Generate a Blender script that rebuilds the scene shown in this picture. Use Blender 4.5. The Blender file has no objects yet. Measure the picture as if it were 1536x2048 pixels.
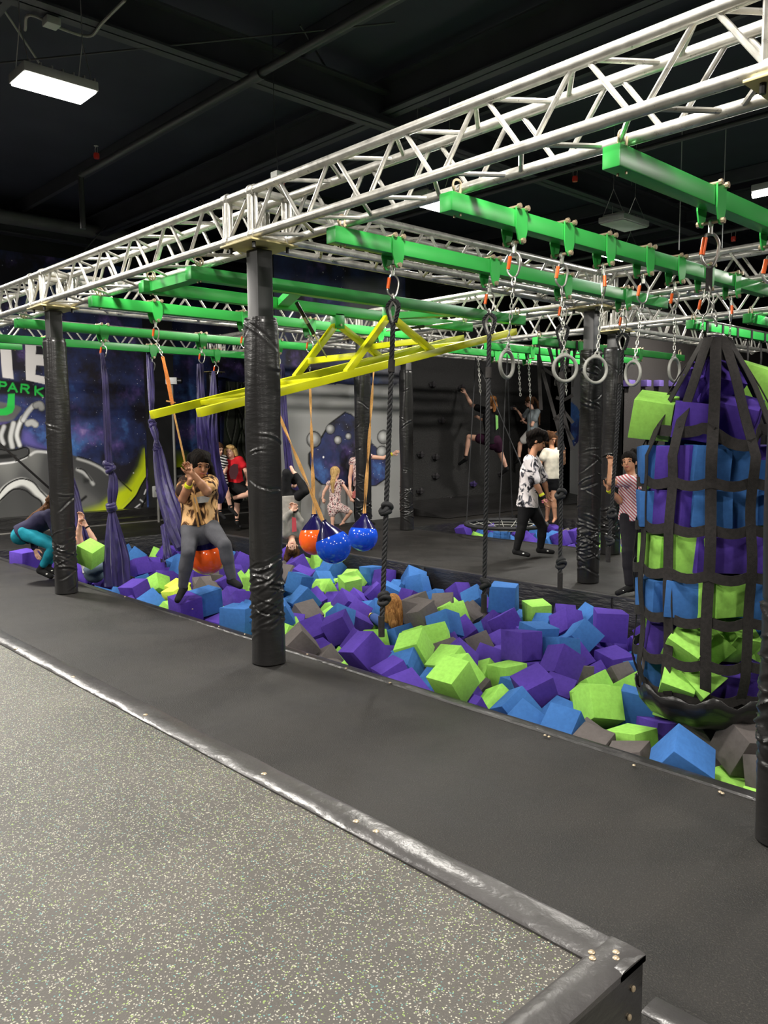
import bpy, bmesh, math, random
import numpy as np
from mathutils import Vector, Matrix, Euler

# ------------------------------------------------------------------ camera
F_PX, YAW, PITCH, ROLL = 1613.5, .814826, .0990266, -.0083672
CAM = Vector((0, 0, 1.55))
def _axes():
    f = Vector((-math.sin(YAW)*math.cos(PITCH), math.cos(YAW)*math.cos(PITCH), -math.sin(PITCH)))
    rt = Vector((math.cos(YAW), math.sin(YAW), 0)); up = rt.cross(f)
    c, s = math.cos(ROLL), math.sin(ROLL)
    return rt*c+up*s, up*c-rt*s, f
RT, UP, FW = _axes()
SC = bpy.context.scene
cd = bpy.data.cameras.new('camera'); camo = bpy.data.objects.new('camera', cd); SC.collection.objects.link(camo)
camo.matrix_world = Matrix(((RT.x, UP.x, -FW.x, CAM.x), (RT.y, UP.y, -FW.y, CAM.y), (RT.z, UP.z, -FW.z, CAM.z), (0, 0, 0, 1)))
cd.sensor_fit = 'VERTICAL'; cd.sensor_height = 24; cd.lens = F_PX/2048*24; cd.clip_start = .05; cd.clip_end = 100
SC.camera = camo
# ------------------------------------------------------------------ world, exposure
w = bpy.data.worlds.new('world'); SC.world = w; w.use_nodes = True
w.node_tree.nodes['Background'].inputs[0].default_value = (.82, .88, 1, 1)
w.node_tree.nodes['Background'].inputs[1].default_value = .07
SC.view_settings.view_transform = 'Standard'; SC.view_settings.look = 'None'
SC.view_settings.exposure = 0.2; SC.view_settings.gamma = 1; SC.view_settings.use_curve_mapping = False
LAMP_W = 175

def ray(px, py): return RT*((px-768)/F_PX)-UP*((py-1024)/F_PX)+FW
def at(px, py, d): return CAM+ray(px, py)*d
def on_z(px, py, z=0.): r = ray(px, py); return CAM+r*((z-CAM.z)/r.z)
def on_y(px, py, y): r = ray(px, py); return CAM+r*(y/r.y)
def on_x(px, py, x): r = ray(px, py); return CAM+r*(x/r.x)
def depth(p): return (Vector(p)-CAM).dot(FW)

# ------------------------------------------------------------------ materials
def lin(c): return tuple(((v/255)/12.92 if v/255 <= .04045 else ((v/255+.055)/1.055)**2.4) for v in c)
class NT:
    def __init__(s, name):
        s.m = bpy.data.materials.new(name); s.m.use_nodes = True; s.t = s.m.node_tree
        s.b = s.t.nodes['Principled BSDF']
    def n(s, typ, **kw):
        nd = s.t.nodes.new(typ)
        for k, v in kw.items():
            if k.startswith('i_'):
                key = k[2:]; key = int(key) if key.isdigit() else key.replace('_', ' ')
                nd.inputs[key].default_value = v
            else: setattr(nd, k, v)
        return nd
    def l(s, a, b): s.t.links.new(a, b)
    def coord(s, kind='Object', scale=None):
        tc = s.n('ShaderNodeTexCoord')
        if scale is None: return tc.outputs[kind]
        mp = s.n('ShaderNodeMapping'); mp.inputs['Scale'].default_value = scale
        s.l(tc.outputs[kind], mp.inputs[0]); return mp.outputs[0]
    def ramp(s, fac, stops, interp='LINEAR'):
        r = s.n('ShaderNodeValToRGB'); cr = r.color_ramp; cr.interpolation = interp
        while len(cr.elements) < len(stops): cr.elements.new(.5)
        for e, (p, c) in zip(cr.elements, stops): e.position = p; e.color = (*c[:3], 1)
        s.l(fac, r.inputs[0]); return r.outputs[0]
    def mix(s, fac, a, b, blend='MIX'):
        m = s.n('ShaderNodeMixRGB', blend_type=blend)
        for i, v in ((0, fac), (1, a), (2, b)):
            if hasattr(v, 'is_linked') or hasattr(v, 'links'): s.l(v, m.inputs[i])
            elif i == 0: m.inputs[0].default_value = v
            else: m.inputs[i].default_value = (*v[:3], 1)
        return m.outputs[0]
    def noise(s, co, scale, detail=3, rough=.5):
        nd = s.n('ShaderNodeTexNoise'); nd.inputs['Scale'].default_value = scale
        nd.inputs['Detail'].default_value = detail; nd.inputs['Roughness'].default_value = rough
        s.l(co, nd.inputs['Vector']); return nd.outputs['Fac']
    def bump(s, h, strength=.3, dist=.01):
        b = s.n('ShaderNodeBump'); b.inputs['Strength'].default_value = strength; b.inputs['Distance'].default_value = dist
        s.l(h, b.inputs['Height']); s.l(b.outputs[0], s.b.inputs['Normal'])
    def set(s, col=None, rough=None, metal=None, spec=None, **kw):
        if col is not None:
            if isinstance(col, (tuple, list)): s.b.inputs['Base Color'].default_value = (*col[:3], 1)
            else: s.l(col, s.b.inputs['Base Color'])
        if rough is not None:
            if isinstance(rough, (int, float)): s.b.inputs['Roughness'].default_value = rough
            else: s.l(rough, s.b.inputs['Roughness'])
        if metal is not None: s.b.inputs['Metallic'].default_value = metal
        if spec is not None: s.b.inputs['Specular IOR Level'].default_value = spec
        for k, v in kw.items(): s.b.inputs[k.replace('_', ' ')].default_value = v
        return s.m
M = {}
def basic(name, rgb, rough=.5, metal=0, spec=.5, var=.12, nscale=8, bump=0, bscale=60, **kw):
    t = NT(name); co = t.coord(); c = lin(rgb)
    n = t.noise(co, nscale, 4)
    lo = tuple(v*(1-var) for v in c); hi = tuple(min(1, v*(1+var)) for v in c)
    t.set(t.ramp(n, [(.3, lo), (.7, hi)]), rough, metal, spec, **kw)
    if bump: t.bump(t.noise(co, bscale, 3), bump, .005)
    M[name] = t.m; return t.m
def foam(name, rgb):
    t = NT(name); co = t.coord(); c = lin(rgb)
    n = t.noise(co, 9, 5); n2 = t.noise(co, 260, 2)
    col = t.ramp(n, [(.25, tuple(v*.88 for v in c)), (.75, tuple(min(1, v*1.1) for v in c))])
    t.set(col, .95, 0, .15); t.bump(n2, .35, .004); M[name] = t.m
foam('foam_purple', (80, 58, 150)); foam('foam_blue', (60, 106, 168)); foam('foam_green', (150, 208, 92))
foam('foam_grey', (98, 92, 90)); foam('foam_yellow', (214, 232, 84))
basic('green_paint', (52, 166, 72), .32, 0, .5, .06, 5)
basic('yellow_paint', (228, 228, 24), .35, 0, .5, .05, 5)
t = NT('aluminium'); co = t.coord('Object', (1, 1, 1))
t.set(t.ramp(t.noise(co, 14, 5), [(.3, lin((168, 166, 160))), (.7, lin((208, 206, 198)))]), t.ramp(t.noise(co, 30, 3), [(.3, (.26,)*3), (.7, (.42,)*3)]), .62, .6); M['aluminium'] = t.m
basic('steel', (190, 188, 182), .28, .85, .5, .1, 30)
basic('bolt', (176, 158, 132), .35, .6, .5, .15, 40)
basic('orange_anod', (222, 92, 28), .35, .3, .5, .05)
basic('post_paint', (30, 30, 30), .38, 0, .5, .2, 12)
def vinyl(name, rgb, rough=.3, bs=.6):
    t = NT(name); co = t.coord(); c = lin(rgb)
    n = t.noise(co, 4, 3)
    t.set(t.ramp(n, [(.3, tuple(v*.8 for v in c)), (.7, tuple(v*1.2 for v in c))]), rough, 0, .55)
    co2 = t.coord('Object', (3, 3, 9)); t.bump(t.noise(co2, 3.2, 5, .55), bs, .03); M[name] = t.m
vinyl('black_vinyl', (30, 29, 29), .3, .12)
vinyl('curb_vinyl', (34, 33, 33), .34, .35)
vinyl('strip_vinyl', (60, 58, 58), .3, .2)
basic('ply', (196, 182, 130), .6)
# deck mat: fine grain dark vinyl, soft worn patches, speckled highlights painted as pale specks
t = NT('deck_mat'); co = t.coord()
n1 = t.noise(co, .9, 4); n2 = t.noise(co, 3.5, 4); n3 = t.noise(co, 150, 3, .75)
c1 = t.ramp(n1, [(.35, lin((18, 17, 17))), (.65, lin((29, 27, 25)))])
c2 = t.mix(.35, c1, t.ramp(n2, [(.3, lin((17, 17, 17))), (.7, lin((42, 39, 36)))]))
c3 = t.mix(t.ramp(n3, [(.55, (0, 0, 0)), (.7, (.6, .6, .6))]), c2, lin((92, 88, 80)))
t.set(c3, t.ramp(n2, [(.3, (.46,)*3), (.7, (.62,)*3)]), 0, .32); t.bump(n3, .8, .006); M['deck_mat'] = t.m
# flecked rubber
t = NT('flecked_rubber'); co = t.coord()
vo = t.n('ShaderNodeTexVoronoi'); vo.inputs['Scale'].default_value = 210; vo.inputs['Randomness'].default_value = 1
wn = t.n('ShaderNodeTexNoise'); wn.inputs['Scale'].default_value = 60; t.l(co, wn.inputs['Vector'])
mv = t.n('ShaderNodeVectorMath', operation='MULTIPLY_ADD'); mv.inputs[1].default_value = (.012, .012, .012)
t.l(wn.outputs['Color'], mv.inputs[0]); t.l(co, mv.inputs[2]); t.l(mv.outputs[0], vo.inputs['Vector'])
sep = t.n('ShaderNodeSeparateColor'); t.l(vo.outputs['Color'], sep.inputs[0])
fleckc = t.ramp(sep.outputs[1], [(0, lin((160, 158, 140))), (.35, lin((124, 146, 78))), (.55, lin((84, 128, 126))), (.68, lin((136, 132, 124))), (1, lin((170, 168, 160)))], 'CONSTANT')
msk = t.ramp(sep.outputs[0], [(0, (1, 1, 1)), (.3, (0, 0, 0))], 'CONSTANT')
nb = t.noise(co, 2, 3); basec = t.ramp(nb, [(.3, lin((54, 51, 47))), (.7, lin((70, 66, 61)))])
dm = t.ramp(vo.outputs['Distance'], [(.38, (1, 1, 1)), (.55, (0, 0, 0))])
t.set(t.mix(t.mix(1, msk, dm, 'MULTIPLY'), basec, fleckc), .55, 0, .4); t.bump(vo.outputs['Distance'], .25, .003); M['flecked_rubber'] = t.m
basic('ceiling_dark', (42, 43, 54), .8, 0, .3, .15, 1.5)
basic('girder_dark', (50, 50, 56), .6, 0, .4, .15, 3)
basic('duct_dark', (78, 78, 78), .55, 0, .4, .12, 3)
basic('pipe_dark', (46, 46, 48), .45, .2, .5, .1, 10)
basic('wall_black', (24, 24, 25), .7, 0, .4, .25, 3, .5, 50)
t = NT('climb_wall'); co = t.coord(); n = t.noise(co, 46, 4, .7); n2 = t.noise(co, 1.3, 2)
t.set(t.ramp(n, [(.35, lin((20, 20, 20))), (.6, lin((34, 33, 32))), (.75, lin((70, 68, 64)))]), .55, 0, .5); t.bump(n, .8, .02); M['climb_wall'] = t.m
t = NT('sand_wall'); co = t.coord(); n = t.noise(co, 60, 4, .7)
t.set(t.ramp(n, [(.35, lin((46, 43, 42))), (.6, lin((62, 58, 56))), (.78, lin((120, 112, 104)))]), .6, 0, .5); t.bump(n, .8, .02); M['sand_wall'] = t.m
basic('trim_grey', (120, 118, 114), .4)
# mural: vertex colours are the painted shapes, alpha 0 = starry nebula
def mural_mat(name):
    t = NT(name); co = t.coord()
    ca = t.n('ShaderNodeVertexColor', layer_name='paint')
    n1 = t.noise(co, .9, 5, .62); n2 = t.noise(co, 1.6, 4, .6)
    neb = t.ramp(n1, [(.42, lin((30, 27, 38))), (.58, lin((46, 58, 108))), (.68, lin((74, 118, 184))), (.8, lin((34, 32, 60)))])
    neb2 = t.ramp(n2, [(.52, lin((26, 24, 34))), (.66, lin((100, 80, 146))), (.76, lin((180, 150, 204)))])
    m1 = t.mix(t.ramp(n2, [(.52, (0, 0, 0)), (.66, (.8, .8, .8))]), neb, neb2)
    vo = t.n('ShaderNodeTexVoronoi'); vo.inputs['Scale'].default_value = 12; t.l(co, vo.inputs['Vector'])
    st = t.ramp(vo.outputs['Distance'], [(.05, (1, 1, 1)), (.11, (0, 0, 0))])
    v2 = t.n('ShaderNodeTexVoronoi'); v2.inputs['Scale'].default_value = 2.1; t.l(co, v2.inputs['Vector'])
    st2 = t.ramp(v2.outputs['Distance'], [(.03, (1, 1, 1)), (.05, (0, 0, 0))])
    sky = t.mix(t.mix(1, st, t.ramp(t.noise(co, 1.4, 2), [(.4, (0, 0, 0)), (.58, (1, 1, 1))]), 'MULTIPLY'), m1, lin((200, 200, 214)))
    sky = t.mix(st2, sky, (1, 1, 1))
    t.set(t.mix(ca.outputs['Alpha'], sky, ca.outputs['Color']), .6, 0, .4); M[name] = t.m
mural_mat('mural_paint')
basic('skin_light', (226, 176, 152), .5, 0, .4, .05, 12); M['skin_light'].node_tree.nodes['Principled BSDF'].inputs['Subsurface Weight'].default_value = .05
basic('skin_tan', (190, 138, 106), .5, 0, .4, .05, 12)
basic('skin_mid', (172, 122, 92), .5, 0, .4, .05, 12)
def hairm(name, a, b):
    t = NT(name); co = t.coord('Object', (1, 1, .12)); n = t.noise(co, 90, 4, .6)
    t.set(t.ramp(n, [(.35, lin(a)), (.65, lin(b))]), .8, 0, .1); t.bump(n, .4, .01); M[name] = t.m
hairm('hair_black', (10, 8, 7), (26, 20, 17)); hairm('hair_brown', (52, 34, 24), (96, 66, 44))
hairm('hair_blond', (148, 112, 66), (214, 180, 122)); hairm('hair_red', (110, 66, 36), (184, 126, 74)); hairm('hair_strawberry', (120, 76, 42), (196, 142, 84))
def cloth(name, rgb, rough=.85): 
    t = NT(name); co = t.coord(); c = lin(rgb); n = t.noise(co, 10, 5)
    t.set(t.ramp(n, [(.3, tuple(v*.82 for v in c)), (.7, tuple(min(1, v*1.12) for v in c))]), rough, 0, .2)
    t.bump(t.noise(co, 22, 3), .35, .01); M[name] = t.m
for nm, c in dict(navy=(36, 34, 58), teal=(22, 122, 140), legging_grey=(84, 84, 90), cloth_black=(20, 20, 22), cloth_red=(208, 34, 44), cloth_white=(222, 218, 214),
                  cream=(222, 214, 196), cloth_grey=(150, 148, 146), slate=(128, 136, 140), hoodie=(142, 138, 132), jeans=(96, 112, 124), maroon=(52, 22, 44), pink=(226, 134, 128), sock=(24, 24, 25),
                  dark_trouser=(40, 38, 42), blue_shirt=(66, 92, 150), black_band=(16, 16, 17)).items(): cloth(nm, c)
def dye(name, stops, scale, dist=2.0, stretch=(1, 1, 1)):
    t = NT(name); co = t.coord('Object', stretch)
    nd = t.n('ShaderNodeTexNoise'); nd.inputs['Scale'].default_value = scale; nd.inputs['Detail'].default_value = 4; nd.inputs['Distortion'].default_value = dist
    t.l(co, nd.inputs['Vector'])
    t.set(t.ramp(nd.outputs['Fac'], [(p, lin(c)) for p, c in stops]), .85, 0, .2); M[name] = t.m
dye('dye_tan', [(.43, (44, 28, 20)), (.49, (110, 76, 48)), (.54, (226, 178, 122)), (.7, (240, 198, 146))], 9, 1.6, (1, 1, .6))
dye('dye_white', [(.40, (22, 22, 26)), (.46, (90, 90, 98)), (.5, (226, 218, 218)), (.7, (236, 228, 228))], 8, 1.4)
dye('floral', [(.42, (110, 52, 60)), (.47, (226, 196, 190)), (.56, (236, 214, 208)), (.62, (60, 60, 64))], 34, .6)
def stripes(name, a, b, scale, axis=(0, 0, 1)):
    t = NT(name); co = t.coord(); dp = t.n('ShaderNodeVectorMath', operation='DOT_PRODUCT'); dp.inputs[1].default_value = axis; t.l(co, dp.inputs[0])
    mt = t.n('ShaderNodeMath', operation='MULTIPLY'); mt.inputs[1].default_value = scale; t.l(dp.outputs['Value'], mt.inputs[0])
    fr = t.n('ShaderNodeMath', operation='FRACT'); t.l(mt.outputs[0], fr.inputs[0])
    t.set(t.ramp(fr.outputs[0], [(0, lin(a)), (.5, lin(b))], 'CONSTANT'), .85, 0, .2); M[name] = t.m
stripes('striped', (226, 224, 222), (24, 24, 28), 26, (.3, .2, .95)); stripes('red_stripe', (232, 222, 222), (186, 96, 104), 46, (.6, .3, .7))
t = NT('silk'); co = t.coord('Object', (1, 1, .25)); n = t.noise(co, 26, 4)
t.set(t.ramp(n, [(.3, lin((22, 13, 62))), (.7, lin((46, 32, 98)))]), .5, 0, .4); t.set(**{'Sheen Weight': .2}); t.bump(n, .4, .01); M['silk'] = t.m
basic('webbing_black', (42, 39, 38), .75, 0, .3, .3, 60, .3, 300)
basic('webbing_orange', (218, 128, 58), .7, 0, .3, .15, 60)
basic('webbing_tan', (190, 142, 82), .7, 0, .3, .15, 60)
basic('rope_black', (34, 34, 36), .65, 0, .4, .3, 120, .4, 300)
basic('ball_orange', (255, 98, 34), .14, 0, .5, .03); basic('ball_blue', (26, 74, 196), .12, 0, .5, .05); basic('ball_navy', (20, 16, 62), .15, 0, .5, .05)
basic('ring_grey', (138, 138, 132), .45, 0, .5, .08); basic('white_plastic', (214, 214, 212), .4); basic('dark_plastic', (22, 22, 22), .4)
basic('band_yellow', (226, 230, 40), .5); basic('wristband_pink', (226, 130, 150), .7)
basic('eye_dark', (30, 20, 16), .3); basic('lip', (176, 90, 84), .5); basic('logo_white', (225, 225, 220), .6); basic('logo_green', (120, 190, 90), .6)
basic('hold_grey', (52, 50, 52), .5); basic('hold_purple', (62, 50, 96), .5); basic('block_purple', (108, 90, 160), .6)
basic('red_plastic', (176, 40, 30), .4); basic('shirt_print', (60, 14, 24), .85); basic('shirt_logo', (172, 60, 70), .85); basic('dark_rubber', (24, 24, 24), .8)
basic('fixture_grey', (150, 150, 148), .5); basic('glow_white', (240, 240, 235), .5)
def emis(name, col, st):
    t = NT(name); t.set((.8, .8, .8)); t.b.inputs['Emission Color'].default_value = (*col, 1); t.b.inputs['Emission Strength'].default_value = st; M[name] = t.m
emis('lamp_glow', (1, .97, .9), 22)

# ------------------------------------------------------------------ mesh builder
class MB:
    def __init__(s): s.v = []; s.f = []; s.mi = []; s.mat = 0
    def add(s, vs, fs):
        b = len(s.v); s.v.extend([tuple(p) for p in vs]); s.f.extend([tuple(b+i for i in f) for f in fs]); s.mi.extend([s.mat]*len(fs)); return s
    def box(s, x0, x1, y0, y1, z0, z1, R=None, c=None):
        vs = [Vector((x, y, z)) for x in (x0, x1) for y in (y0, y1) for z in (z0, z1)]
        if R is not None: vs = [R@v for v in vs]
        if c is not None: vs = [v+Vector(c) for v in vs]
        return s.add(vs, ((0, 1, 3, 2), (4, 6, 7, 5), (0, 4, 5, 1), (2, 3, 7, 6), (0, 2, 6, 4), (1, 5, 7, 3)))
    def bevbox(s, sx, sy, sz, b, R=None, c=(0, 0, 0)):
        bm = bmesh.new(); bmesh.ops.create_cube(bm, size=1)
        for v in bm.verts: v.co = Vector((v.co.x*sx, v.co.y*sy, v.co.z*sz))
        bmesh.ops.bevel(bm, geom=bm.edges[:], offset=b, segments=2, affect='EDGES', profile=.6)
        vs = [(R@v.co if R else v.co)+Vector(c) for v in bm.verts]
        bm.verts.index_update(); fs = [[v.index for v in f.verts] for f in bm.faces]; bm.free(); return s.add(vs, fs)
    def prism(s, pts, off):   # planar polygon (3D points) extruded by vector off
        n = len(pts); off = Vector(off); pts = [Vector(p) for p in pts]
        fs = [tuple(range(n))[::-1], tuple(range(n, 2*n))]+[(i, (i+1) % n, n+(i+1) % n, n+i) for i in range(n)]
        return s.add(pts+[p+off for p in pts], fs)
    def tube(s, path, r, seg=10, closed=False, cap=True, sx=1., up=None, fn=None):
        P = [Vector(p) for p in path]; n = len(P); vs = []
        rad = r if isinstance(r, (list, tuple)) else [r]*n
        T = []
        for i in range(n):
            a = P[(i-1) % n] if (closed or i > 0) else P[0]; b = P[(i+1) % n] if (closed or i < n-1) else P[-1]
            T.append((b-a).normalized())
        N = Vector(up) if up is not None else (Vector((0, 0, 1)) if abs(T[0].z) < .9 else Vector((1, 0, 0)))
        N = (N-T[0]*N.dot(T[0])).normalized()
        for i in range(n):
            N = (N-T[i]*N.dot(T[i]))
            N = N.normalized() if N.length > 1e-6 else T[i].orthogonal().normalized()
            B = T[i].cross(N)
            for k in range(seg):
                a = 2*math.pi*k/seg; q = fn(i/max(1, n-1), a) if fn else 1.
                vs.append(P[i]+(N*math.cos(a)*sx+B*math.sin(a))*rad[i]*q)
        fs = []
        for i in range(n if closed else n-1):
            j = (i+1) % n
            for k in range(seg): fs.append((i*seg+k, i*seg+(k+1) % seg, j*seg+(k+1) % seg, j*seg+k))
        if cap and not closed: fs.append(tuple(range(seg))[::-1]); fs.append(tuple(range((n-1)*seg, n*seg)))
        return s.add(vs, fs)
    def cyl(s, a, b, r, seg=12, r2=None): return s.tube([a, b], [r, r if r2 is None else r2], seg)
    def strap(s, path, wid, th, nrm=None, side=None):   # flat band; side(i) gives width direction
        P = [Vector(p) for p in path]; n = len(P); vs = []; W0 = None
        for i in range(n):
            T = (P[min(n-1, i+1)]-P[max(0, i-1)]).normalized()
            if side is not None: W = Vector(side[i] if isinstance(side, list) else side)
            else: W = Vector(nrm).cross(T)
            W = (W-T*W.dot(T)); W = W.normalized() if W.length > 1e-6 else W0; W0 = W
            Nn = T.cross(W)
            for a, b in ((-1, -1), (1, -1), (1, 1), (-1, 1)): vs.append(P[i]+W*a*wid/2+Nn*b*th/2)
        fs = [(0, 1, 2, 3)[::-1], tuple(range(4*n-4, 4*n))]
        for i in range(n-1):
            for k in range(4): fs.append((i*4+k, i*4+(k+1) % 4, i*4+4+(k+1) % 4, i*4+4+k))
        return s.add(vs, fs)
    def ball(s, c, rx, ry=None, rz=None, R=None, u=20, v=12, fn=None):
        ry = rx if ry is None else ry; rz = rx if rz is None else rz; vs = [(0, 0, 1)]
        for i in range(1, v):
            for k in range(u): a = math.pi*i/v; b = 2*math.pi*k/u; vs.append((math.sin(a)*math.cos(b), math.sin(a)*math.sin(b), math.cos(a)))
        vs.append((0, 0, -1)); o = []
        for p in vs:
            q = Vector((p[0]*rx, p[1]*ry, p[2]*rz))*(fn(Vector(p)) if fn else 1)
            if R: q = R@q
            o.append(q+Vector(c))
        fs = [(0, 1+k, 1+(k+1) % u) for k in range(u)]
        for i in range(v-2):
            for k in range(u): fs.append((1+i*u+k, 1+(i+1)*u+k, 1+(i+1)*u+(k+1) % u, 1+i*u+(k+1) % u))
        L = len(vs)-1; fs += [(L, 1+(v-2)*u+(k+1) % u, 1+(v-2)*u+k) for k in range(u)]
        return s.add(o, fs)
    def lathe(s, prof, seg=28, R=None, c=(0, 0, 0)):   # prof: (r, z)
        vs = []
        for r, z in prof:
            for k in range(seg):
                a = 2*math.pi*k/seg; q = Vector((r*math.cos(a), r*math.sin(a), z)); vs.append((R@q if R else q)+Vector(c))
        fs = []
        for i in range(len(prof)-1):
            for k in range(seg): fs.append((i*seg+k, i*seg+(k+1) % seg, (i+1)*seg+(k+1) % seg, (i+1)*seg+k))
        fs.append(tuple(range(seg))[::-1]); fs.append(tuple(range((len(prof)-1)*seg, len(prof)*seg)))
        return s.add(vs, fs)
    def torus(s, c, R, r, ax=(0, 0, 1), seg=36, ring=10, squash=1., up=None):
        ax = Vector(ax).normalized(); u = (Vector(up)-ax*Vector(up).dot(ax)).normalized() if up is not None else ax.orthogonal().normalized(); v = ax.cross(u)
        P = [Vector(c)+u*math.cos(2*math.pi*k/seg)*R+v*math.sin(2*math.pi*k/seg)*R*squash for k in range(seg)]
        return s.tube(P, r, ring, closed=True, up=ax)
COL = SC.collection
def obj(name, mb, mat, parent=None, loc=None, smooth=True, angle=38):
    me = bpy.data.meshes.new(name); V = mb.v
    if parent is not None: o0 = WORLD.get(parent.name, Vector((0, 0, 0)))
    else: o0 = Vector(loc) if loc is not None else Vector((0, 0, 0))
    if o0.length > 0: V = [(p[0]-o0.x, p[1]-o0.y, p[2]-o0.z) for p in V]
    me.from_pydata(V, [], mb.f)
    for m in (mat if isinstance(mat, (list, tuple)) else [mat]): me.materials.append(M[m])
    if isinstance(mat, (list, tuple)): me.polygons.foreach_set('material_index', mb.mi)
    bm = bmesh.new(); bm.from_mesh(me); bmesh.ops.recalc_face_normals(bm, faces=bm.faces); bm.to_mesh(me); bm.free()
    if smooth:
        me.polygons.foreach_set('use_smooth', [True]*len(me.polygons)); me.set_sharp_from_angle(angle=math.radians(angle))
    o = bpy.data.objects.new(name, me); COL.objects.link(o)
    if parent is not None: o.parent = parent; WORLD[o.name] = o0
    else: o.location = o0; WORLD[o.name] = o0
    return o
WORLD = {}
def tag(o, label, cat, group=None, kind=None):
    o['label'] = label; o['category'] = cat
    if group: o['group'] = group
    o['kind'] = kind or 'thing'
    return o
def thing(name, label, cat, loc, group=None):
    o = bpy.data.objects.new(name, None); o.empty_display_size = .1; COL.objects.link(o); o.location = loc; WORLD[o.name] = Vector(loc)
    return tag(o, label, cat, group)
def struct(name, mb, mat, **kw):
    o = obj(name, mb, mat, **kw); o['kind'] = 'structure'; return o
def lerp(a, b, t): return Vector(a)*(1-t)+Vector(b)*t
def spline(pts, n=8):
    P = [Vector(p) for p in pts]; P = [P[0]*2-P[1]]+P+[P[-1]*2-P[-2]]; out = []
    for i in range(1, len(P)-2):
        for k in range(n):
            t = k/n; a, b, c, d = P[i-1:i+3]
            out.append(.5*((2*b)+(c-a)*t+(2*a-5*b+4*c-d)*t*t+(-a+3*b-3*c+d)*t**3))
    return out+[P[-2]]
rnd = random.Random(11)

# ================================================================== STRUCTURE
PIT = (-11.2, .9, 3.42, 6.64)       # front foam pit x0,x1,y0,y1
def fl(name, x0, x1, y0, y1, z0, z1, mat): return struct(name, MB().box(x0, x1, y0, y1, z0, z1), mat, smooth=False)
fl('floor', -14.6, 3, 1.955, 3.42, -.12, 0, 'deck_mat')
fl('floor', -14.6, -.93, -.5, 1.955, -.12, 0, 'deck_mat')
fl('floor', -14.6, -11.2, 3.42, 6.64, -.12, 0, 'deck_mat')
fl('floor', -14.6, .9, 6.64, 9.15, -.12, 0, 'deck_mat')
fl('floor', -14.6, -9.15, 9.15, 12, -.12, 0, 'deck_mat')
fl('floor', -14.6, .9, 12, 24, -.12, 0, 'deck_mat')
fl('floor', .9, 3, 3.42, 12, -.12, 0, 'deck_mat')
fl('floor', -11.4, 1.1, 3.3, 6.8, -1.0, -.85, 'dark_rubber')
fl('floor', -9.3, 1.1, 9.1, 12.2, -1.0, -.85, 'dark_rubber')
fl('floor', -.93, 3, -3, 1.87, -.14, -.006, 'flecked_rubber')       # lower walkway
fl('floor', -14.6, -1.02, -3, 1.66, -.1, .245, 'flecked_rubber')       # raised walkway
# deck seams
# pit curbs: padded vinyl panels
def curb(name, pts, z0, z1, th, seg):
    (xa, ya), (xb, yb) = pts; L = math.hypot(xb-xa, yb-ya); n = max(1, round(L/seg)); d = Vector((xb-xa, yb-ya, 0))/L; nr = Vector((-d.y, d.x, 0))
    mb = MB()
    R = Matrix((d, nr, Vector((0, 0, 1)))).transposed()
    for i in range(n):
        c = Vector((xa, ya, 0))+d*(L*(i+.5)/n); mb.bevbox(L/n-.012, th, z1-z0, .02, R, (c.x, c.y, (z0+z1)/2))
    return struct(name, mb, 'curb_vinyl')
curb('baseboard_back', ((-11.2, 6.66), (.9, 6.66)), -.86, .006, .06, 2.4)
curb('baseboard_left', ((-11.22, 3.42), (-11.22, 6.64)), -.86, .03, .06, 1.6)
curb('baseboard_front', ((-11.2, 3.40), (.9, 3.40)), -.86, -.012, .05, 2.4)
curb('baseboard_back', ((-9.15, 9.13), (.9, 9.13)), -.86, -.005, .05, 2.4)
curb('baseboard_back', ((-9.15, 12.02), (.9, 12.02)), -.86, .006, .05, 2.4)
curb('baseboard_left', ((-9.17, 9.15), (-9.17, 12)), -.86, .006, .05, 1.5)
# edge strips with screws (trim)
def strip(name, a, b, wid, z, mat='strip_vinyl', inward=(0, -1, 0), bulge=.006, wav=.0):
    a = Vector(a); b = Vector(b); n = max(2, int((b-a).length/.06)); inw = Vector(inward); mb = MB(); prof = [(0, -.012), (0, bulge*.5), (wid*.12, bulge), (wid*.5, bulge*1.2), (wid*.9, bulge), (wid, .001), (wid, -.012)]
    vs = []; m = len(prof)
    for i in range(n+1):
        p = a.lerp(b, i/n)
        for (u, h) in prof:
            ww = wav*math.sin(i*.9+u*20)*math.sin(i*.37) if h > .002 else 0
            vs.append((p.x+inw.x*u, p.y+inw.y*u, z+h+ww))
    fs = [(i*m+k, i*m+k+1, i*m+m+k+1, i*m+m+k) for i in range(n) for k in range(m-1)]
    mb.add(vs, fs+[tuple(range(m)), tuple(range(n*m, n*m+m))]); return struct(name, mb, mat)
strip('trim_1', (-12, 1.757, 0), (-.93, 1.757, 0), .118, .25, bulge=.008, wav=.0022)
strip('trim_2', (-.93, 1.757, 0), (-.93, -3, 0), .105, .25, inward=(-1, 0, 0), bulge=.008, wav=.002)
strip('trim_3', (-1.0, 1.955, 0), (3, 1.955, 0), .085, 0, wav=.0015)
strip('trim_4', (-11.2, 3.42, 0), (.9, 3.42, 0), .075, 0, 'curb_vinyl', bulge=.01)
strip('trim_5', (-11.2, 6.63, 0), (.9, 6.63, 0), .06, .004, 'strip_vinyl', inward=(0, 1, 0))
strip('trim_6', (-9.15, 9.15, 0), (.9, 9.15, 0), .07, 0, 'curb_vinyl')
strip('trim_7', (-13.2, 0, 0), (-13.2, 9.2, 0), .05, .01, 'trim_grey', inward=(-1, 0, 0))
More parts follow.
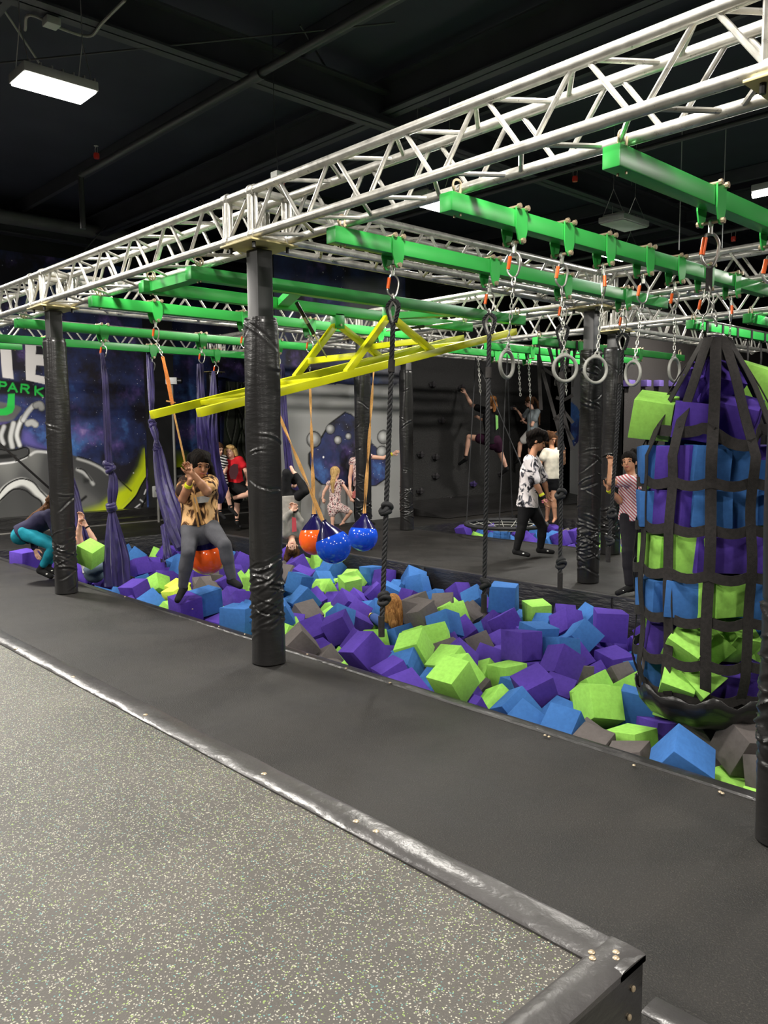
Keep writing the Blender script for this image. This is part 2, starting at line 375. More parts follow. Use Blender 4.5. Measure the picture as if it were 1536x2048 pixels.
# riser faces of the raised walkway
mb = MB(); mb.box(-.955, -.934, -3, 1.75, -.14, .232); struct('baseboard_right', mb, 'black_vinyl', smooth=False)
mb = MB(); mb.box(-12, -.955, 1.73, 1.75, -.05, .232); struct('baseboard_front', mb, 'black_vinyl', smooth=False)
def screws(name, pts, r, up=(0, 0, 1), grp=None):
    mb = MB(); R = Vector((0, 0, 1)).rotation_difference(Vector(up)).to_matrix()
    for p in pts: mb.lathe([(r, -.002), (r, .001), (r*.7, .0035), (r*.3, .004)], 12, R, p)
    return struct(name, mb, 'bolt')
screws('trim_8', [tuple(on_z(*q, .258))[:2]+(.259,) for q in ((32, 1298), (146, 1354), (291, 1430), (528, 1548), (712, 1643), (752, 1663))], .011)
screws('trim_9', [tuple(on_z(*q, .258))[:2]+(.259,) for q in ((1183, 1905), (1185, 1917), (1232, 1905), (1232, 1917))], .009)
screws('trim_10', [tuple(on_x(*q, -.931)) for q in ((1267, 1978), (1259, 2035))], .008, (1, 0, 0))
screws('trim_11', [tuple(on_z(*q, .012))[:2]+(.011,) for q in ((1090, 1470), (1098, 1473), (1268, 1530), (1445, 1586), (615, 1308), (692, 1336), (780, 1365), (385, 1218), (438, 1253), (490, 1268), (250, 1193), (1440, 1583))], .008)

# ---- ceiling with girders
CZ = 5.35
fl('ceiling', -14.6, 4, -4, 26, CZ, CZ+.15, 'ceiling_dark')
def ibeam(axis, pos, z, a0, a1, h=.34, wd=.2):
    mb = MB()
    def b(u0, u1, z0, z1):
        if axis == 'x': mb.box(a0, a1, pos+u0, pos+u1, z0, z1)
        else: mb.box(pos+u0, pos+u1, a0, a1, z0, z1)
    b(-wd/2, wd/2, z, z+.02); b(-.008, .008, z, z+h); b(-wd/2, wd/2, z+h-.02, z+h); return mb
for k, (ax, pos) in enumerate((('y', -6.5), ('y', -13.9), ('x', 6.2), ('x', 13))):
    o = struct('trim_%d' % (20+k), ibeam(ax, pos, 4.78 if ax == 'y' else 4.9, -4 if ax == 'y' else -14.5, 24 if ax == 'y' else 4), 'girder_dark', smooth=False)
for k in range(9):     # purlins across
    y = -2.2+k*2.4
    struct('trim_%d' % (30+k), MB().box(-14.5, 4, y, y+.07, CZ-.2, CZ-.01), 'girder_dark', smooth=False)
# ---- walls
WX = -14.3
fl('wall_far', -14.6, 4, 24, 24.2, -.1, CZ, 'wall_black')
fl('wall_front', -14.6, 4, -4.2, -4, -.1, CZ, 'wall_black')
fl('wall_right', 4, 4.2, -4, 26, -.1, CZ, 'wall_black')
# painted wall: colour attribute carries the mural drawing
def proj_np(P):
    A = np.array([RT, UP, FW]); q = (P-np.array(CAM))@A.T
    return 768+F_PX*q[:, 0]/q[:, 2], 1024-F_PX*q[:, 1]/q[:, 2]
class Paint:
    def __init__(s, name, x, y0, y1, z0, z1, step):
        s.ny = int((y1-y0)/step)+1; s.nz = int((z1-z0)/step)+1
        Y, Z = np.meshgrid(np.linspace(y0, y1, s.ny), np.linspace(z0, z1, s.nz)); s.P = np.stack([np.full(Y.size, x), Y.ravel(), Z.ravel()], 1)
        s.u, s.v = proj_np(s.P); s.c = np.zeros((Y.size, 4)); s.name = name
    def put(s, m, col):
        m = np.clip(m, 0, 1)[:, None]; c = np.array(lin(col)); a0 = s.c[:, 3:4]; a = m+a0*(1-m)
        s.c[:, :3] = np.where(a > 1e-5, (c*m+s.c[:, :3]*a0*(1-m))/np.maximum(a, 1e-5), 0); s.c[:, 3:4] = a
    def line(s, pts, wd, col, soft=.8, taper=False):
        d = np.full(s.u.size, 1e9)
        for (x0, y0), (x1, y1) in zip(pts[:-1], pts[1:]):
            L = (x1-x0)**2+(y1-y0)**2+1e-9; t = np.clip(((s.u-x0)*(x1-x0)+(s.v-y0)*(y1-y0))/L, 0, 1)
            d = np.minimum(d, np.hypot(s.u-x0-t*(x1-x0), s.v-y0-t*(y1-y0)))
        s.put((wd/2-d)/soft+.5, col)
    def curve(s, pts, wd, col, soft=.8): s.line([(p.x, p.y) for p in spline([(a, b, 0) for a, b in pts], 6)], wd, col, soft)
    def poly(s, pts, col, soft=1., smooth=False, mod=None):
        if smooth: pts = [(p.x, p.y) for p in spline([(a, b, 0) for a, b in pts+pts[:1]], 6)]
        ins = np.zeros(s.u.size, bool); d = np.full(s.u.size, 1e9); n = len(pts)
        for i in range(n):
            (x0, y0), (x1, y1) = pts[i], pts[(i+1) % n]
            if y0 != y1: c = ((y0 > s.v) != (y1 > s.v)) & (s.u < (x1-x0)*(s.v-y0)/(y1-y0)+x0); ins ^= c
            L = (x1-x0)**2+(y1-y0)**2+1e-9; t = np.clip(((s.u-x0)*(x1-x0)+(s.v-y0)*(y1-y0))/L, 0, 1)
            d = np.minimum(d, np.hypot(s.u-x0-t*(x1-x0), s.v-y0-t*(y1-y0)))
        sd = np.where(ins, d, -d); m = np.clip(sd/soft+.5, 0, 1)
        s.put(m if mod is None else m*mod, col); return m
    def fbm(s, sc, seed=0):
        r = np.random.RandomState(seed); o = np.zeros(s.u.size)
        for k in range(14):
            a = r.uniform(0, 6.28); f = sc*r.uniform(.5, 2.6); ph = r.uniform(0, 6.28)
            o += np.sin(s.P[:, 1]*math.cos(a)*f+s.P[:, 2]*math.sin(a)*f+ph+1.7*np.sin(s.P[:, 1]*f*.6+ph*2))/math.sqrt(14)
        return np.clip(.5+.5*o, 0, 1)
    def build(s, oname, mat='mural_paint', parent=None):
        me = bpy.data.meshes.new(oname); me.vertices.add(len(s.P)); o0 = np.array(parent and WORLD[parent.name] or (0, 0, 0)); me.vertices.foreach_set('co', (s.P-o0).ravel())
        i = np.arange(s.ny-1); j = np.arange(s.nz-1); J, I = np.meshgrid(j, i, indexing='ij'); a = (J*s.ny+I).ravel()
        q = np.stack([a, a+1, a+1+s.ny, a+s.ny], 1); me.loops.add(q.size); me.loops.foreach_set('vertex_index', q.ravel())
        me.polygons.add(len(q)); me.polygons.foreach_set('loop_start', np.arange(len(q))*4); me.update(calc_edges=True)
        at_ = me.color_attributes.new('paint', 'FLOAT_COLOR', 'POINT'); at_.data.foreach_set('color', s.c.astype(np.float32).ravel())
        me.materials.append(M[mat]); o = bpy.data.objects.new(oname, me); COL.objects.link(o); WORLD[o.name] = Vector((0, 0, 0))
        if parent: o.parent = parent
        return o
def cp(l, s, ox, oy): return [(a/s+ox, b/s+oy) for a, b in l]
K = 4.453
def q(l): return cp(l, K, 0, 620)
mu = Paint('mural', WX, 3.6, 7.25, 0, 4.6, .013)
moonc = mu.fbm(3, 3)
# planet surface
moon = q([(-60, 1370), (60, 1360), (130, 1340), (235, 1300), (262, 1275), (245, 1215), (330, 1238), (465, 1252), (560, 1262), (690, 1308), (800, 1345), (900, 1392), (960, 1450), (1050, 1520), (1130, 1590), (1170, 1610), (1150, 1700), (1060, 1790), (960, 1835), (800, 1870), (400, 1900), (-60, 1960)])
glow = q([(1330, 1250), (1348, 1400), (1330, 1475), (1250, 1580), (1210, 1650), (1120, 1740), (1040, 1815), (960, 1850), (760, 1880), (700, 1800), (900, 1740), (1040, 1620), (1150, 1560), (1250, 1400), (1290, 1250)])
mu.poly(moon, (84, 84, 84), 2); mu.poly(moon, (138, 138, 134), 10, mod=np.clip(moonc*1.5-.45, 0, 1)*.75); mu.poly(moon, (52, 52, 52), 14, mod=np.clip(.75-moonc*1.6, 0, 1)*.8)
mu.poly(glow, (96, 112, 20), 26, mod=.9); mu.poly(glow, (206, 222, 20), 14, mod=.25+.75*np.clip((mu.u-160)/80, 0, 1))
mu.curve(q([(780, 1868), (960, 1840), (1060, 1795), (1180, 1690), (1240, 1600), (1300, 1500), (1335, 1440)]), 7, (222, 240, 30), 7)
dark = q([(1330, 1460), (1330, 1840), (1060, 1830), (1075, 1800), (1160, 1715), (1215, 1650), (1255, 1580), (1300, 1500)])
mu.poly(dark, (44, 44, 44), 2); mu.curve(q([(1060, 1815), (1160, 1715), (1215, 1650), (1255, 1570), (1318, 1465)]), 3.4, (8, 8, 8))
for a, b in (((1115, 1832), (1245, 1730)), ((1165, 1832), (1255, 1760)), ((1215, 1832), (1235, 1790)), ((1250, 1690), (1285, 1720)), ((1285, 1640), (1300, 1600))): mu.line(q([a, b]), 2.6, (215, 215, 215))
mu.curve(q([(1225, 1830), (1270, 1740), (1310, 1660), (1330, 1640)]), 4, (6, 6, 6))
# moon outline strokes
mu.curve(q([(245, 1205), (330, 1228), (465, 1252)]), 3.2, (6, 6, 6)); mu.curve(q([(690, 1302), (800, 1338), (900, 1388)]), 2.4, (10, 10, 10)); mu.line(q([(1050, 1500), (1170, 1612)]), 2.6, (5, 5, 5))
mu.curve(q([(270, 1290), (330, 1262), (465, 1272)]), 5, (216, 216, 214), 3); mu.curve(q([(690, 1325), (800, 1360), (900, 1410), (960, 1460)]), 4, (196, 196, 192), 4)
mu.curve(q([(235, 1310), (130, 1352), (0, 1370)]), 4, (225, 225, 225), 2)
mu.curve(q([(690, 1420), (760, 1460), (830, 1550)]), 6, (190, 190, 188), 4); mu.curve(q([(690, 1410), (750, 1430), (820, 1520)]), 2.4, (12, 12, 12))
# crater
mu.curve(q([(-40, 1700), (60, 1590), (180, 1530), (270, 1560), (350, 1640), (410, 1690), (425, 1730)]), 15, (212, 212, 208), 5); mu.curve(q([(-40, 1680), (60, 1560), (180, 1505), (290, 1530), (360, 1610), (430, 1680)]), 3, (8, 8, 8))
mu.poly(q([(-60, 1760), (20, 1680), (120, 1600), (220, 1605), (290, 1650), (360, 1690), (370, 1760), (320, 1830), (100, 1870), (-60, 1880)]), (60, 60, 60), 8, True, mod=.85)
mu.curve(q([(-40, 1740), (20, 1680), (120, 1598), (220, 1605), (290, 1655), (360, 1700), (372, 1760)]), 3, (8, 8, 8)); mu.curve(q([(-40, 1900), (60, 1900), (150, 1930)]), 5, (220, 220, 216), 2)
mu.curve(q([(720, 1700), (765, 1662)]), 5, (20, 20, 20), 3); mu.poly(q([(740, 1500), (790, 1500), (800, 1530), (750, 1540)]), (40, 40, 40), 6, True)
# astronaut glove shapes
mu.poly(q([(-30, 1000), (100, 985), (150, 940), (190, 880), (150, 850), (60, 830), (-30, 830)]), (96, 96, 94), 4, True)
mu.poly(q([(-30, 1030), (60, 1010), (150, 980), (190, 950), (215, 980), (200, 1080), (180, 1200), (100, 1230), (-30, 1240)]), (34, 34, 34), 2, True)
for pts, w_, c_ in (([(30, 1190), (10, 1120), (35, 1040)], 8, (190, 190, 190)), ([(110, 1220), (95, 1130), (120, 1010)], 9, (200, 200, 198)), ([(175, 1205), (150, 1120), (165, 1040), (200, 960)], 8, (214, 214, 212)), ([(205, 980), (240, 920), (290, 860), (330, 840)], 9, (200, 200, 200)), ([(250, 1010), (285, 1000), (315, 1020)], 12, (180, 180, 178)), ([(320, 850), (355, 840), (370, 870)], 12, (150, 150, 148))): mu.curve(q(pts), w_+2.5, (6, 6, 6)); mu.curve(q(pts), w_, c_, 4)
mu.poly(q([(-20, 1230), (120, 1240), (230, 1225), (255, 1290), (130, 1345), (-20, 1360)]), (70, 70, 70), 3); mu.curve(q([(-20, 1240), (110, 1250), (235, 1225), (252, 1290), (140, 1345)]), 3, (8, 8, 8))
mu.poly(q([(-20, 1290), (90, 1280), (150, 1300), (80, 1320), (-20, 1325)]), (20, 20, 20), 3, True)
mu.poly(q([(210, 1080), (270, 1090), (330, 1180), (420, 1230), (330, 1225), (240, 1200), (200, 1160)]), (96, 88, 160), 12, True, mod=.9)
# shadow-black band of lettering and the letters
mu.poly(q([(-80, 600), (100, 628), (420, 690), (430, 790), (300, 775), (130, 760), (-80, 745)]), (20, 18, 24), 6)
W_ = (222, 218, 216)
mu.poly(q([(-60, 296), (182, 303), (182, 338), (98, 335), (122, 616), (22, 602), (0, 350), (-60, 345)]), W_, 1.)
mu.poly(q([(223, 300), (440, 312), (440, 400), (285, 402), (289, 405), (289, 402)]), W_, 1.)
mu.poly(q([(223, 300), (325, 305), (320, 400), (430, 406), (430, 500), (322, 492), (315, 575), (430, 600), (440, 672), (230, 624)]), W_, 1.)
mu.poly(q([(322, 318), (440, 325), (440, 402), (318, 396)]), (26, 22, 32), 1.)
GR = (38, 188, 74)
def L_(strokes, ox, oy, sx, sy, shx, shy, wd=16):
    for st in strokes: mu.line(q([(ox+u*sx+v*shx, oy+v*sy+u*shy) for u, v in st]), wd/K, GR, .9)
L_([[(0, 1), (0, 0), (.8, 0), (1, .25), (.8, .5), (0, .5)]], 0, 640, 58, 66, -8, 8)
L_([[(0, 1), (.5, 0), (1, 1)], [(.2, .65), (.8, .65)]], 75, 650, 75, 70, 0, 8)
L_([[(0, 1), (0, 0), (.8, 0), (1, .25), (.8, .5), (0, .5)], [(.5, .5), (1, 1)]], 192, 662, 66, 68, -4, 10)
L_([[(0, 0), (0, 1)], [(1, 0), (.1, .5), (1, 1)]], 316, 682, 66, 72, -2, 14)
mu.poly(q([(72, 748), (132, 745), (130, 870), (110, 915), (60, 938), (-80, 940), (-80, 882), (30, 878), (62, 860)]), GR, 1.5)
mu.build('wall_left')['kind'] = 'structure'
# rest of left wall (coarser): beyond the black pilasters, stars and the vine panel
m2 = Paint('m2', WX, 7.25, 11.4, 0, 4.6, .02)
def g(l): return cp(l, 4.8, 280, 700)
m2.poly([(346, 640), (430, 650), (430, 1000), (346, 1010)], (0, 0, 0), 1, mod=0)
m2.poly(g([(310, 1000), (440, 1010), (500, 1100), (300, 1160)]), (170, 190, 20), 22, True, mod=.9); m2.poly(g([(300, 1080), (400, 1090), (400, 1150), (300, 1150)]), (214, 230, 30), 12, True)
m2.poly(g([(290, 1180), (330, 1140), (420, 1150), (440, 1210), (300, 1260)]), (70, 70, 70), 2, True); m2.curve(g([(290, 1200), (310, 1145), (380, 1135), (430, 1160)]), 3.5, (5, 5, 5)); m2.curve(g([(310, 1195), (350, 1215), (400, 1205)]), 3, (210, 210, 210))
m2.poly([(360, 640), (420, 640), (470, 655), (476, 700), (440, 720), (380, 700)], (92, 90, 112), 24, True, mod=m2.fbm(4, 2)*.9)
m2.poly([(452, 762), (600, 775), (620, 1030), (440, 1030)], (92, 96, 86), 2)
vr = random.Random(4)
for k in range(16):
    x = 458+k*7; pts = [(x+vr.uniform(-8, 8), 770+i*42+vr.uniform(-8, 8)) for i in range(7)]
    m2.curve(pts, 2.2, (12, 12, 12) if k % 2 else (44, 62, 36), .8); m2.curve([(a+3, b) for a, b in pts], 1.4, (168, 172, 158), .8)
for k in range(7):
    x = 458+k*9; m2.line([(x+vr.uniform(-10, 10), 1015), (x+vr.uniform(-14, 18), 960)], 1.8, (205, 205, 200))
m2.build('wall_left')['kind'] = 'structure'
fl('wall_left', -14.45, WX-.02, -4, 25, -.1, CZ, 'wall_black')
fl('wall_left', WX-.1, WX+.001, -4, 3.6, -.1, 4.6, 'wall_black')
fl('trim_40', WX-.05, -14.0, 7.29, 7.74, 0, 4.8, 'wall_black'); pass
fl('trim_42', WX-.02, -14.02, 3, 10.4, 0, .16, 'curb_vinyl'); fl('trim_43', WX-.02, -13.6, 0, 9.4, 0, .05, 'curb_vinyl')
# grey panel with the asteroid mural
GX = -10.45
m3 = Paint('m3', GX, 7.55, 10.42, 0, 4.4, .016)
m3.c[:] = (*lin((152, 152, 150)), 1)
m3.poly([(540, 560), (795, 560), (795, 690), (790, 770), (700, 770), (540, 752)], (0, 0, 0), 1)
msk = m3.v < 768; m3.c[msk, 3] = 0
m3.poly([(690, 560), (800, 560), (800, 766), (756, 766), (700, 700)], (112, 112, 116), 20, mod=.8)
def h(l): return cp(l, 2.648, 280, 560)
ast = h([(1085, 697), (1120, 710), (1200, 790), (1225, 860), (1310, 940), (1325, 1040), (1250, 1092), (1130, 1098), (960, 1085), (920, 1050), (890, 975), (890, 920), (940, 860), (1000, 760)])
pm = m3.poly(ast, (5, 5, 5), 1.2, mod=1.0)
ast2 = [(730+(a-730)*.965, 905+(b-905)*.965) for a, b in ast]
pm = m3.poly(ast2, (5, 5, 5), 1.2, mod=0); m3.c[:, 3] = np.where(pm > .5, 0, m3.c[:, 3])
for (x, y, r) in ((921, 845, 35), (1008, 790, 22), (1048, 848, 19), (1104, 828, 15), (1290, 832, 30), (1282, 912, 28), (1205, 860, 20), (1160, 900, 14)):
    (px, py), = h([(x, y)]); r = r/2.648; circ = [(px+math.cos(a)*r, py+math.sin(a)*r*1.12) for a in np.linspace(0, 6.28, 20)[:-1]]
    m3.poly([(px+(a-px)*1.16, py+(b-py)*1.16) for a, b in circ], (6, 6, 6), .9); m3.poly(circ, (110, 110, 110), .9); m3.poly([(px-r*.15+(a-px)*.6, py-r*.15+(b-py)*.6) for a, b in circ], (196, 196, 194), r*.7)
m3.build('wall_back')['kind'] = 'structure'
fl('wall_back', -13, GX-.01, 10.42, 10.55, 0, CZ, 'wall_black'); fl('wall_back', GX-.12, GX-.004, 7.55, 10.42, 0, 4.3, 'wall_black'); fl('wall_back', GX-.4, GX-.004, 7.6, 10.42, 4.3, CZ, 'wall_black')
# climbing wall and the walls right of it
fl('wall_back', -11.4, -10.95, 10.55, 15.6, 0, 3.4, 'climb_wall'); fl('wall_back', -11.4, -11.1, 10.55, 25, 3.4, CZ, 'wall_black')
mb = MB(); mb.add([(-10.95, 10.6, .22), (-10.95, 15.6, .22), (-9.6, 15.6, .01), (-9.6, 10.6, .01), (-10.95, 10.6, 0), (-10.95, 15.6, 0)], [(0, 1, 2, 3), (4, 0, 3), (1, 5, 2)]); struct('floor', mb, 'curb_vinyl', smooth=False)
m4 = Paint('m4', -10.4, 15.6, 18.0, 0, 3.4, .03); m4.c[:] = (*lin((142, 142, 142)), 1)
m4.c[:, 3] = np.where(((m4.u-1133)/32)**2+((m4.v-850)/48)**2 < 1, 0, 1); m4.build('wall_back')['kind'] = 'structure'
fl('wall_back', -8.8, -8.5, 14.6, 25, 0, CZ, 'sand_wall')
fl('wall_back', -8.8, -8.5, 14.6, 14.62, 0, 3.4, 'wall_black')

# ================================================================== LIGHTS
def high_bay(c, label, lit=True, grp='ceiling high bay lights', power=1.0, sz=(.36, .62), tilt=0):
    t = thing('high_bay_light', label, 'light', c, grp); c = Vector(c)
    mb = MB(); mb.bevbox(sz[0], sz[1], .07, .012, None, c+Vector((0, 0, .045)))
    for k in range(7): mb.box(c.x-sz[0]/2+.03, c.x+sz[0]/2-.03, c.y-sz[1]/2+.05+k*.08, c.y-sz[1]/2+.06+k*.08, c.z+.08, c.z+.11)
    obj('housing', mb, 'fixture_grey', t)
    d = MB(); d.bevbox(sz[0]-.03, sz[1]-.03, .014, .005, None, c+Vector((0, 0, .004)))
    obj('diffuser', d, 'lamp_glow' if lit else 'fixture_grey', t)
    for s in (-1, 1):
        m = MB(); top = Vector((c.x, c.y+s*sz[1]*.42, CZ-.02))
        for sx in (-1, 1): m.tube([Vector((c.x+sx*sz[0]*.42, c.y+s*sz[1]*.42, c.z+.08)), Vector((c.x, c.y+s*sz[1]*.42, c.z+.4))], .004, 5)
        m.tube([Vector((c.x, c.y+s*sz[1]*.42, c.z+.4)), top], .004, 5); obj('hanging_wire', m, 'steel', t)
    if lit:
        ld = bpy.data.lights.new('lamp', 'AREA'); ld.shape = 'RECTANGLE'; ld.size = sz[0]-.04; ld.size_y = sz[1]-.04; ld.energy = LAMP_W*power; ld.color = (1, .955, .88)
        lo = bpy.data.objects.new('lamp', ld); COL.objects.link(lo); lo.parent = t; lo.location = (0, 0, -.012)
    return t
high_bay((-6.27, 2.56, 4.12), 'bright high bay light in the dark upper left, above the long truss', sz=(.32, .55))
high_bay((-6.45, 6.9, 4.1), 'bright high bay light glowing behind the nearest truss, left of the second green beam')
high_bay((-6.5, 11.0, 4.1), 'bright high bay light seen below the middle of the ring beam')
high_bay((-6.5, 15.2, 4.1), 'small bright high bay light near the far end of the ring beam')
high_bay((-5.55, 9.45, 4.12), 'unlit grey louvred panel hanging above the green ring beam', False, 'unlit panels')
for x in (-2.0, 2.3):      # unseen fixtures added over and behind the camera to light the foreground
    for y in (-1.7, 2.5): high_bay((x, y, 4.1), 'added unseen high bay light %s, %s' % ('over the net bag side' if x < 0 else 'over the far right side', 'behind the camera' if y < 0 else 'level with the front deck'))
high_bay((2.3, 7.0, 4.1), 'added unseen high bay light past the right edge above the rear deck')  # additional lamp out of view, put in for more light
high_bay((-10.8, 2.4, 4.1), 'added unseen high bay light past the left edge level with the front truss', power=2.4); high_bay((-6.4, -1.9, 4.1), 'added unseen high bay light over the raised walkway at left')  # both added out of view; the boosted left one brightens the mural wall
high_bay((-10.8, -2, 4.1), 'added unseen high bay light past the left edge behind the raised walkway', power=2.2)  # second boosted lamp added out of view for the mural wall
high_bay((-1.2, 12.5, 4.1), 'added unseen high bay light past the right edge above the rear pit')  # another unseen lamp added for more light at the rear
t = thing('strip_light', 'long bright tube light at the right edge above the green bag beam', 'light', (-3.3, 9.0, 4.05)); mb = MB(); mb.bevbox(1.5, .12, .07, .01, None, (-3.05, 9.1, 4.12)); obj('housing', mb, 'fixture_grey', t)
obj('tube', MB().cyl((-3.8, 9.1, 4.06), (-2.3, 9.1, 4.06), .035), 'lamp_glow', t)
ld = bpy.data.lights.new('lamp', 'AREA'); ld.shape = 'RECTANGLE'; ld.size = 1.4; ld.size_y = .08; ld.energy = LAMP_W*.7; lo = bpy.data.objects.new('lamp', ld); COL.objects.link(lo); lo.parent = t; lo.location = (.25, .1, -.03)

# ================================================================== CEILING SERVICES
pp = [on_z(880, -60, 4.62), on_z(470, 175, 4.62), on_z(145, 347, 4.62)]
A = Vector((pp[2].x, pp[1].y, 4.62)); B = Vector((0, pp[1].y, 4.62))
t = thing('sprinkler_pipe', 'dark pipe crossing the ceiling from the upper left corner towards the top centre', 'pipe', A)
obj('pipe_run', MB().cyl(A, B, .036), 'pipe_dark', t); obj('drop_pipe', MB().cyl(A, A-Vector((0, 0, .62)), .034), 'pipe_dark', t)
mb = MB(); J = on_y(515, 110, A.y); J.z = 4.62; mb.cyl(J-Vector((.06, 0, 0)), J+Vector((.06, 0, 0)), .055); obj('coupling', mb, 'pipe_dark', t)
def sprinkler(p, label):
    t = thing('ceiling_sprinkler', label, 'sprinkler', p); p = Vector(p)
    obj('red_cap', MB().lathe([(.03, -.03), (.034, 0), (.03, .03), (.015, .035)], 12, None, p), 'red_plastic', t)
    mb = MB()
    for s in (-1, 1): mb.tube([p+Vector((s*.025, 0, .03)), p+Vector((s*.03, 0, .08)), p+Vector((s*.012, 0, .11))], .004, 6)
    mb.torus(p+Vector((0, 0, .11)), .022, .004, seg=12, ring=5); obj('cage', mb, 'steel', t)
Y1_ = A.y-.0
s1 = on_y(193, 312, A.y); sprinkler(s1, 'small red capped sprinkler head at the left end of the ceiling pipe')
S2_ = at(1150, 358, 9.5); S3_ = at(1467, 478, 11)
for S_, lb in ((S2_, 'middle'), (S3_, 'right')): tag(obj('sprinkler_pipe', MB().cyl((S_.x-5.5, S_.y, S_.z+.12), (3, S_.y, S_.z+.12), .03), 'pipe_dark', loc=S_), 'dark sprinkler pipe carrying the %s orange capped sprinkler' % lb, 'pipe')
sprinkler(at(1150, 358, 9.5), 'small orange sprinkler head in the dark, right of the middle, above the green ring beam')
sprinkler(at(1467, 478, 11), 'small orange sprinkler head above the right truss below the bag beam')
p = on_z(556, 352, 3.9); t = thing('exit_alarm_box', 'small white box with red base hanging on a wire above the main truss corner', 'alarm', p)
obj('box', MB().bevbox(.1, .1, .07, .01, None, p), 'white_plastic', t); obj('red_base', MB().bevbox(.09, .09, .05, .01, None, p-Vector((0, 0, .055))), 'red_plastic', t)
obj('wire', MB().tube(spline([p+Vector((0, 0, .03)), p+Vector((-.04, 0, .6)), Vector((p.x-.03, p.y, CZ))], 5), .004, 5), 'pipe_dark', t)
a = on_x(0, 432, -13.6); t = tag(obj('air_duct', MB().cyl((-13.6, -2, a.z), (-13.6, 15, a.z), .11, 20), 'duct_dark', loc=(-13.6, 0, a.z)), 'long round dark duct running high along the mural wall at left', 'duct')
def rod(name, a, b, r, label, cat='rod', mat='pipe_dark'): return tag(obj(name, MB().cyl(a, b, r, 8), mat, loc=a), label, cat)
rod('bracing_rod', on_z(-60, 132, 4.7), on_z(790, 45, 4.9), .008, 'thin pale bracing rod crossing above the bright upper left light')
rod('bracing_rod', on_z(0, 8, 5.2), on_z(88, 140, 5.0), .01, 'short pale bracing rod slanting down to the bright upper left light', mat='trim_grey')
rod('bracing_rod', at(170, 500, 13.5), at(250, 408, 13.5), .012, 'thin rod slanting in front of the duct at left')
rod('bracing_rod', on_z(600, 50, 5.2), on_z(725, 255, 5.2), .01, 'dark rod slanting down the middle of the ceiling')
for k, ps in enumerate((((50, 60), (60, 30), (130, 60), (180, 72), (205, 45), (250, 0)), )):
    pts = spline([on_z(a, b, 4.76) for a, b in ps], 6); tag(obj('cable_conduit', MB().tube(pts, .012, 8), 'trim_grey', loc=pts[0]), 'curved grey conduit on the girder above the upper left light', 'conduit')
p = on_z(103, 45, 4.74); tag(obj('junction_box', MB().bevbox(.11, .11, .06, .01, None, p), 'fixture_grey', loc=p), 'small grey junction box on the ceiling girder above the upper left light', 'box')
for k, (x, y, lab) in enumerate(((1358, 440, 'left'), (1444, 440, 'right'))):
    a = at(x, y+60, 9.8); tag(obj('hanging_cable', MB().tube([a, Vector((a.x, a.y, CZ))], .006, 6), 'fixture_grey', loc=a), 'thin grey cable hanging from the ceiling onto the right truss, %s one of two' % lab, 'cable')
# camera on a pole, outlet on a pole
p = on_x(344, 762, -12.6); t = thing('security_camera', 'small white camera on a thin pole in front of the starry mural', 'camera', (p.x, p.y, 0))
obj('pole', MB().cyl((p.x, p.y, 0), (p.x, p.y, p.z-.02), .022), 'trim_grey', t); R = Euler((0, 0, .8)).to_matrix()
obj('camera_body', MB().bevbox(.2, .12, .12, .02, R, p), 'white_plastic', t); obj('lens', MB().cyl(p+Vector((.07, .07, 0)), p+Vector((.12, .12, 0)), .045), 'dark_plastic', t)
p = on_x(316, 983, -13.0); t = thing('outlet_post', 'grey outlet box on a short pole in front of the mural, left of the silks', 'outlet', (p.x, p.y, 0))
obj('pole', MB().cyl((p.x, p.y, 0), (p.x, p.y, p.z-.05), .025), 'trim_grey', t); obj('outlet_box', MB().bevbox(.06, .2, .2, .02, None, p), 'fixture_grey', t)
mb = MB()
for s in (-.04, .04): mb.cyl(p+Vector((.03, s, .02)), p+Vector((.036, s, .02)), .025)
obj('socket', mb, 'pipe_dark', t)
# black guy strap at left
a = on_x(0, 888, -11.6); b = on_x(108, 985, -11.6)
tag(obj('guy_strap', MB().strap([a+(a-b)*.6, b], .03, .006, (1, 0, 0)), 'webbing_black', loc=a), 'thin black strap slanting down in front of the grey moon painting at far left', 'strap')

